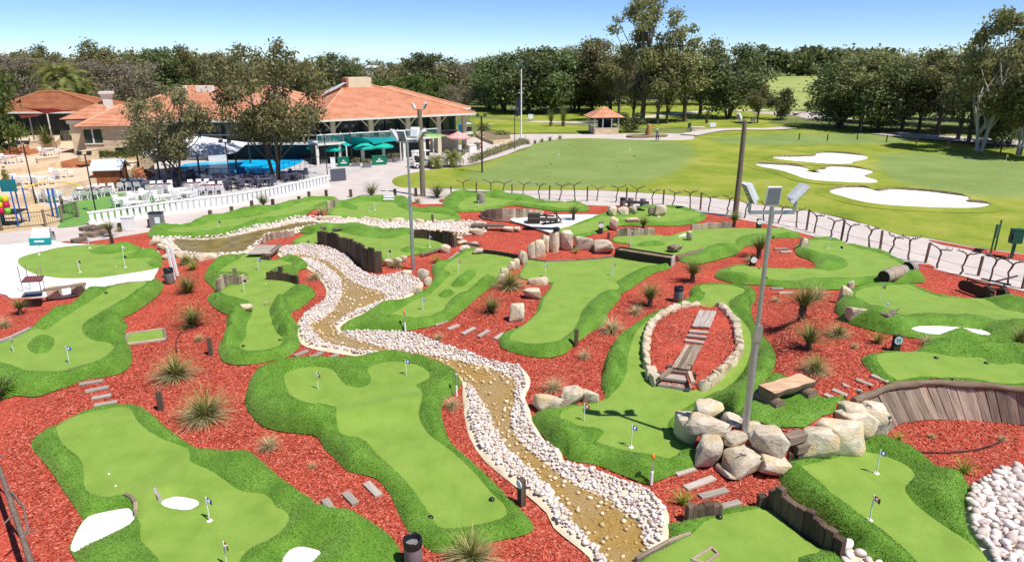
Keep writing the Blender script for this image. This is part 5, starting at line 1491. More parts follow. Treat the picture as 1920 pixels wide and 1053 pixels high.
# white double post
t = thing('gate_post','pair of tall white posts leaning by the pond','post',G(325,525))
for a,b_ in (((327,524),(316,463)),((333,517),(324,463))):
    g = G(*a); tp = Vector((g.x-.12,g.y,hgt(g,b_[1]))); MB().bar(g,tp,.16,.1).build('post',M['white_paint'],t,Vector(t.location))
# barrels
def barrel(label,loc,L,r_,axis=None,capn=True):
    t = thing('barrel',label,'barrel',loc)
    if axis is not None:t.rotation_euler = Vector(axis).to_track_quat('Z','Y').to_euler()
    prof = [(r_*(.82+.18*math.sin(pi*(.12+.76*f))),L*f) for f in [i/8 for i in range(9)]]
    MB().lathe(prof,18,cap=False).build('staves',M['barrel_wood'],t)
    for f in (.04,.27,.73,.96):
        q = r_*(.82+.18*math.sin(pi*(.12+.76*f)))+.008
        MB().lathe([(q,L*f-.03),(q+.005,L*f),(q,L*f+.03)],18,cap=False).build('hoop',M['galvanised'],t)
    for z in (L*.03,L*.97):MB().lathe([(r_*.86,z),(.001,z+.001)],18,smooth=False).build('head',M['dark_timber' if z < L/2 else 'barrel_wood'],t)
g = G(902,381); barrel('upright grey barrel on the far turf hole',at(902,381,.1),hgt(g,362),.36)
a,b_ = at(1657,519,.45),at(1690,508,.45); barrel('grey barrel lying on its side on the turf by the vine fence',a,(b_-a).length+.25,.38,b_-a)
a,b_ = at(1702,503,.45),at(1713,500,.45); barrel('cut barrel end lying behind the fallen barrel',a,.45,.4,b_-a)
# ------------------------------------------------------------------ lamp posts and poles
def floodlight(parent,loc,rz,tilt,w_=.5,h_=.62,face='lamp_face'):
    e = thing('floodlight',None,None); e.parent = parent; e.location = loc; e.rotation_euler = (tilt,0,rz)
    b_ = MB(); b_.box((0,.06,0),(w_,.09,h_)); b_.box((0,.12,-.02),(w_*.8,.06,h_*.6))
    for k in range(7):b_.box((w_*(-.36+.12*k),.16,0),(.02,.08,h_*.8))
    b_.build('housing',M['lamp_white'],e)
    f = MB()
    for k in range(4):f.box((0,.005,h_*(-.36+.24*k)),(w_*.9,.02,h_*.2))
    f.build('lens',M[face],e)
    return e
g = G(1397,803); H_ = hgt(g,388)
t = thing('lamp_post','tall galvanised lamp post with floodlights standing on the boulder wall','lamp post',g)
MB().lathe([(.11,-.2),(.11,.05),(.10,H_*.45),(.09,H_*.46)],14).build('lower_mast',M['galvanised'],t)
MB().lathe([(.07,H_*.44),(.06,H_)],14).build('upper_mast',M['galvanised'],t)
b_ = MB(); b_.box((0,-.1,H_*.46),(.2,.06,.5)); b_.box((.1,0,H_*.46),(.05,.24,.42)); b_.build('hinge',M['galvanised'],t)
MB().bar((-.62,0,H_-.15),(.62,0,H_-.15),.09,.09).bar((-.62,0,H_-.15),(-.62,0,H_+.15),.07,.07).bar((.62,0,H_-.15),(.62,0,H_+.15),.07,.07).build('cross_arm',M['galvanised'],t)
floodlight(t,(0,-.05,H_+.3),0.05,.12,.38,.52); floodlight(t,(-.72,0,H_+.36),-1.5,.5,.36,.6); floodlight(t,(.72,0,H_+.34),1.5,.7,.36,.6)
g = G(775,505); H_ = hgt(g,262)
t = thing('lamp_post','slim grey lamp post beside the short dark palisade','lamp post',g)
MB().lathe([(.11,-.2),(.10,H_*.55),(.09,H_*.56)],12).build('lower_mast',M['galvanised'],t); MB().lathe([(.075,H_*.54),(.065,H_)],12).build('upper_mast',M['galvanised'],t)
b_ = MB(); b_.box((0,-.1,H_*.55),(.2,.06,.5)); b_.build('hinge',M['galvanised'],t)
MB().bar((-.6,0,H_-.1),(.6,0,H_-.1),.08,.08).build('cross_arm',M['galvanised'],t)
floodlight(t,(-.75,0,H_+.25),-1.2,.5); floodlight(t,(-.3,-.1,H_+.2),-.4,.4); floodlight(t,(.45,.1,H_+.35),2.9,.4); floodlight(t,(.85,0,H_+.2),1.3,.6)
def pole(bx,by,ty,r_,label,heads):
    g = G(bx,by); h = hgt(g,ty); t = thing('light_pole',label,'light pole',g)
    MB().tube([(0,0,-.2),(.03,0,h*.5),(0,0,h)],[r_*1.1,r_,r_*.85],10).build('pole',M['pole_wood'],t)
    for k in heads:floodlight(t,(k*.55,-.1,h+.15+.12),k*1.2,.5,.35,.5)
    MB().bar((min(heads)*.5,0,h-.05),(max(heads+[.1])*.5,0,h-.05),.06,.06).build('bracket',M['galvanised'],t)
pole(793,367,205,.22,'tall wooden light pole in front of the clubhouse road',[-1,1]); pole(1378,406,226,.2,'tall dark wooden light pole beside the vine fence',[-1])
def blackpole(bx,by,ty,label,heads=True,r_=.05,base=None):
    g = base or G(bx,by); h = hgt(g,ty); t = thing('garden_light',label,'light pole',g)
    MB().tube([(0,0,0),(0,0,h)],r_,7).build('pole',M['black_metal'],t)
    b_ = MB(); b_.bar((-.35,0,h),(.35,0,h),.05,.05); b_.box((-.38,-.05,h+.12),(.34,.12,.3),M=Matrix.Rotation(-.5,3,'X')); b_.box((.38,-.05,h+.12),(.34,.12,.3),M=Matrix.Rotation(-.5,3,'X'))
    b_.build('lamp_head',M['black_metal'],t)
    return t
blackpole(180,398,290,'thin black light pole beside the timber shed'); blackpole(68,382,270,'thin black light pole by the playground'); blackpole(434,358,267,'thin black light pole among the patio chairs'); blackpole(614,328,245,'thin black light pole at the end of the white balustrade'); blackpole(661,312,238,'thin pale light pole in front of the green umbrellas')
blackpole(904,323,218,'brown light pole standing on the lawn',r_=.09); blackpole(965,280,206,'black light pole near the flagpole')
# flagpole with a dark flag
g = G(977,262); H_ = hgt(g,132); t = thing('flagpole','tall white flagpole with a dark flag hanging halfway','flagpole',g)
MB().lathe([(.12,0),(.1,H_*.6),(.07,H_)],10).build('pole',M['white_paint'],t); MB().lathe([(.11,H_+.0),(.02,H_+.16)],8).build('finial',M['white_paint'],t); MB().bar((-.5,0,H_*.68),(.35,0,H_*.68),.06,.06).build('yard',M['white_paint'],t)
fv = [(-.1-.14*i+.05*math.sin(j*1.3),.07*math.sin(i*1.9+j),H_*.62-.42*j-.05*i) for j in range(7) for i in range(6)]
MB().add(fv,[(j*6+i,j*6+i+1,j*6+i+7,j*6+i+6) for j in range(6) for i in range(5)],True).build('flag',M['flag_dark'],t)

# ------------------------------------------------------------------ vine trellis and bare vines
POSTS = [(846,366,349),(893,367,342),(960,370,345),(1030,374,347),(1101,377,349),(1174,380,351),(1243,383,355),(1313,393,361),(1448,418,397),(1512,431,393),(1577,451,412),(1650,467,432),(1735,492,455),(1834,516,480),(1917,540,507)]
t = thing('vine_trellis','wire trellis with rusty posts along the curved path','fence',G(1313,393))
PP = []
for bx,by,ty in POSTS:
    g = G(bx,by); h = hgt(g,ty); PP.append((g,h))
    upright(g,.11,.11,h,'rust_post',t)
for z in (.38,):
    b_ = MB()
    for (a,h0),(c,h1) in zip(PP,PP[1:]):
        m_ = (a+c)/2; b_.tube([a+Vector((0,0,h0*z*.92)),m_+Vector((0,0,(h0+h1)/2*z*.92-.06)),c+Vector((0,0,h1*z*.92))],.010,4,False)
    b_.build('wire',M['black_metal'],t,Vector(t.location))
def vine_mesh(seed):
    r_ = random.Random(seed); b_ = MB()
    x,y = 0.0,0.0; pts = []
    for i in range(6):
        pts.append((x,y,.2*i)); x += r_.uniform(-.07,.09); y += r_.uniform(-.04,.04)
    b_.tube(pts,[.055,.05,.045,.042,.045,.05],6)
    tp = Vector(pts[-1])
    for s_ in (-1,1):
        p = tp.copy(); arm = [p.copy()]
        for i in range(5):
            p = p+Vector((s_*r_.uniform(.08,.125),r_.uniform(-.03,.03),r_.uniform(-.02,.07)+(.06 if i == 0 else 0))); arm.append(p.copy())
            if i > 0 and r_.random() < .85:
                q = p+Vector((r_.uniform(-.06,.06),r_.uniform(-.04,.04),r_.uniform(.07,.18))); b_.tube([p,q],[.022,.012],4)
        b_.tube(arm,[.042,.036,.033,.03,.025,.018],5)
    return b_.mesh('vine',M['vine_wood'])
VM = [vine_mesh(k) for k in range(6)]
VINES = [(872,366),(920,367),(942,368),(980,370),(1012,373),(1049,375),(1079,375),(1120,376),(1154,379),(1191,382),(1224,384),(1260,387),(1295,391),(1329,396),(1362,402),(1396,408),(1432,413),(1459,418),(1494,426),(1527,436),(1556,445),(1587,453),(1630,464),(1667,476),(1704,487),(1757,502),(1800,514),(1855,527),(1890,534)]
for k,(bx,by) in enumerate(VINES):
    g = G(bx,by); nx_ = VINES[min(k+1,len(VINES)-1)]; pv = VINES[max(k-1,0)]; d = G(*nx_)-G(*pv)
    o = link('grapevine',VM[k % 6],None,g,math.atan2(d.y,d.x)+(pi if k % 3 == 0 else 0),(1.15,1.15,rr.uniform(1.05,1.25)))
    o['label'] = f'bare grapevine on the trellis, {ORD[k] if k < len(ORD) else "last"} from the barrel end'; o['category'] = 'vine'; o['group'] = 'bare grapevines along the path'
# gnarled vine arm in the near left corner
b_ = MB(); ctl = [(-60,760),(-12,850),(12,915),(28,965),(42,1005),(60,1060),(80,1110)]
pts = [at(x,y,1.35-.02*i) for i,(x,y) in enumerate(ctl)]
b_.tube(pts,[.07,.065,.06,.07,.06,.075,.07],8)
for i,(dx,dy) in enumerate(((18,8),(26,30),(-22,18),(24,-12),(-18,30))):
    p = pts[1+i % 5]; q = at(ctl[1+i % 5][0]+dx,ctl[1+i % 5][1]+dy,1.45-.08*i); b_.tube([p,(p+q)/2+Vector((.03,0,.06)),q],[.035,.028,.018],6)
b_.tube([pts[2],at(45,950,1.4),at(52,990,1.38),pts[4]],[.03,.028,.028,.03],6); b_.tube([pts[6],Vector((pts[6].x,pts[6].y,.0))],[.09,.11],8)
o = b_.build('grapevine',M['vine_wood'],None,Vector((pts[6].x,pts[6].y,0))); tag(o,'thick gnarled bare vine arm in the near left corner','vine')
# ------------------------------------------------------------------ tufts, grass trees and small plants
def tuft_mesh(seed,n,L,spread,droop,wd,mat,name='leaves',base=0.05):
    r_ = np.random.RandomState(seed); Vs = []; Fs = []; c = 0
    for k in range(n):
        a = r_.uniform(0,2*pi); el = np.clip(r_.normal(spread,.32),.08,1.5); l = L*r_.uniform(.6,1.1); w_ = wd*r_.uniform(.7,1.2)
        d = np.array([math.cos(a),math.sin(a)]); sd_ = np.array([-d[1],d[0]])*w_
        r0 = base*r_.rand(); pts = []
        x,z,e = r0,0.0,el
        for i in range(4):
            pts.append((x,z)); x += l/3*math.cos(pi/2-(pi/2-e)*0-(e))*0+l/3*math.sin(pi/2-e); z += l/3*math.cos(pi/2-e); e -= droop*r_.uniform(.5,1.4)
        for i,(x_,z_) in enumerate(pts):
            s_ = sd_*(1-i/3.2)
            Vs += [(d[0]*x_-s_[0],d[1]*x_-s_[1],z_),(d[0]*x_+s_[0],d[1]*x_+s_[1],z_)]
        for i in range(3):Fs.append((c+2*i,c+2*i+1,c+2*i+3,c+2*i+2))
        c += 8
    return npmesh(name,np.array(Vs),np.array(Fs),mat)
TUFT = {'green':[tuft_mesh(i,260,1.0,.95,.22,.011,M['plant_green']) for i in range(3)],'straw':[tuft_mesh(10+i,260,1.0,.85,.5,.009,M['plant_straw']) for i in range(3)],'mixed':[tuft_mesh(20+i,300,1.0,1.0,.32,.011,M['plant_mixed']) for i in range(2)],'lime':[tuft_mesh(30+i,70,1.0,.9,.2,.022,M['plant_lime']) for i in range(2)]}
STUMP = MB().lathe([(.16,-.05),(.15,.3),(.17,.75),(.14,1.0)],9).mesh('stem',M['trunk_bark'])
def plant(bx,by,hp,kind,where,stem=0.0,wp=None):
    """bx, by foot of the plant, hp its height in photo pixels"""
    g = G(bx,by); h = hp*mpp(g)*1.15
    nm = {'green':'grass_tree' if stem else 'grass_tuft','straw':'grass_tuft','mixed':'grass_tuft','lime':'strap_leaf_plant'}[kind]
    desc = {'green':'dark green spiky grass tree' if stem else 'dark green spiky tuft','straw':'straw-coloured grass tuft','mixed':'green and straw-coloured grass tuft','lime':'small lime strap-leaved plant'}[kind]
    t = thing(nm,f'{desc} {where}','plant',g,group='grasses and grass trees in the mulch')
    k = rr.randrange(2)
    sh = stem*h*.7
    if stem:
        s_ = link('stem',STUMP,t); s_.scale = (h*.55,h*.55,sh)
    s1 = (h-sh)*(1.0 if kind != 'mixed' else .95)
    wz = (wp*mpp(g)/1.5 if wp else s1*(1.25 if stem else 1.08))
    link('leaves',TUFT[kind][k],t,(0,0,sh),rr.uniform(0,6),(wz,wz,s1*1.15))
    if kind == 'mixed':link('dry_leaves',TUFT['straw'][k],t,(0,0,sh),rr.uniform(0,6),(wz*1.1,wz*1.1,s1*.7))
    return t
for a in ((353,548,36,'green','nearest the litter bin on the left mulch'),(363,612,42,'green','left of the palisade hole',.12),(330,708,52,'mixed','above the two short posts on the left mulch'),(386,785,62,'mixed','between the two big foreground holes'),(374,637,14,'straw','low beside a short grey post'),(39,588,30,'green','in front of the shaded seat',.4),(8,612,22,'straw','at the left edge behind the grass-hump hole'),
    (505,840,30,'straw','alone on the mulch left of the two-lobed hole'),(586,876,12,'straw','tiny, between the foreground holes'),(848,763,26,'straw','beside the torch of the two-lobed hole'),(884,1050,62,'mixed','at the bottom edge under the two-lobed hole'),(822,636,16,'straw','between the stepping sleepers and the stream'),(1037,732,30,'straw','behind the three boulders by the stream'),
    (957,540,40,'mixed','in the back of the central mulch wedge'),(922,585,32,'green','alone on the mulch between the central holes',.1),(1148,622,34,'straw','at the right flank of the central hole'),(1218,574,46,'green','left of a round litter bin',.4),(1298,528,44,'green','below the round grey log',.4),(1422,482,44,'green','right of the tall lamp mast top',.4),(1376,425,30,'green','at the foot of the tall wooden pole',.45),
    (1075,413,30,'green','on the white picnic pad',.45),(1206,428,24,'green','above the low palisade',.3),(1503,597,66,'green','tallest on the right mulch bank',.45),(1533,560,30,'straw','pale, behind the tallest grass tree'),(1515,655,52,'green','middle of three on the right mulch bank',.3),(1571,630,28,'mixed','below the angular brown boulder'),(1529,698,36,'mixed','nearest the log bench'),
    (1646,643,26,'lime','left of the bollard numbered 11'),(1738,645,22,'straw','right of the bollard numbered 11'),(1602,652,12,'straw','tiny, on the right mulch bank'),(1908,655,42,'green','at the right edge by the sand trap hole',.3),(1684,828,20,'lime','below the plank wall by the boulders'),(1747,819,10,'straw','tiny, below the plank wall'),(1805,886,30,'lime','beside the white pebble bed'),(1879,824,12,'straw','at the end of the black hose'),
    (1280,945,30,'lime','left of the stepping sleepers below the boulder wall'),(1405,490,14,'straw','flat, at the bollard of the barrel hole'),(350,494,22,'mixed','beside the tall white posts'),(362,505,22,'lime','in front of the pond rocks'),(207,443,30,'green','beside the stack of sleepers',.45),(225,433,16,'straw','beside the white cabinet by the road'),(494,388,26,'green','at the road end of the narrow hole',.25),(697,368,26,'green','beside the road behind the bench-rim hole',.15),
    (820,370,28,'green','just right of the tall wooden light pole',.15),(838,375,16,'straw','in front of the barrel hole by the road'),(783,380,16,'straw','left of the far barrel hole'),(602,402,20,'straw','left of the short grey palisade'),(590,523,22,'straw','between palisade hole and white pebbles'),(742,500,24,'straw','at the foot of the slim lamp post'),(818,492,16,'lime','in the mulch triangle by the slim lamp post'),(1080,474,12,'lime','in the triangle of mulch before the standing stones'),
    (1170,478,20,'mixed','in the end of the black planter box'),(1230,492,14,'lime','in the middle of the black planter box'),(500,575,14,'straw','hidden low beside the palisade hole rocks'),(1192,588,22,'straw','thin, below the grass tree near a bin'),(1095,670,18,'straw','thin twigs in front of the central hole'),(1455,565,12,'straw','tiny, right of the tall lamp mast')):
    plant(*a)
# dark bush at the left edge
t = thing('bush','dark spiky bush at the left edge beside the grass-hump hole','plant',G(2,742)); link('leaves',tuft_mesh(77,420,1.0,.9,.12,.02,M['leaf_dark']),t,(0,0,0),0,(.95,.95,.9))
# hoses
for pts,lb in (([(1662,833),(1690,843),(1730,848),(1780,849),(1830,844),(1860,835),(1880,826)],'thin black hose curving over the mulch below the plank wall'),([(340,622),(332,636),(329,650),(332,660)],'short dark hose end beside the framed turf mat')):
    P = [G(*p)+Vector((0,0,.03)) for p in pts]; o = MB().tube([p-P[0] for p in P],.022,6).build('hose',M['hose'],None,None,loc=P[0]); tag(o,lb,'hose')
# ------------------------------------------------------------------ trees
def leafcloud(r_,centers,radii,n,size,droop=.3):
    """n small diamond leaves spread over lobes; returns V, F"""
    centers = np.array(centers); radii = np.array(radii)
    w_ = radii ** 2; k = r_.choice(len(centers),n,p=w_/w_.sum())
    d = r_.normal(size=(n,3)); d /= np.linalg.norm(d,axis=1)[:,None]
    rad = r_.uniform(.35,1.0,n) ** .55*(1+.28*r_.normal(size=n))
    p = centers[k]+d*(radii[k]*rad)[:,None]*np.array([1,1,.72])
    nn = d*.7+r_.normal(size=(n,3))*.7+np.array([0,0,.35]); nn /= np.linalg.norm(nn,axis=1)[:,None]
    a = np.cross(nn,r_.normal(size=(n,3))); a /= np.linalg.norm(a,axis=1)[:,None]
    a[:,2] -= droop; a /= np.linalg.norm(a,axis=1)[:,None]
    b_ = np.cross(nn,a)
    s = size*r_.uniform(.6,1.3,n)[:,None]
    V = np.stack([p-a*s,p+b_*s*.5,p+a*s,p-b_*s*.5],1).reshape(-1,3)
    return V,np.arange(4*n).reshape(-1,4)
def tree_parts(seed,H,R_,th,nlobe,n,leaf_s,lean=.0,multi=1,flat=1.0,tr=.18,spread=1.0,lr=(.14,.28),lowest=None):
    """trunk MB and leaf arrays for one tree of height H, crown radius R_, first limbs at th"""
    r_ = np.random.RandomState(seed); b_ = MB(); cs = []; rs = []
    cz = (th+H)/2*1.02; hz = (H-th)/2
    stems = []
    for m_ in range(multi):
        a = 2*pi*m_/max(multi,1)+r_.uniform(0,1); o = 0 if multi == 1 else .25
        base = Vector((o*math.cos(a),o*math.sin(a),-.2)); topz = H*r_.uniform(.62,.8)
        out = (0 if multi == 1 else R_*.35)
        pts = []
        for i in range(6):
            f = i/5; pts.append(base+Vector((out*f*math.cos(a)+lean*f*H+r_.normal()*.12*f*tr*6,out*f*math.sin(a)+r_.normal()*.12*f*tr*6,topz*f)))
        k = 1 if multi == 1 else .65
        b_.tube(pts,[tr*k*(1.15-.85*i/5) for i in range(6)],7); stems.append(pts)
    for i in range(nlobe):
        a = r_.uniform(0,2*pi); zz_ = r_.uniform(-1,1)
        rr_ = math.sqrt(max(0,1-zz_*zz_*.85))*r_.uniform(.35,.92)*spread
        c = Vector((lean*H*.8+R_*rr_*math.cos(a),R_*rr_*math.sin(a),cz+hz*zz_*.85*flat))
        cs.append(tuple(c)); rs.append(R_*r_.uniform(*lr)*(1.15-.25*zz_))
        if i < 26:
            st = stems[i % len(stems)]; j = min(5,max(1,int(5*(c.z-th*.3)/(H*.8))-1)); s_ = st[max(1,min(4,j))]
            if s_.z > c.z:s_ = st[1] if st[1].z < c.z else st[0].lerp(st[1],.7)
            mid = s_.lerp(c,.55)+Vector((0,0,-.04*H*r_.rand())); b_.tube([s_,mid,c],[tr*.34,tr*.22,tr*.08],5,False)
    V,F = leafcloud(r_,cs,rs,n,leaf_s)
    return b_,V,F
TREES = {}
def kind_tree(key,bark,leafm,**kw):
    b_,V,F = tree_parts(**kw)
    TREES[key] = (b_.mesh('trunk',M[bark]),npmesh('crown',V,F,M[leafm]),kw['H'])
kind_tree('tall','trunk_bark','leaf_gum',seed=1,H=21,R_=6.2,th=9.5,nlobe=34,n=6800,leaf_s=.26,tr=.42,lr=(.14,.27))
kind_tree('gum1','trunk_bark','leaf_gum',seed=2,H=14,R_=5.0,th=4.0,nlobe=34,n=7000,leaf_s=.26,tr=.3,lr=(.2,.34))
kind_tree('gum2','trunk_bark','leaf_olive',seed=3,H=14,R_=4.6,th=3.4,nlobe=32,n=6500,leaf_s=.25,tr=.28,lr=(.2,.36))
kind_tree('gum3','trunk_bark','leaf_gum',seed=14,H=15,R_=4.2,th=4.5,nlobe=28,n=6000,leaf_s=.26,tr=.28,lean=.05,lr=(.22,.36))
kind_tree('patio','trunk_bark','leaf_olive',seed=5,H=11,R_=5.2,th=2.8,nlobe=46,n=11500,leaf_s=.17,tr=.24,multi=2,lr=(.11,.25))
kind_tree('patio2','trunk_bark','leaf_gum',seed=6,H=13,R_=5.6,th=3.2,nlobe=58,n=14000,leaf_s=.18,tr=.27,multi=3,lr=(.11,.24))
kind_tree('dense','trunk_bark','leaf_dark',seed=7,H=11,R_=5.2,th=1.2,nlobe=40,n=7500,leaf_s=.27,tr=.3,lr=(.22,.36))
kind_tree('dense2','trunk_bark','leaf_dark',seed=8,H=12,R_=5.6,th=1.8,nlobe=36,n=7000,leaf_s=.27,tr=.3,multi=3,lr=(.2,.36))
kind_tree('fresh','trunk_bark','leaf_green',seed=9,H=7,R_=4.0,th=.6,nlobe=30,n=5000,leaf_s=.22,tr=.2,lr=(.24,.4))
kind_tree('bare','trunk_bark','leaf_grey',seed=10,H=10,R_=4.6,th=1.5,nlobe=44,n=4200,leaf_s=.17,tr=.2,multi=4,lr=(.16,.3))
kind_tree('white','pale_bark','leaf_gum',seed=11,H=19,R_=5.4,th=4.0,nlobe=46,n=9500,leaf_s=.26,tr=.36,multi=2,lr=(.15,.27))
kind_tree('shrub','trunk_bark','leaf_dark',seed=12,H=4,R_=2.2,th=.4,nlobe=18,n=2400,leaf_s=.17,tr=.1,multi=3,lr=(.26,.42))
def tree(key,bx,by,ty,label,wide=1.0,name='gum_tree',rz=None):
    g = at(bx,by,0); h = hgt(g,ty)
    tm,cm,H = TREES[key]; s = h/H
    t = thing(name,label,'tree',g,rr.uniform(0,6.28) if rz is None else rz,'trees around the course')
    t.scale = (s*wide,s*wide,s)
    link('trunk',tm,t); link('crown',cm,t)
    return t
# stand of gums behind the gazebo
tree('tall',1203,231,-6,'tallest gum tree, rising above all others behind the gazebo',1.05,rz=1.0)
tree('gum2',1144,213,62,'bushy gum tree just behind the gazebo roof',1.25); tree('gum1',1160,217,84,'gum tree with its trunk leaning right of the gazebo',1.0); tree('gum2',1187,224,100,'olive gum tree drooping low in front of the tallest gum',1.0)
tree('gum3',1232,232,62,'gum tree with a dark straight trunk right of the tallest gum',1.0,rz=.4); tree('gum1',1250,231,95,'gum tree on a thin slanting trunk in the middle of the stand',.9); tree('gum3',1283,228,46,'tall gum tree at the right end of the stand',1.15,rz=2.8); tree('gum1',1312,215,72,'gum tree behind the right end of the stand',1.1)
tree('dense2',1366,222,84,'round dark tree with a forked trunk left of the far fairway',1.15,rz=.3); tree('gum1',1420,231,160,'small tree to the right of the round dark forked tree',1.0,rz=1); tree('shrub',1461,224,163,'small grey-green tree before the far fairway',.9,'small_tree'); tree('shrub',1515,207,187,'round bush on the gravel before the far fairway',.8,'bush')
# dark trees left of the stand
for a in (('dense',918,204,118,'small dark tree at the left end of the dark grove',1.0),('dense2',945,209,100,'broad dark tree left of the flagpole',1.15),('dense',992,212,84,'broad dark tree just right of the flagpole',1.2),('dense',1035,212,90,'dark tree behind the two round grass trees',1.1),('gum1',1085,207,74,'brownish tree between the dark grove and the gum stand',1.0),('dense2',1075,209,98,'low dark tree left of the gazebo roof',1.0),('dense',1110,207,92,'dark tree closing the gap behind the gazebo',1.0)):tree(*a[:5],a[5],'grove_tree')
# behind the clubhouse roof
for a in (('gum1',600,196,104,'dark tree above the left end of the main roof',1.0),('dense2',640,193,100,'dark tree just right of the first one above the main roof',1.1),('gum3',676,190,108,'tree just left of the roof turret',1.0),('gum2',725,186,112,'thin tree behind the roof turret',1.0),('gum1',765,184,114,'small far tree right of the roof turret',.9),('dense',812,190,96,'large rounded dark tree behind the right roof slope',1.3),('bare',862,192,118,'purplish bare tree right of the large rounded tree',1.0),('gum1',895,178,118,'far dark tree at the start of the dark grove',.9)):tree(*a[:5],a[5],'tree')
for a in (('fresh',722,196,150,'bright green bush behind the turret end of the roof',1.5),('fresh',770,200,140,'bright green bush in the middle of the rear hedge',1.6),('fresh',815,204,150,'bright green bush above the right roof slope',1.3),('bare',845,208,158,'greyish bare bush above the right roof corner',1.2),('bare',875,208,165,'yellowish thin bush beyond the right roof corner',1.0)):tree(*a[:5],a[5],'bush')
# left background
for a in (('fresh',-10,322,92,'large leafy tree filling the left edge',.55),('gum2',45,216,92,'brown-green gum tree behind the palms on the left',1.0),('gum1',105,205,84,'gum tree directly behind the double palm',1.0),('gum1',190,205,76,'gum tree right of the double palm',1.1),('gum2',240,205,94,'olive gum tree above the stone wing roof',1.1),('dense',300,205,86,'gum tree with a dark hollow left of the patio trees',1.1),('gum1',345,203,84,'gum tree behind the smaller patio tree',1.0),('gum2',395,200,92,'gum tree left of the larger patio tree',1.0),('gum1',560,198,108,'gum tree right behind the larger patio tree',1.0),
          ('bare',70,224,100,'bare purplish tree behind the red sails',1.2),('bare',160,220,104,'bare purplish tree behind the chimney',1.3),('bare',215,219,112,'bare purplish tree right of the chimney',1.3),('bare',270,215,112,'bare purplish tree behind the stone wing',1.2),('bare',20,226,98,'bare purplish tree at the far left',1.2)):tree(*a[:5],a[5],'tree')
tree('shrub',10,292,222,'dense shrub beneath the large leafy tree at the left edge',1.6,'bush')
# the two patio trees
tree('patio',330,350,158,'smaller patio tree with two trunks by the grey shade sail',.95,'patio_tree',rz=.6); tree('patio2',519,336,66,'larger patio tree with dark forked trunks by the pool',.9,'patio_tree',rz=.2)
# right hand wood: the front trees one by one
for a in (('dense2',1574,240,108,'dark leaning tree at the left corner of the right wood',1.2,.3),('gum1',1612,244,98,'dark tree with low branches, second in the right wood',1.2,1.4),('dense',1645,247,112,'dense dark tree in shade, third in the right wood',1.1,2.2),('gum2',1690,246,104,'olive tree in the middle of the right wood',1.15,3.0),('gum3',1722,246,96,'tree with pale twigs right of the olive tree',1.1,4.1),('gum1',1757,254,92,'tree leaning over the sandy clearing',1.15,5.0),('gum3',1795,264,78,'tree with a thin dark trunk before the clearing',1.0,.2),('gum2',1815,268,88,'bushy tree left of the white-barked gum',1.0,1.0),
          ('white',1836,284,8,'tall white-barked gum tree with forked limbs',1.0,2.4),('gum1',1890,272,66,'dark gum tree at the right edge behind the white one',1.15,3.3),('white',1908,290,92,'white-barked gum tree at the right edge',.95,1.2),('dense2',1868,276,130,'low dark tree between the two white-barked gums',1.0,.7),('gum3',1960,300,60,'gum tree cut by the right edge',1.1,2.0)):tree(*a[:5],a[5],'wood_tree',rz=a[6])
# the wood behind and the far skyline, one mass each
def woods(name,spots,seed,mat,nleaf=420,ls=.55):
    r_ = np.random.RandomState(seed); Vs = []; n = 0
    for x,y,h,w_ in spots:
        k = r_.randint(9,14); cs = []; rs = []
        for i in range(k):
            a = r_.uniform(0,6.28); z_ = r_.uniform(.25,.92); q = w_*r_.uniform(.1,.6)*(1.25-z_*.6)
            cs.append((x+q*math.cos(a),y+q*math.sin(a),h*z_)); rs.append(w_*r_.uniform(.22,.4))
        V,F = leafcloud(r_,cs,rs,nleaf,ls*max(.7,math.hypot(x,y)/190))
        Vs.append(V)
    V = np.concatenate(Vs); F = np.arange(len(V)).reshape(-1,4)
    return tag(link(name,npmesh(name,V,F,mat),kind='stuff'),None)
rw = np.random.RandomState(4)
sp = []
for pxx in np.arange(1590,2250,16):
    for row,(by,ty) in enumerate(((238,100),(228,94),(214,92))):
        g = at(pxx+rw.uniform(-10,10),by+(pxx-1590)*.05+rw.uniform(-3,3),0); sp.append((g.x,g.y,hgt(g,ty+rw.uniform(-8,16)-max(0,(pxx-1700)*.03)),rw.uniform(5,7)))
tag(woods('woodland',sp,2,M['leaf_gum'],520,.5),'dense wood of gum trees filling the right background','wood')
sp = []
for pxx in np.arange(1395,1680,11):
    for by,ty in ((142,100),(138,93)):
        g = at(pxx+rw.uniform(-5,5),by+rw.uniform(-1,1),0); sp.append((g.x,g.y,hgt(g,ty+rw.uniform(-7,12)),rw.uniform(10,14)))
tag(woods('woodland',sp,3,M['leaf_dark'],300,.62),'dark line of trees beyond the far fairway','wood')
sp = []
for pxx in np.arange(-300,960,13):
    for by,ty in ((168,116),(176,122),(190,132)):
        g = at(pxx+rw.uniform(-7,7),by+rw.uniform(-3,3),0); sp.append((g.x,g.y,hgt(g,ty-(14 if pxx < 480 else 0)+rw.uniform(-9,14)),rw.uniform(6,9)))
tag(woods('woodland',sp,5,M['leaf_olive'],330,.5),'olive bushland behind the clubhouse','wood')
sp = []
for pxx in np.arange(900,1395,13):
    for by,ty in ((186,120),(196,132)):
        g = at(pxx+rw.uniform(-7,7),by+rw.uniform(-2,2),0); sp.append((g.x,g.y,hgt(g,ty+rw.uniform(-9,14)),rw.uniform(6,9)))
tag(woods('woodland',sp,6,M['leaf_dark'],330,.5),'dark wood behind the stand of gums','wood')
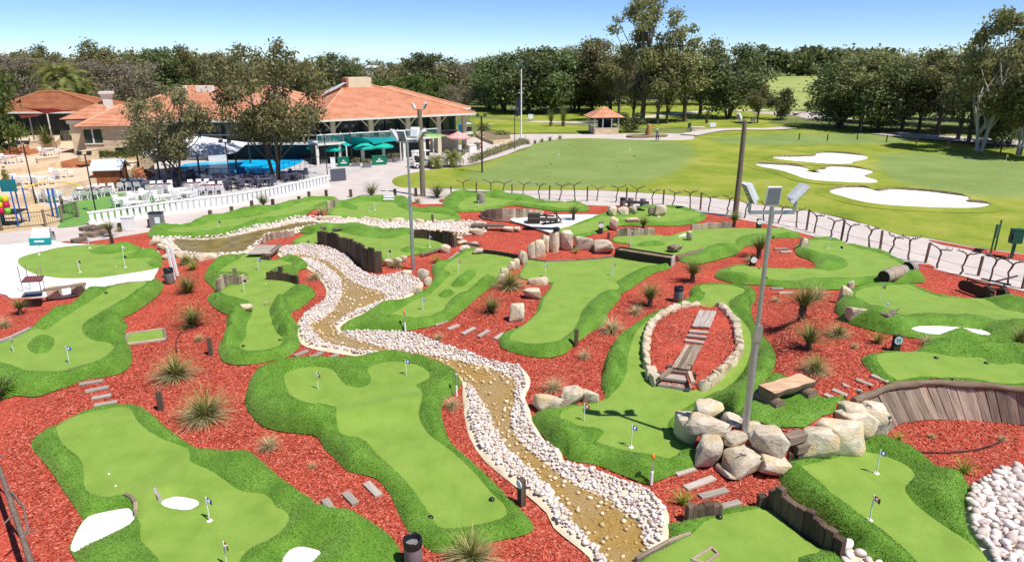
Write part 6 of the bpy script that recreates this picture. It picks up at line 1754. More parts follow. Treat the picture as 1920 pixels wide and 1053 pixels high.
# far hills with haze blue put into their colour, and a few far houses
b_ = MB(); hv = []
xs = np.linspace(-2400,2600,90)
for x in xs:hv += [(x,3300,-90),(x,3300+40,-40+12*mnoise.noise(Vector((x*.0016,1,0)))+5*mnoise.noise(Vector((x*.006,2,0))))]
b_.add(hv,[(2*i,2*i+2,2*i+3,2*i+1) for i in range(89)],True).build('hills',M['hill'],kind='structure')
for k,(bx,by,wpx,hpx,lb) in enumerate(((622,134,14,9,'white far house roof peeping out left above the clubhouse'),(706,128,16,8,'pale far house near the middle of the skyline'),(905,141,34,16,'larger white far house among trees at the start of the dark grove'),(930,139,18,14,'white far house with a gabled roof next to the larger one'))):
    d = ray(bx,by); tt = 205/d.y; p = d*tt+Vector((0,0,CAM_H)); w_ = max(wpx*205/FPX,5); h_ = hpx*205/FPX
    t = thing('far_house',lb,'house',(p.x,p.y,0)); z0 = p.z-h_/2
    MB().box((0,0,z0/2+h_*.3),(w_,5,z0+h_*.6)).build('wall',M['hill_house_white'],t)
    MB().add([(-w_*.55,-2.8,z0+h_*.6),(w_*.55,-2.8,z0+h_*.6),(w_*.55,2.8,z0+h_*.6),(-w_*.55,2.8,z0+h_*.6),(-w_*.5,0,z0+h_*1.1),(w_*.5,0,z0+h_*1.1)],[(0,1,5,4),(2,3,4,5),(0,4,3),(1,2,5)]).build('roof',M['roof_metal'],t)
    MB().box((w_*.1,-2.52,z0+h_*.25),(w_*.2,.06,h_*.3)).build('window',M['window_glass'],t)
# palms
def palm_parts(seed,n,L,wd,trunk_h,tr):
    r_ = random.Random(seed); Vs = []; Fs = []; c = 0
    for k in range(n):
        a = 2.4*k+r_.uniform(-.2,.2); e = 1.35-1.5*(k/n)+r_.uniform(-.1,.1); d = Vector((math.cos(a),math.sin(a),0)); sd_ = Vector((-d.y,d.x,0))
        p = Vector((0,0,trunk_h)); seg = 9; l = L*r_.uniform(.85,1.1)
        for i in range(seg):
            q = p+(d*math.cos(e)+Vector((0,0,math.sin(e))))*l/seg
            w_ = wd*1.25*math.sin(pi*(i+.8)/(seg+.6))*1.1
            for s_ in (-1,1):
                for j in range(2):
                    o = p.lerp(q,.5*j); tip = o+sd_*s_*w_+d*.35*w_-Vector((0,0,w_*.45)); wv = (q-p)*.42
                    Vs += [o,o+wv,tip]; Fs.append((c,c+1,c+2)); c += 3
            p = q; e -= .2+.03*i*r_.random()
    tk = MB().tube([(0,0,-.1),(.02*trunk_h,0,trunk_h*.5),(0,0,trunk_h)],[tr*1.2,tr,tr*1.1],9)
    return tk.mesh('trunk',M['trunk_bark']),npmesh('fronds',np.array([tuple(v) for v in Vs]),np.array(Fs),M['leaf_palm'])
PALM = {'tall':palm_parts(1,26,3.2,.55,6.5,.22),'short':palm_parts(2,30,1.5,.3,.9,.28)}
def palm(key,bx,by,ty,label,h0,name='palm_tree'):
    g = at(bx,by,0); s = hgt(g,ty)/h0; t = thing(name,label,'palm',g,rr.uniform(0,6),'palms'); t.scale = (s,s,s)
    link('trunk',PALM[key][0],t); link('fronds',PALM[key][1],t)
palm('tall',127,262,86,'taller palm of the double palm behind the stone wing',9.2); palm('tall',148,262,102,'palm just right of the taller one behind the stone wing',9.2); palm('tall',172,258,128,'smaller palm right of the white chimney',9.2); palm('tall',124,272,150,'lowest bushy palm in front of the double palm',8.6)
palm('short',818,315,282,'low palm at the foot of the tall wooden pole',2.1,'cycad'); palm('short',849,312,268,'taller stocky palm by the road bend',2.1,'cycad')
palm('short',908,250,222,'rounded palm in the raised planter bed',2.1,'cycad'); palm('short',938,259,236,'thin palm in the raised planter bed',2.3,'cycad'); palm('short',950,258,240,'smallest palm at the end of the raised planter bed',2.3,'cycad'); palm('short',923,256,243,'low spiky palm in the raised planter bed',2.1,'cycad')
for a in ((1033,237,32,'green','left of a round pair on the flagpole lawn',.3,26),(1056,237,36,'green','right of a round pair on the flagpole lawn',.3,28),(1325,231,28,'green','alone before the gum stand',.35,20)):plant(*a)
for a in ((1238,223,10),):pass
t = thing('bush','rounded dark bush right of the gazebo','bush',at(1178,247,0)); t.scale = (1.0,1.0,.8); link('crown',TREES['shrub'][1],t); link('stem',TREES['shrub'][0],t)
# low hedge along the putting green and small shrubs in its border
r_ = np.random.RandomState(9); hp = px([(886,305),(900,299),(930,288),(955,279),(985,269)],6,False)
cs = [(x,y,.45) for x,y in resamp(hp,30)]; V,F = leafcloud(r_,cs,[.55]*30,3800,.11)
tag(link('hedge',npmesh('hedge',V,F,M['leaf_olive'])),'low clipped hedge between road and putting green','hedge')
for k,(bx,by,hpx,w_) in enumerate(((990,270,9,'nearest the hedge end'),(1003,269,8,'second from the hedge'),(1016,266,8,'third from the hedge'),(1031,264,9,'fourth from the hedge'),(1050,260,8,'farthest from the hedge'))):plant(bx,by,hpx,'green' if k % 2 else 'mixed',f'in the border {w_}')
# ------------------------------------------------------------------ patio, terraces
sheet('patio',px([(160,421),(330,396),(480,373),(617,344),(640,336),(665,323),(700,313),(760,301),(860,297),(872,272),(700,262),(560,268),(400,285),(270,296),(225,318),(190,340),(120,362),(60,380),(-60,395),(-60,434),(0,430)],1),-.012,M['patio'],None,False)
sheet('turf_patch',px([(112,408),(108,388),(140,377),(230,361),(262,366),(310,376),(330,384),(250,402),(167,412),(165,420),(110,427),(112,420)],2),.0,M['patio_turf'],None,False)
sheet('play_area',px([(-80,440),(-80,395),(0,386),(60,381),(103,386),(107,408),(120,419),(60,430),(0,435)],1),-.004,M['play_sand'],None,False)
def terrace(name,pts,z,mat='sand_paving',wall='limestone',h=None):
    poly = [tuple(at(*p,z)[:2]) for p in pts]
    MB().prism(poly,-.1,z-.06).build(name+'_wall',M[wall],kind='structure')
    MB().prism(poly,z-.06,z).build(name,M[mat],kind='structure')
terrace('lower_terrace',[(-160,402),(-60,384),(20,368),(60,360),(102,351),(189,332),(245,318),(262,300),(262,282),(-160,300)],1.0)
terrace('middle_terrace',[(-160,348),(-60,331),(0,320),(60,311),(113,303),(157,292),(285,289),(285,264),(-160,264)],1.65)
terrace('upper_terrace',[(-160,306),(0,281),(54,272),(104,266),(112,258),(112,240),(-160,240)],2.4)
# terracotta steps
def stairs(label,a,b_,z0,z1,n,depth):
    A_,B_ = at(*a,z1),at(*b_,z1); d = (B_-A_).normalized(); nrm = Vector((-d.y,d.x,0)); t = thing('stairs',label,'steps',tuple((A_+B_)/2))
    for k in range(n):
        o = nrm*-depth*(n-k); zb = z0+(z1-z0)*(k+.85)/n
        p = [A_+o,B_+o,B_-nrm*.01,A_-nrm*.01]
        MB().prism([tuple(q[:2]) for q in p],z0+(z1-z0)*k/n,zb).build('tread',M['terracotta' if k % 2 == 0 or True else 'sand_paving'],t,Vector(t.location))
stairs('terracotta steps up to the stone wing beside the planter wall',(114,303),(155,292.5),1.0,1.65,5,.3); stairs('terracotta steps at the left edge up to the red sails',(-30,286),(50,273),1.65,2.4,5,.34); stairs('short terracotta steps behind the timber shed',(248,318),(262,312),0,.95,4,.34)
def lwall(label,a,b_,z0,h,th=.35,mat='limestone',name='stone_wall'):
    A_,B_ = at(*a,z0),at(*b_,z0); c = (A_+B_)/2; rz = math.atan2(B_.y-A_.y,B_.x-A_.x); t = thing(name,label,'wall',c,rz)
    MB().box((0,0,h/2),((B_-A_).length,th,h)).build('masonry',M[mat],t); MB().box((0,0,h+.04),((B_-A_).length+.06,th+.08,.08)).build('coping',M['render_cream'],t)
lwall('low limestone wall with a shrub bed beside the terracotta steps',(150,303),(184,297),1.65,.95); lwall('cream limestone wall below the red sails',(55,287),(104,280),1.65,1.2); lwall('grey stone basin wall on the middle terrace',(70,306),(112,301),1.65,.4)
# ------------------------------------------------------------------ clubhouse
def courses(b_,e0,e1,r1,r0,n,lap=.075):
    """a roof slope laid as n overlapping rows of tiles from eave e0-e1 to ridge r0-r1"""
    e0,e1,r0,r1 = map(Vector,(e0,e1,r0,r1)); nn = (e1-e0).cross(r0-e0)
    if nn.length < 1e-5:nn = (e1-e0).cross(r1-e0)
    nn.normalize()
    if nn.z < 0:nn =-nn
    for k in range(n):
        f0,f1 = k/n,min(1,(k+1.12)/n)
        a,c = e0.lerp(r0,f0),e1.lerp(r1,f0); d,f = e0.lerp(r0,f1),e1.lerp(r1,f1)
        b_.add([a+nn*lap,c+nn*lap,f,d,a-nn*.01,c-nn*.01],[(0,1,2,3),(4,5,1,0)])
def hip(parent,P,ze,zr,R0,R1,n,mat='roof_tile',fascia=.22,name='roof',soff='render_cream'):
    """P: four eave corners (x, y) in order; R0, R1 the ridge ends (R0 between P3 and P0, R1 between P1 and P2)"""
    q = [Vector((*p,ze)) for p in P]; a,b2 = Vector((*R0,zr)),Vector((*R1,zr))
    o = Vector(parent.location)
    m_ = MB()
    courses(m_,q[0],q[1],b2,a,n); courses(m_,q[1],q[2],b2,b2,n); courses(m_,q[2],q[3],a,b2,n); courses(m_,q[3],q[0],a,a,n)
    rf = m_.build(name,M[mat],parent,o)
    rd = MB()
    for u_,v_ in ((q[0],a),(q[3],a),(q[1],b2),(q[2],b2),(a,b2)):
        if (u_-v_).length > .05:rd.tube([u_+Vector((0,0,.05)),v_+Vector((0,0,.07))],.13,6)
    rd.build('ridge_tiles',M[mat],rf,o)
    g = MB()
    for i in range(4):g.bar(q[i]-Vector((0,0,fascia/2-.02)),q[(i+1) % 4]-Vector((0,0,fascia/2-.02)),.1,fascia)
    g.build('gutter',M['render_white'],rf,o)
    MB().quad(q[3]-Vector((0,0,.1)),q[2]-Vector((0,0,.1)),q[1]-Vector((0,0,.1)),q[0]-Vector((0,0,.1))).build('soffit',M[soff],rf,o)
    return rf
CL = Vector((-21.7,79.3,0)); CU = Vector((.866,.5,0)); CN = Vector((-.5,.866,0))
def cb(a,b_,z=0.0):return CL+CU*a+CN*b_+Vector((0,0,z))
def cbox(m_,a0,a1,b0,b1,z0,z1):
    p = [cb(a0,b0),cb(a1,b0),cb(a1,b1),cb(a0,b1)]; return m_.prism([tuple(q[:2]) for q in p],z0,z1)
t = thing('clubhouse','large clubhouse with a wide orange tiled hip roof and glazed upper deck','building',cb(9,6)); o = Vector(t.location)
hip(t,[tuple(cb(a,b_)[:2]) for a,b_ in ((-.4,-.2),(19.6,-.2),(19.6,26),(-.4,26))],4.85,7.95,tuple(cb(7.0,13)[:2]),tuple(cb(10.5,13)[:2]),34)
m_ = MB(); cbox(m_,7.2,10.3,12.0,14.4,7.4,9.0); m_.build('turret',M['render_cream'],t,o); m_ = MB(); cbox(m_,6.9,7.19,12.0,14.4,7.5,8.9); m_.build('turret_louvre',M['roof_tile_old'],t,o)
m_ = MB(); m_.add([cb(3.6,11.4,7.0),cb(6.8,11.4,8.4),cb(6.8,13.0,8.4),cb(3.6,13.0,7.0)],[(0,1,2,3)]).build('skylight',M['roof_metal'],t,o)
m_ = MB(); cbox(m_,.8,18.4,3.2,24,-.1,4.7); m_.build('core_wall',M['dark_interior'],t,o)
m_ = MB(); cbox(m_,13.2,18.4,2.7,3.19,-.1,2.6); m_.build('lower_wall',M['render_cream'],t,o)
for k in range(9):
    m_ = MB(); cbox(m_,.9+k*1.95,.9+k*1.95+1.8,3.08,3.18,2.65,4.55); w_ = m_.build('window',M['window_glass'],t,o)
    m_ = MB(); cbox(m_,.9+k*1.95-.06,.9+k*1.95+.02,2.98,3.16,2.5,4.7); m_.build('mullion',M['black_metal'],w_,o)
for a in (1.6,6.2,10.9,15.0,18.6):
    m_ = MB(); cbox(m_,a-.25,a+.25,.9,1.4,2.5 if a < 13 else 0,4.75); m_.bar(cb(a+.2,1.15,3.6),cb(a+1.3,1.15,4.75),.14,.14); m_.bar(cb(a-.2,1.15,3.6),cb(a-1.3,1.15,4.75),.14,.14); m_.build('column',M['render_cream'],t,o)
m_ = MB(); cbox(m_,-1.0,13.6,-1.6,3.05,2.2,2.46); m_.build('deck',M['render_white'],t,o)
m_ = MB(); cbox(m_,-1.0,13.6,-1.58,-1.53,2.5,3.3); m_.build('glass_balustrade',M['glass_rail'],t,o)
m_ = MB(); m_.bar(cb(-1.0,-1.55,3.36),cb(13.6,-1.55,3.36),.09,.09); [m_.bar(cb(-1+1.46*k,-1.55,2.45),cb(-1+1.46*k,-1.55,3.36),.05,.05) for k in range(11)]; m_.build('handrail',M['white_paint'],t,o)
m_ = MB(); cbox(m_,11.5,17.9,1.4,2.6,2.3,2.5); m_.build('awning_beam',M['chair_maroon'],t,o)
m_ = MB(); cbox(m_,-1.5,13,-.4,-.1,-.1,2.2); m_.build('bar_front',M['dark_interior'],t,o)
for k in range(6):m_ = MB(); cbox(m_,-1.2+k*2.6,-.9+k*2.6,-1.4,-1.1,-.1,2.2); m_.build('lower_column',M['render_white'],t,o)
# wing behind with a second roof slope, and the long wing to the left behind the trees
t = thing('rear_wing','rear wing with a lower orange roof showing right of the main roof','building',cb(16,22)); hip(t,[tuple(cb(a,b_)[:2]) for a,b_ in ((9,10),(24,10),(24,34),(9,34))],4.7,7.2,tuple(cb(15,21)[:2]),tuple(cb(17,23)[:2]),22)
m_ = MB(); cbox(m_,19.8,22.6,13,32,-.1,4.6); m_.build('wall',M['render_cream'],t,Vector(t.location))
t = thing('long_wing','long low wing with orange roof partly hidden by the patio trees','building',(-34,89,0)); o = Vector(t.location)
hip(t,[(-48,80),(-21.4,80.6),(-21.4,98),(-48,98)],4.7,8.05,(-41,89),(-30,89),28)
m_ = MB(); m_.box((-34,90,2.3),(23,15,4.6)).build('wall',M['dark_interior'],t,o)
for k in range(8):MB().box((-44+2.8*k,82.44,3.4),(2.4,.1,2.1)).build('window',M['window_glass'],t,o)
MB().box((-33,81.6,2.0),(22,1.6,.24)).bar((-44,80.9,3.0),(-22,80.9,3.0),.08,.08).build('balcony',M['render_white'],t,o)
for x in (-40.6,-38.7,-38.0,-37.2):MB().box((x,87.6,7.85),(.55,.7,.75)).build('vent',M['render_white'],t,o)
# stone wing
W0,W1 = at(128,292,1.65),at(272,289,1.65); wu = (W1-W0).normalized(); wn = Vector((-wu.y,wu.x,0)); wl = (W1-W0).length
t = thing('stone_wing','limestone wing with an orange hip roof and white chimney','building',tuple((W0+W1)/2),math.atan2(wu.y,wu.x)); o = Vector(t.location)
Li = Matrix.Rotation(-t.rotation_euler[2],3,'Z')
def wb_(m_,a0,a1,b0,b1,z0,z1):return m_.box(((a0+a1)/2-wl/2,(b0+b1)/2,(z0+z1)/2-2.0),(a1-a0,b1-b0,z1-z0))
m_ = MB(); wb_(m_,1.9,wl,0,7,1.9,5.0); m_.build('wall',M['limestone'],t)
m_ = MB(); wb_(m_,0,1.88,1.6,8,1.9,5.2); m_.build('side_wall',M['limestone'],t); m_ = MB(); wb_(m_,-.15,1.9,1.35,8.1,5.2,5.55); m_.build('parapet',M['render_white'],t)
m_ = MB(); wb_(m_,1.95,3.7,-.05,.0,3.3,4.7); w_ = m_.build('window',M['window_glass'],t); m_ = MB(); wb_(m_,2.75,2.9,-.09,-.051,3.2,4.75); wb_(m_,1.9,3.8,-.11,-.051,3.16,3.26); m_.build('frame',M['render_white'],w_)
m_ = MB(); wb_(m_,4.8,wl-.6,-.04,-.0,2.05,2.75); m_.build('dark_opening',M['black_panel'],t)
def rp4(pts):return [tuple((Li @ Vector((W0.x+wu.x*a+wn.x*b_-o.x,W0.y+wu.y*a+wn.y*b_-o.y,0)))[:2]) for a,b_ in pts]
class _P:pass
m_ = MB(); ev = [Vector((*q,3.05)) for q in rp4(((1.4,-.6),(wl+.5,-.6),(wl+.5,8),(1.4,8)))]; ra,rb = [Vector((*q,4.95)) for q in rp4(((4.6,3.8),(wl-3,3.8)))]
courses(m_,ev[0],ev[1],rb,ra,16); courses(m_,ev[1],ev[2],rb,rb,16); courses(m_,ev[2],ev[3],ra,rb,16); courses(m_,ev[3],ev[0],ra,ra,16); rf = m_.build('roof',M['roof_tile'],t)
m_ = MB(); [m_.tube([u_,v_],.12,6) for u_,v_ in ((ev[0],ra),(ev[1],rb),(ra,rb),(ev[3],ra))]; m_.build('ridge_tiles',M['roof_tile'],rf)
m_ = MB(); ev2 = [Vector((*q,3.7)) for q in rp4(((-.6,1.0),(3.6,1.0),(3.6,9),(-.6,9)))]; r2a = Vector((*rp4(((2.6,5),))[0],5.4)); r2b = Vector((*rp4(((2.8,5),))[0],5.4))
courses(m_,ev2[0],ev2[1],r2b,r2a,14); courses(m_,ev2[1],ev2[2],r2b,r2b,14); courses(m_,ev2[3],ev2[0],r2a,r2a,14); m_.build('small_roof',M['roof_tile'],t)
m_ = MB(); c2 = rp4(((3.3,4.2),))[0]; m_.box((c2[0],c2[1],4.9),(.75,.7,1.5)); m_.box((c2[0],c2[1],5.9),(.8,.75,.5),taper=1.4); m_.box((c2[0],c2[1],6.27),(1.25,1.15,.24)); m_.build('chimney',M['render_white'],rf)
# left: old roofs and red sails
t = thing('tiled_pavilion','old tiled roof building behind the red sails','building',at(80,262,2.4)); o = Vector(t.location); A_ = at(40,256,2.4)
hip(t,[(A_.x-4,A_.y),(A_.x+11.5,A_.y+1),(A_.x+11,A_.y+9),(A_.x-4,A_.y+9)],5.3,7.4,(A_.x+.5,A_.y+4.5),(A_.x+3,A_.y+4.5),16,'roof_tile_old')
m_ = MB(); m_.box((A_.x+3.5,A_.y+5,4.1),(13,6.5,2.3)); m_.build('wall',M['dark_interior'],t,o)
def sail(label,P,mat,sag=.25,posts=(),name='shade_sail',pm='render_white',n=8):
    """stretched cloth between corner points with hollow edges"""
    P = [Vector(p) for p in P]; c = sum(P,Vector())/len(P)
    t = thing(name,label,'shade sail',(c.x,c.y,0)); o = Vector(t.location); m_ = MB()
    if len(P) == 3:P = [P[0],P[1],P[2],(P[2]+P[0])/2]
    vs = []
    for j in range(n+1):
        for i in range(n+1):
            u_,v_ = i/n,j/n; p = P[0].lerp(P[1],u_).lerp(P[3].lerp(P[2],u_),v_)
            k = 1-.16*(4*u_*(1-u_)*abs(2*v_-1) ** 2+4*v_*(1-v_)*abs(2*u_-1) ** 2); q = c+(p-c)*k
            vs.append(q-Vector((0,0,sag*16*u_*(1-u_)*v_*(1-v_)))-o)
    m_.add(vs,[(j*(n+1)+i,j*(n+1)+i+1,(j+1)*(n+1)+i+1,(j+1)*(n+1)+i) for j in range(n) for i in range(n)],True).build('cloth',M[mat],t)
    for p in posts:
        p = Vector(p); MB().tube([Vector((p.x,p.y,0))-o,p-o],.08,7).build('post',M[pm],t)
    return t
sail('large red shade sail left of the stone wing',[at(45,203,6.3),at(100,203,6.3),at(138,208,6.0),at(84,214,5.5)],'red_sail',.02,[at(88,213,5.5)]); sail('small lower red shade sail at the left',[at(32,216,5.6),at(80,214,5.6),at(72,218,5.2),at(38,222,5.0)],'red_sail',.05,[at(55,220,5.2)])
# ------------------------------------------------------------------ shade structures on the patio
FLp,FRp,BLp,BRp = at(302,347),at(446,331),at(262,322),at(470,306)
t = thing('shade_canopy','big pale grey shade canopy beside the pool','canopy',tuple((FLp+FRp+BLp+BRp)/4)); o = Vector(t.location)
pk1,pk2 = (FLp*.38+BLp*.34+FRp*.14+BRp*.14)+Vector((0,0,4.0)),(FRp*.3+BRp*.3+FLp*.2+BLp*.2)+Vector((0,0,3.8)); cs = [p+Vector((0,0,2.35)) for p in (FLp,FRp,BRp,BLp)]; mm = (FLp+FRp)/2+Vector((0,0,2.45)); mk = (BLp+BRp)/2+Vector((0,0,2.45))
MB().add([p-o for p in (cs[0],mm,cs[1],cs[2],mk,cs[3],pk1,pk2)],[(0,2,7,6),(2,3,7),(3,5,6,7),(5,0,6)]).build('cloth',M['grey_sail'],t)
for p in (FLp,FRp,BLp,BRp,(FLp+FRp)/2):MB().tube([p-o,p-o+Vector((0,0,2.4))],.09,7).build('post',M['black_metal'],t)
sail('teal shade sail stretched over the terrace bar',[at(602,253,3.1),at(676,257,3.1),at(716,266,2.3),at(648,275,2.0)],'teal_sail',.05,[at(649,275,2.0)]); sail('small teal shade sail right over the bar tables',[at(676,258,3.0),at(752,256,3.0),at(750,263,2.6),at(700,271,2.2)],'teal_sail',.05,[at(750,263,2.6)]); sail('lime green shade sail right of the slim pole lamps',[at(772,245,3.7),at(800,246,3.7),at(845,255,3.2),at(812,260,2.9)],'lime_sail',.02,[at(812,259,2.9)])
def umbrella(px_,py_,ty,wpx,label,mat,mark=True):
    g = at(px_,py_); h = hgt(g,ty); r_ = wpx/2*mpp(g); t = thing('umbrella',label,'umbrella',g,rr.uniform(0,1))
    MB().tube([(0,0,0),(0,0,h)],.035,6).build('pole',M['white_paint'],t)
    m_ = MB(); n = 8; rim = [(r_*math.cos(2*pi*k/n),r_*math.sin(2*pi*k/n),h-.72) for k in range(n)]
    for k in range(n):m_.add([(0,0,h),rim[k],rim[(k+1) % n],(rim[k][0],rim[k][1],h-.9),(rim[(k+1) % n][0],rim[(k+1) % n][1],h-.9)],[(0,1,2),(1,3,4,2)])
    cn = m_.build('canopy',M[mat],t)
    if mark:
        for k in (5,6,7,0):
            a = 2*pi*(k+.5)/n-t.rotation_euler[2]*0; q = Vector((math.cos(a),math.sin(a),0)); sd_ = Vector((-q.y,q.x,0)); c = q*r_*.62; z = h-.72*.67+.03; MB().add([c-sd_*.35+Vector((0,0,z))-q*.12,c+sd_*.35+Vector((0,0,z))-q*.12,c+sd_*.35+Vector((0,0,z-.12))+q*.12,c-sd_*.35+Vector((0,0,z-.12))+q*.12],[(3,2,1,0)]).build('printed_mark',M['flag_white'],cn)
for a in ((597,300,264,40,'leftmost green umbrella at the terrace bar'),(629,305,267,40,'green umbrella second from the patio side'),(684,303,264,44,'green umbrella in the middle of the terrace bar'),(718,299,262,44,'green umbrella right of the middle one'),(741,293,257,36,'green umbrella farthest right, behind the slim post')):umbrella(*a[:5],'umbrella_green')
umbrella(860,285,246,46,'faded pink umbrella at the right end of the terrace','umbrella_pink',False); umbrella(790,288,256,38,'faded pink umbrella half hidden by the wooden pole','umbrella_pink',False)
# bar counters, planters and boards in front
def counter(bx,by,w_,h_,d_,label,mat,rz=.35,top='white_paint',mark=False,name='bar_counter',cat='counter'):
    g = at(bx,by); t = thing(name,label,cat,g,rz); MB().box((0,d_/2,h_/2),(w_,d_,h_)).build('panel',M[mat],t); MB().box((0,d_/2,h_+.03),(w_+.06,d_+.06,.06)).build('top',M[top],t)
    if mark:
        m_ = MB(); m_.box((0,-.012,h_*.42),(w_*.5,.012,h_*.14)); m_.box((0,-.012,h_*.68),(w_*.1,.012,h_*.2)); m_.box((0,-.012,h_*.62),(w_*.22,.012,h_*.06)); m_.build('printed_mark',M['flag_white'],t)
counter(712,309,1.6,.95,.5,'green bar counter with a white printed mark','sign_green',mark=True,top='sign_green'); counter(645,312,1.3,.95,.5,'green bar counter near the black light pole','sign_green',mark=True,top='sign_green')
def planter(bx,by,w_,label,hh=.5):
    g = at(bx,by); t = thing('planter',label,'planter',g,.35); MB().box((0,.25,hh/2),(w_,.5,hh)).build('box',M['bin_grey'],t); V,F = leafcloud(np.random.RandomState(int(bx)),[(x,.25,hh+.2) for x in np.linspace(-w_/2+.2,w_/2-.2,4)],[.34]*4,420,.08); link('foliage',npmesh('foliage',V,F,M['leaf_olive']),t)
for a in ((668,312,.9,'square planter with a bush left of the bar'),(689,314,.9,'grey planter with a yellowish bush before the bar'),(736,304,1.2,'long grey planter right of the green counter'),(749,302,.9,'grey planter at the post of the teal sail'),(608,307,.8,'planter with a round bush at the lower column'),(874,286,.9,'planter with a bush by the white counter on the road'),(896,281,.6,'small planter beside the red cone')):planter(*a)
counter(886,285,1.1,.8,.4,'white block counter between two planters by the road','white_paint',.3); counter(784,300,1.4,.9,.5,'white counter behind the tall wooden pole','white_paint',.3)
counter(625,315,.5,1.1,.12,'white sandwich board at the edge of the patio','sign_white',.2,name='sandwich_board',cat='sign'); 
g = at(635,339); t = thing('sign_board','dark blank sign panel at the end of the white balustrade','sign',g,.5); MB().box((0,0,.62),(1.5,.12,1.15)).build('panel',M['chair_slate'],t); MB().bar((-.7,0,0),(-.7,0,.6),.08,.08).bar((.7,0,0),(.7,0,.6),.08,.08).build('legs',M['white_paint'],t)
g = at(82,458); t = thing('sandwich_board','white and teal sandwich board by the practice green','sign',g,.15); h_ = hgt(g,427)
MB().add([(-.6,-.35,.25),(.6,-.35,.25),(.5,.05,h_),(-.5,.05,h_),(-.6,-.30,.25),(.6,-.30,.25),(.5,.1,h_),(-.5,.1,h_)],[(0,1,2,3),(7,6,5,4),(0,3,7,4),(1,5,6,2),(3,2,6,7),(0,4,5,1)]).build('front_panel',M['sign_white'],t); MB().box((0,-.34,.3),(1.25,.22,.42)).build('teal_base',M['teal_paint'],t); MB().add([(-.6,.5,.1),(.6,.5,.1),(.5,.12,h_),(-.5,.12,h_)],[(0,1,2,3),(3,2,1,0)]).build('back_panel',M['sign_white'],t)
MB().box((0,-.47,.33),(.6,.02,.1)).build('printed_mark',M['flag_white'],t)
counter(240,433,.75,.95,.5,'white cabinet at the kerb above the practice green','white_paint',.15,name='cabinet',cat='cabinet'); counter(294,427,.9,1.05,.5,'dark box with a white notice beside the road','bin_grey',.15,'black_metal',name='cabinet',cat='cabinet')
o = MB().box((.12,-.01,.55),(.35,.02,.45)).build('notice',M['sign_white'],bpy.data.objects.get('cabinet.001'))
# balustrade
t = thing('balustrade','white balustrade separating the patio from the road','fence',at(400,383)); o = Vector(t.location)
ln = resamp(px([(168,422),(330,399),(480,378),(617,347)],5,False),50)
m1,m2 = MB(),MB()
for p,q in zip(ln,ln[1:]):
    dn_ = Vector((-(q-p)[1],(q-p)[0],0)).normalized()*.3; m1.bar(Vector((*p,.93))+dn_*.1,Vector((*q,.93))+dn_*.1,.28,.09); m2.bar(Vector((*p,.06)),Vector((*q,.06)),.24,.16)
m1.build('top_rail',M['white_paint'],t,o); m2.build('plinth',M['white_paint'],t,o)
BAL = MB().box((0,0,.51),(.29,.14,.75)).mesh('baluster',M['white_paint'])
for k in range(49):
    p = (ln[k]+ln[k+1])/2; d = ln[k+1]-ln[k]; b2 = link('baluster',BAL,t,Vector((p[0],p[1],0))-o,math.atan2(d[1],d[0]))
# pool
sheet('pool',px([(338,316),(346,308),(380,305),(420,303),(480,300),(560,295),(566,304),(520,321),(484,329),(440,330),(380,331),(355,328)],2),.03,M['pool_water'],None,False)
t = thing('pool_fence','low black rail fence on the near side of the pool','fence',at(450,334)); o = Vector(t.location); pl = resamp(px([(330,334),(400,337),(470,334),(530,325),(600,312)],5,False),24); m_ = MB()
for p,q in zip(pl,pl[1:]):m_.bar(Vector((*p,1.1)),Vector((*q,1.1)),.04,.04)
m_.build('rail',M['black_metal'],t,o)
for p in pl:MB().bar(Vector((*p,0))-o,Vector((*p,1.1))-o,.035,.035).build('post',M['black_metal'],t)
counter(452,331,.7,.9,.5,'blue box with a white label at the pool fence','bin_blue',.1,'bin_blue',name='pool_box',cat='box'); counter(408,302,2.0,1.0,.6,'white bench block on the far side of the pool','white_paint',.1,name='pool_bench',cat='bench')
lwall('low white wall along the far side of the pool',(350,300),(566,290),0,1.3,.3,'render_white')
# shed
g = at(205,353); t = thing('shed','small reddish timber shed with a white metal gable roof','shed',g,.2); h_ = 1.75; w_,d_ = 2.3,2.0
for k in range(12):MB().box((-w_/2+w_*(k+.5)/12,0,h_/2),(w_/12*.95,.05,h_)).build('board',M['shed_board'],t)
for k in range(10):
    y = d_*(k+.5)/10; hh = h_+.75*(1-abs(2*(k+.5)/10-1)); MB().box((w_/2,y,hh/2),(.05,d_/10*.95,hh)).build('board',M['shed_board'],t)
MB().box((-w_/2,d_/2,h_/2),(.04,d_,h_)).box((0,d_,h_/2),(w_,.04,h_)).build('back_wall',M['shed_board'],t)
MB().add([(-w_/2-.25,-.3,h_-.05),(w_/2+.25,-.3,h_-.05),(w_/2+.25,d_/2,h_+.85),(-w_/2-.25,d_/2,h_+.85),(w_/2+.25,d_+.3,h_-.05),(-w_/2-.25,d_+.3,h_-.05)],[(0,1,2,3),(3,2,4,5)]).build('roof',M['roof_metal'],t)
MB().bar((w_/2+.26,-.32,h_-.08),(w_/2+.26,d_/2,h_+.83),.04,.12).bar((w_/2+.26,d_+.32,h_-.08),(w_/2+.26,d_/2,h_+.83),.04,.12).build('bargeboard',M['white_paint'],t)
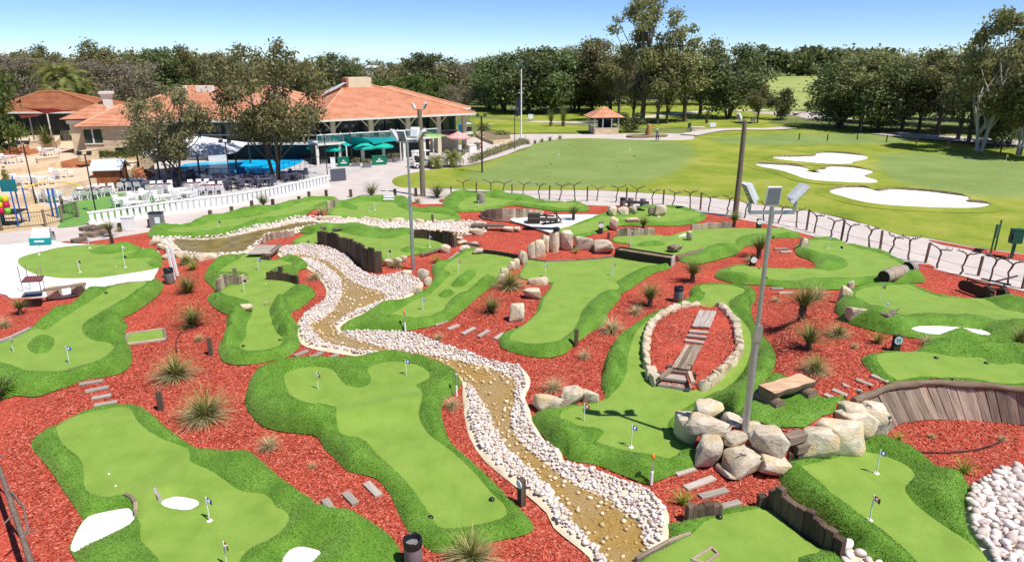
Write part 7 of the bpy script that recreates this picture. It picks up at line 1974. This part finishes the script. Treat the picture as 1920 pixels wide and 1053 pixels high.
# ------------------------------------------------------------------ patio furniture
def chair_proto(name,mat,label,cat='chair'):
    t = thing(name,label,cat); ch = []
    def P(nm,m_):q = m_.build(nm,M[mat],t); ch.append((q,[])); return q
    P('seat',MB().box((0,0,.43),(.5,.48,.05))); P('backrest',MB().add([(-.25,.22,.45),(.25,.22,.45),(.22,.34,.88),(-.22,.34,.88),(-.25,.26,.45),(.25,.26,.45),(.22,.38,.88),(-.22,.38,.88)],[(3,2,1,0),(4,5,6,7),(0,1,5,4),(2,3,7,6),(1,2,6,5),(3,0,4,7)]))
    P('armrest',MB().box((-.26,0,.64),(.06,.46,.04)).box((-.26,-.2,.54),(.05,.05,.2))); P('armrest',MB().box((.26,0,.64),(.06,.46,.04)).box((.26,-.2,.54),(.05,.05,.2)))
    for sx in (-1,1):
        for sy in (-1,1):P('leg',MB().bar((sx*.22,sy*.2,.43),(sx*.26,sy*.25,0),.05,.05))
    return t,ch
def table_proto(name,mat,label,w_,d_,legmat=None):
    t = thing(name,label,'table'); ch = []
    ch.append((MB().box((0,0,.72),(w_,d_,.05)).build('table_top',M[mat],t),[]))
    for sx in (-1,1):
        for sy in (-1,1):ch.append((MB().bar((sx*w_*.42,sy*d_*.4,.7),(sx*w_*.44,sy*d_*.42,0),.06,.06).build('leg',M[legmat or mat],t),[]))
    return t,ch
def spread(proto,spots,group,label=None):
    t0,ch = proto
    for k,(loc,rz,lb) in enumerate(spots):
        if k == 0:t0.location = loc; t0.rotation_euler = (0,0,rz); t0['label'] = lb or label; t0['group'] = group
        else:copy_tree(t0,ch,loc,rz,1.0,lb or label,group)
RZ = .3
def dining(cx,cy,n,z=0.0,lb=None):
    """chairs round a table centre"""
    c = at(cx,cy,z); out = []
    for k in range(n):
        a = RZ+2*pi*k/n+(.4 if n < 4 else pi/4); out.append(((c.x+.85*math.cos(a),c.y+.72*math.sin(a),z),a-pi/2+rr.uniform(-.3,.3),lb))
    return c,out
WT = [(236,387),(261,380),(283,374),(256,395),(338,369),(349,376),(312,382)]
WC = []; TT = []
for k,p in enumerate(WT):
    wh = f'on the turf, {ORD[k]} from the playground side' if k < 4 else f'near the balustrade, {ORD[k - 4]} from the smaller patio tree'; c,ch_ = dining(*p,4,0,f'white plastic armchair at the white table {wh}'); WC += ch_; TT.append((tuple(c),RZ,f'white round-cornered patio table on the turf, {ORD[k]} from the playground side' if k < 4 else f'white patio table near the balustrade, {ORD[k - 4]} from the smaller patio tree'))
spread(table_proto('patio_table','white_plastic','x',1.2,.85),TT,'white patio tables'); spread(chair_proto('patio_chair','white_plastic','x'),WC,'white chairs on the turf','white plastic armchair at a white table beside the balustrade')
# benches tables with maroon tops
MT = [(165,371,'nearest the light pole by the shed'),(190,366,'right of the light pole by the shed'),(246,355,'beside the shed'),(300,360,'left of the smaller patio tree'),(372,357,'right of the smaller patio tree'),(397,362,'in the sun by the light pole')]
spread(table_proto('patio_table','chair_maroon','x',1.9,.8,'white_plastic'),[(tuple(at(a,b_)),RZ,f'long maroon-topped table {w_}') for a,b_,w_ in MT],'maroon-topped tables')
WC = []
for a,b_,w_ in MT:
    c = at(a,b_)
    for k in range(6):WC.append(((c.x+(-.7+.7*(k % 3))*math.cos(RZ)-(-.75 if k < 3 else .75)*math.sin(RZ),c.y+(-.7+.7*(k % 3))*math.sin(RZ)+(-.75 if k < 3 else .75)*math.cos(RZ),0),RZ+(pi if k < 3 else 0)+rr.uniform(-.2,.2),f'white plastic armchair at the maroon-topped table {w_}'))
spread(chair_proto('patio_chair','white_plastic','x'),WC,'white chairs at the maroon tables','white plastic armchair drawn up to a maroon-topped table')
SC_ = []; ST = []
for a,b_ in ((345,337),(372,336),(398,344),(415,350),(420,341),(438,346),(440,354),(455,342),(462,350),(478,340),(493,343),(500,349),(548,339),(560,334)):
    wh = f'{ORD[len(ST)]} in the dark seating, counted from the shed side'; c,ch_ = dining(a,b_,4,0,f'dark chair at the slate table {wh}'); SC_ += ch_; ST.append((tuple(c),RZ,f'dark slate patio table, {wh}'))
spread(table_proto('patio_table','chair_slate','x',1.1,.8),ST,'dark patio tables','dark slate patio table in the shade between pool and balustrade'); spread(chair_proto('patio_chair','chair_slate','x'),SC_,'dark patio chairs','dark slate patio chair at a dark table between pool and balustrade')
TC = []; TB = []
for a,b_,z,w_ in ((20,306,1.65,'at the left end of the middle terrace'),(92,291,1.65,'below the cream limestone wall'),(115,333,1.0,'on the lower terrace before the steps'),(45,346,1.0,'on the lower terrace by the light pole'),(78,347,1.0,'on the lower terrace behind the play frame')):
    c,ch_ = dining(a,b_,3,z,f'white plastic armchair at the table {w_}'); TC += ch_; TB.append((tuple(c),RZ,f'white terrace table {w_}'))
spread(table_proto('terrace_table','white_plastic','x',1.1,.8),TB,'terrace tables'); spread(chair_proto('terrace_chair','white_plastic','x'),TC,'terrace chairs','white plastic armchair on the limestone terraces')
c0 = at(74,380); spread(chair_proto('stacked_chair','white_plastic','x'),[((c0.x+.75*(k % 3),c0.y+.2*(k % 3),.12*(k // 3)),2.8,None) for k in range(12)],'stacked chairs','white chair in the stacks against the terrace wall')
DT = []; DC = []
for k,a in enumerate((1.0,4.5,8.0,11.5)):
    p = cb(a,.0,2.47); DT.append((tuple(p),.5,f'white table on the glazed upper deck, {ORD[k]} from the patio trees')); DC += [(tuple(cb(a-.8,.1,2.47)),.5+pi/2,None),(tuple(cb(a+.8,.1,2.47)),.5-pi/2,None)]
spread(table_proto('deck_table','white_plastic','x',.8,.8),DT,'deck tables'); spread(chair_proto('deck_chair','white_plastic','x'),DC,'deck chairs','white chair on the glazed upper deck')
BT = [(tuple(at(a,b_)),RZ,None) for a,b_ in ((612,300),(655,303),(672,300),(700,300),(722,296),(736,292))]
spread(table_proto('bar_table','golf_green_paint','x',.8,.8,'black_metal'),BT,'bar tables','small dark green bar table under the green umbrellas'); spread(chair_proto('bar_chair','golf_green_paint','x'),[((x+.7,y-.25,0),1.2,None) for (x,y,z),_,_ in BT]+[((x-.7,y+.1,0),-1.4,None) for (x,y,z),_,_ in BT],'bar chairs','dark green chair under the green umbrellas')
# cypress in a pot
g = at(13,345,1.0); t = thing('cypress','small yellow-green cone cypress on the lower terrace','tree',g); V,F = leafcloud(np.random.RandomState(3),[(0,0,z) for z in (.3,.6,.9,1.2,1.5)],[.34,.32,.27,.2,.12],700,.07); link('foliage',npmesh('foliage',V,F,M['leaf_palm']),t); MB().tube([(0,0,0),(0,0,.4)],.05,6).build('trunk',M['trunk_bark'],t)
g = at(223,293,1.65); V,F = leafcloud(np.random.RandomState(5),[(x,0,.35) for x in np.linspace(-2,2,8)],[.55]*8,1800,.1); tag(link('hedge',npmesh('hedge',V,F,M['leaf_green']),None,(g.x,g.y-.8,g.z)),'green hedge below the dark opening of the stone wing','hedge')
g = at(88,270,2.4); t = plant(88,270,2,'green','grey, beside the old tiled pavilion'); t.location = g; t.scale = (14,14,14)
# ------------------------------------------------------------------ playground
g = at(20,424); t = thing('play_frame','colourful play frame with blue posts and noughts-and-crosses blocks','play frame',g,.12)
for x,y,h_ in ((-1.2,0,2.6),(.55,0,2.6),(-1.2,1.5,3.4),(.55,1.5,2.6),(-.2,1.9,3.4)):MB().tube([(x,y,0),(x,y,h_)],.055,7).build('post',M['play_blue'],t)
MB().box((-.3,.75,.95),(1.8,1.5,.08)).build('platform',M['black_metal'],t)
for r_ in range(3):
    for c_ in range(3):MB().lathe([(.16,0),(.2,.03),(.2,.37),(.16,.4)],10,(-.75+.42*c_,-.05,1.0+.42*r_)).build('block',M[('play_yellow','play_red','play_green')[(r_*2+c_) % 3]],t)
MB().tube([(-1.3,.2,2.2),(-1.9,-.4,1.3),(-2.4,-1.0,.3)],.09,7).build('red_rail',M['play_red'],t); MB().box((-.5,1.7,2.7),(1.1,.08,.9)).build('teal_panel',M['play_teal'],t); MB().box((-1.4,.5,.45),(.9,1.0,.85)).build('drum_base',M['play_teal'],t)
MB().tube([(.55,1.5,2.5),(1.4,2.6,2.75),(2.6,3.4,2.6),(3.9,3.2,2.3)],.05,6).build('yellow_arch',M['play_yellow'],t)
for a in ((100,406,353),(109,408,353)):
    p = at(a[0],a[1]); h_ = hgt(p,a[2]); t2 = thing('swing_post',f'blue play ladder post {"nearest" if a[0] == 100 else "right"} at the end of the yellow arch','post',p); MB().tube([(0,0,0),(0,0,h_)],.07,7).build('post',M['play_blue'],t2); MB().box((0,-.05,h_*.6),(.14,.05,.5)).build('bracket',M['play_teal'],t2)
t = thing('pool_style_fence','low wire fence with wooden posts round the play area','fence',at(60,430)); o = Vector(t.location)
FP = [(-40,440),(4,432),(86,424),(118,416),(147,407),(120,400),(118,396)]
pw = [at(*p) for p in FP]
for p in pw:MB().tube([p-o,p-o+Vector((0,0,1.25))],.09,7).build('post',M['pole_wood'],t)
m_ = MB(); rl_ = MB()
for p,q in zip(pw,pw[1:]):
    rl_.bar(p+Vector((0,0,1.1)),q+Vector((0,0,1.1)),.04,.04); rl_.bar(p+Vector((0,0,.15)),q+Vector((0,0,.15)),.04,.04); n = max(2,int((q-p).length/.16))
    for k in range(n):c = p.lerp(q,(k+.5)/n); m_.bar(c+Vector((0,0,.15)),c+Vector((0,0,1.12)),.014,.014)
rl_.build('rails',M['black_metal'],t,o); q_ = m_.build('pickets',M['black_metal'],t,o); q_['kind'] = 'stuff'
# ------------------------------------------------------------------ benches and seats in the garden
t = thing('shaded_seat','small seat under a maroon flat shade at the practice green','seat',at(60,560)); o = Vector(t.location)
for a in ((44,548),(58,545),(80,556),(86,549)):p = at(*a); MB().bar(p-o,p-o+Vector((0,0,1.45)),.035,.035).build('post',M['galvanised'],t)
pa = [at(*p,1.45) for p in ((40,530),(78,528),(83,518),(48,520))]; MB().add([p-o for p in pa]+[p-o+Vector((0,0,.06)) for p in pa],[(4,5,6,7),(0,1,5,4),(1,2,6,5),(2,3,7,6),(3,0,4,7)]).build('shade',M['chair_maroon'],t)
pa = [at(*p,.42) for p in ((40,556),(78,553),(80,545),(46,548))]; MB().prism([tuple((p-o)[:2]) for p in pa],.36,.44).build('seat',M['chair_slate'],t)
t = thing('plank_bench','long plank bench on limestone blocks at the practice green','bench',at(128,555)); o = Vector(t.location)
for x in ((104,558),(149,552)):p = at(*x); MB().box(p-o+Vector((0,0,.3)),(.55,.45,.6),rz=.25).build('block',M['limestone'],t)
plank(at(81,545,.62),at(162,533,.62),.3,.08,'sleeper','plank',t); MB().bar(at(112,557,.12)-o,at(142,552,.12)-o,.1,.1).build('stretcher',M['chair_slate'],t)
t = thing('picnic_table','dark heavy timber picnic table with benches on the white pad','table',at(1015,418)); o = Vector(t.location)
plank(at(990,411,.72),at(1046,413,.72),.8,.09,'dark_timber','table_top',t); plank(at(1015,421,.42),at(1052,417,.42),.3,.07,'dark_timber','seat',t); plank(at(996,404,.42),at(1040,406,.42),.3,.07,'dark_timber','seat',t)
MB().box(at(996,421)-o+Vector((.2,.4,.35)),(.9,.9,.7)).build('pedestal',M['dark_timber'],t)
for x in ((1022,420),(1042,417)):p = at(*x); MB().bar(p-o,p-o+Vector((.1,.5,.7)),.09,.09).bar(p-o+Vector((.5,.3,0)),p-o+Vector((-.1,.4,.7)),.09,.09).build('leg',M['dark_timber'],t)
t = thing('plank_bench','dark plank table on two drums beside the vine fence','bench',at(1190,389)); o = Vector(t.location); plank(at(1172,379,.72),at(1217,381,.72),.7,.08,'dark_timber','top',t)
for x in ((1182,387),(1205,388)):p = at(*x); MB().lathe([(.24,0),(.26,.35),(.24,.7)],10,p-o).build('drum',M['bin_grey'],t)
t = thing('small_bench','small white bench seat on the rim of the turf hole behind the stream','bench',at(729,380)); MB().box((0,0,.3),(.9,.35,.06)).box((0,.2,.55),(.9,.06,.3)).build('seat',M['white_paint'],t); MB().box((-.35,0,.13),(.08,.3,.3)).box((.35,0,.13),(.08,.3,.3)).build('legs',M['white_paint'],t)
# old disc plough
t = thing('disc_plough','rusty old disc plough on the mulch beside the vine fence','farm machine',at(1840,548)); o = Vector(t.location)
for k in range(7):
    p = at(1808+k*5.6,535+k*2.1,.3); MB().tube([p-o-Vector((.04,.02,0)),p-o+Vector((.05,.03,0))],[.3,.05],14).build('disc',M['rust_iron'],t)
for a in ((1852,549),(1880,551)):p = at(*a,.34); MB().tube([p-o-Vector((.1,0,0)),p-o+Vector((.12,0,0))],.36,14).build('wheel',M['rust_iron'],t)
for a,b2 in (((1805,526),(1888,538)),((1815,522),(1850,534)),((1868,527),(1908,517)),((1852,540),(1880,542)),((1840,522),(1896,534))):MB().bar(at(*a,.7)-o,at(*b2,.7)-o,.07,.07).build('frame_bar',M['rust_iron'],t)
for a in ((1812,533),(1852,545),(1880,546)):p = at(*a,.35); MB().bar(p-o,p-o+Vector((0,0,.4)),.06,.06).build('strut',M['rust_iron'],t)
# ------------------------------------------------------------------ far lawn things
g = at(1131,249); t = thing('gazebo','small brick gazebo with a terracotta pyramid roof','gazebo',g,.12); s_ = 1.9
ev = [(-s_*1.45,-s_*1.35,2.55),(s_*1.45,-s_*1.35,2.55),(s_*1.45,s_*1.35,2.55),(-s_*1.45,s_*1.35,2.55)]; ap = (0,0,4.1); m_ = MB()
for k in range(4):courses(m_,ev[k],ev[(k+1) % 4],ap,ap,9)
m_.build('roof',M['roof_tile'],t); MB().box((0,0,2.45),(s_*2.7,s_*2.5,.1)).build('ceiling',M['dark_timber'],t)
m_ = MB(); m_.box((0,-s_,.5),(s_*2,.2,1.0)).box((-s_,0,.5),(.2,s_*2-.22,1.0)).box((s_,0,.5),(.2,s_*2-.22,1.0)); m_.build('low_wall',M['limestone'],t)
for x,y in ((-s_,-s_),(s_,-s_),(-s_,s_),(s_,s_),(-.6,-s_),(.8,-s_)):MB().bar((x,y,.9),(x,y,2.5),.16,.16).build('post',M['white_paint'],t)
MB().box((.3,.5,1.2),(2.2,.1,1.6)).build('notice_panel',M['dark_interior'],t)
t = thing('park_bench','white bench beside the gazebo','bench',at(1116,250),.1); MB().box((0,0,.45),(1.5,.45,.06)).build('seat',M['white_paint'],t); MB().box((0,.24,.75),(1.5,.06,.45)).build('backrest',M['white_paint'],t); MB().box((-.6,0,.21),(.08,.4,.42)).build('leg',M['white_paint'],t); MB().box((.6,0,.21),(.08,.4,.42)).build('leg',M['white_paint'],t)
def notice(bx,by,ty,w_,label,mat,legs='black_metal'):
    g = at(bx,by); h_ = hgt(g,ty); t = thing('sign',label,'sign',g); MB().box((0,0,h_*.66),(w_,.08,h_*.62)).build('panel',M[mat],t); MB().bar((-w_*.4,.02,0),(-w_*.4,.02,h_*.5),.08,.08).build('leg',M[legs],t); MB().bar((w_*.4,.02,0),(w_*.4,.02,h_*.5),.08,.08).build('leg',M[legs],t)
notice(995,227,214,.9,'pale sign on the flagpole lawn','sign_white'); notice(1336,242,230,1.0,'white sign in front of the gum stand','sign_white'); notice(1411,232,219,.9,'grey sign under the small tree','bin_grey'); notice(1292,245,230,.5,'dark green tee sign left of the white sign','golf_green_paint')
g = at(1308,246); tag(MB().box((0,0,.3),(2.2,.9,.6)).box((0,0,.65),(2.3,1.0,.1)).build('stone_bench',M['render_cream'],None,loc=g),'cream stone block seat left of the white sign','bench')
# carved figure
g = at(1216,256); t = thing('carved_sculpture','carved timber stump sculpture in the border near the golfer','sculpture',g); MB().lathe([(.55,0),(.4,.5),(.5,1.0),(.34,1.4),(.42,1.7),(.2,1.9)],9).build('stump',M['carved_wood'],t); MB().tube([(.2,0,1.5),(.7,-.1,1.75),(1.0,-.1,1.5)],[.16,.13,.07],7).tube([(-.2,0,1.3),(-.5,-.1,.7),(-.45,-.15,.1)],[.15,.12,.12],7).build('limb',M['carved_wood'],t)
t = thing('garden_border','low dark garden border behind the golfer','border',at(1212,257)); b3 = px([(1176,258),(1200,259),(1248,257),(1245,254),(1200,254),(1178,255)],2); MB().prism([tuple(np.array(p)-np.array(t.location)[:2]) for p in b3],-.02,.22).build('soil',M['soil'],t)
# posts with white rope along the right lawn and yellow markers
t = thing('rope_fence','row of low brown posts along the far edge of the lawn','fence',at(1550,262)); o = Vector(t.location)
for a in ((1498,262),(1551,264),(1607,262),(1662,266),(1718,270),(1776,276),(1828,281),(1876,286),(1914,292)):p = at(*a,.02); MB().tube([p-o,p-o+Vector((0,0,.95))],.09,7).build('post',M['rust_post'],t)
t = thing('marker_post','short yellow-white marker post before the right wood','post',at(1614,246)); MB().tube([(0,0,0),(0,0,1.3)],.12,7).build('post',M['play_sand'],t)
# tee signs at the right path
t = thing('tee_sign','thin dark green tee sign on two posts at the right path','sign',at(1858,476)); o = Vector(t.location); a,b2 = at(1857,476),at(1865,469)
for p,h_ in ((a,1.9),(b2,2.0)):MB().bar(p-o,p-o+Vector((0,0,h_)),.07,.07).build('post',M['golf_green_paint'],t)
MB().add([a-o+Vector((0,0,.95)),b2-o+Vector((0,0,.95)),b2-o+Vector((0,0,1.85)),a-o+Vector((0,0,1.8)),a-o+Vector((.05,.02,.95)),b2-o+Vector((.05,.02,.95)),b2-o+Vector((.05,.02,1.85)),a-o+Vector((.05,.02,1.8))],[(0,1,2,3),(7,6,5,4),(0,4,5,1),(3,2,6,7)]).build('panel',M['golf_green_paint'],t)
MB().bar(a-o+Vector((-.02,-.03,1.4)),b2-o+Vector((-.02,-.03,1.4)),.02,.1).build('lettering',M['flag_white'],t)
g = at(1896,484); h_ = hgt(g,430); t = thing('ball_washer','dark green ball washer box on a post at the right path','ball washer',g); MB().bar((0,0,0),(0,0,h_*.6),.14,.14).build('post',M['golf_green_paint'],t); MB().box((0,0,h_*.76),(.62,.4,h_*.46)).build('box',M['golf_green_paint'],t); MB().box((-.34,0,h_*.72),(.12,.2,.3)).build('handle',M['black_metal'],t); MB().box((0,0,h_*1.0),(.66,.44,.06)).build('lid',M['golf_green_paint'],t)
sheet('verge',px([(1740,449),(1790,458),(1840,467),(1920,477),(2080,505),(2080,522),(1920,489),(1865,481),(1815,467),(1770,459)],2),.01,M['mulch'],None,False)
# planter bed by the road, bins, cart, cone
t = thing('raised_planter','raised limestone planter bed with palms beside the road','planter',at(925,262)); o = Vector(t.location); q5 = [at(*p) for p in ((892,256),(898,252),(932,253),(960,262),(962,268),(925,271),(905,263))]
MB().prism([tuple((p-o)[:2]) for p in q5],-.02,.5).build('stone_edge',M['limestone'],t); c5 = sum(q5,Vector())/7; MB().prism([tuple((c5+(p-c5)*.9-o)[:2]) for p in q5],.45,.56).build('soil',M['soil'],t)
g = at(864,247); t = thing('wheelie_bin','blue wheelie bin at the right end of the clubhouse','bin',g); MB().box((0,0,.55),(.6,.6,1.0),taper=1.2).build('body',M['bin_blue'],t); MB().box((0,.02,1.1),(.76,.78,.08)).build('lid',M['bin_blue'],t)
def cart(bx,by,rz,label):
    t = thing('golf_cart',label,'golf cart',at(bx,by),rz); MB().box((0,0,.45),(2.2,1.1,.35)).box((.85,0,.72),(.5,1.05,.3),taper=.8).build('body',M['cart_white'],t); MB().box((-.2,0,.78),(.55,1.0,.2)).box((-.5,0,1.05),(.14,1.0,.5)).build('seat',M['black_metal'],t); MB().box((0,0,1.85),(1.8,1.15,.07)).build('canopy',M['cart_white'],t)
    for x,y in ((.75,.5),(.75,-.5),(-.75,.5),(-.75,-.5)):
        MB().bar((x,y,.6),(x*.9,y,1.85),.04,.04).build('canopy_post',M['black_metal'],t); w_ = MB().tube([(x,y-.09,.24),(x,y+.09,.24)],.24,12).build('wheel',M['black_rubber'],t); MB().tube([(x,y-.1,.24),(x,y+.1,.24)],.12,10).build('hub',M['cart_white'],w_)
cart(876,254,2.0,'white golf cart beside the blue wheelie bin'); cart(790,314,.6,'golf cart behind the tall wooden pole and low palm')
g = at(901,277); t = thing('traffic_cone','small red traffic cone beside the road','cone',g); MB().lathe([(.17,.03),(.04,.7)],10).build('cone',M['cone_red'],t); MB().box((0,0,.02),(.42,.42,.04)).build('foot',M['cone_red'],t); MB().lathe([(.125,.28),(.09,.45)],10).build('stripe',M['flag_white'],t)
# golfer putting
g = at(1232,265); t = thing('person','golfer in a light blue shirt and dark trousers bending over a putt','person',g,-.4)
import bmesh
def skinned(name,joints,edges,mat,parent,sub=2):
    me = bpy.data.meshes.new(name); me.from_pydata([j[:3] for j in joints],edges,[]); o = link(name,me,parent)
    o.modifiers.new('Skin','SKIN'); me.skin_vertices.new() if not me.skin_vertices else None
    for i,j in enumerate(joints):me.skin_vertices[0].data[i].radius = (j[3],j[3] if len(j) < 5 else j[4])
    me.skin_vertices[0].data[0].use_root = True
    s_ = o.modifiers.new('Subdivision','SUBSURF'); s_.levels = s_.render_levels = sub
    me.materials.append(mat); return o
J = [(0,.05,.95,.15,.12),(0,-.02,1.15,.14,.11),(0,-.16,1.36,.17,.11),(0,-.25,1.46,.07),(0,-.33,1.56,.09,.1),(0,-.37,1.68,.085,.09),
     (-.2,-.18,1.38,.065),(-.2,-.33,1.14,.05),(-.06,-.5,.92,.04),(.2,-.18,1.38,.065),(.2,-.33,1.14,.05),(.06,-.5,.9,.04),
     (-.12,.02,.86,.095),(-.15,-.05,.48,.07),(-.16,.03,.09,.045),(-.17,-.14,.04,.04),(.12,.02,.86,.095),(.15,-.05,.48,.07),(.16,.03,.09,.045),(.17,-.14,.04,.04)]
body = skinned('body',J,[(0,1),(1,2),(2,3),(3,4),(4,5),(2,6),(6,7),(7,8),(2,9),(9,10),(10,11),(0,12),(12,13),(13,14),(14,15),(0,16),(16,17),(17,18),(18,19)],M['skin'],t)
skinned('shirt',[(0,.05,.98,.165,.135),(0,-.02,1.15,.155,.125),(0,-.16,1.36,.185,.125),(-.2,-.18,1.38,.085),(-.2,-.27,1.22,.075),(.2,-.18,1.38,.085),(.2,-.27,1.22,.075)],[(0,1),(1,2),(2,3),(3,4),(2,5),(5,6)],M['shirt_blue'],t)
skinned('trousers',[(0,.05,.95,.16,.135),(-.12,.02,.86,.105),(-.15,-.05,.48,.085),(-.16,.03,.11,.07),(.12,.02,.86,.105),(.15,-.05,.48,.085),(.16,.03,.11,.07)],[(0,1),(1,2),(2,3),(0,4),(4,5),(5,6)],M['jeans'],t)
MB().lathe([(.115,0),(.11,.07),(.05,.12),(.001,.125)],12,(0,-.37,1.72)).box((0,-.5,1.73),(.16,.14,.02)).build('cap',M['cap_white'],t)
tag(MB().tube([(0,0,.02),(0,.15,.92)],.012,5).box((.05,0,.03),(.14,.04,.04)).build('putter',M['galvanised'],None,loc=(g.x-.2,g.y-.62,g.z),rz=-.4),'putter held by the golfer in the light blue shirt','golf club')
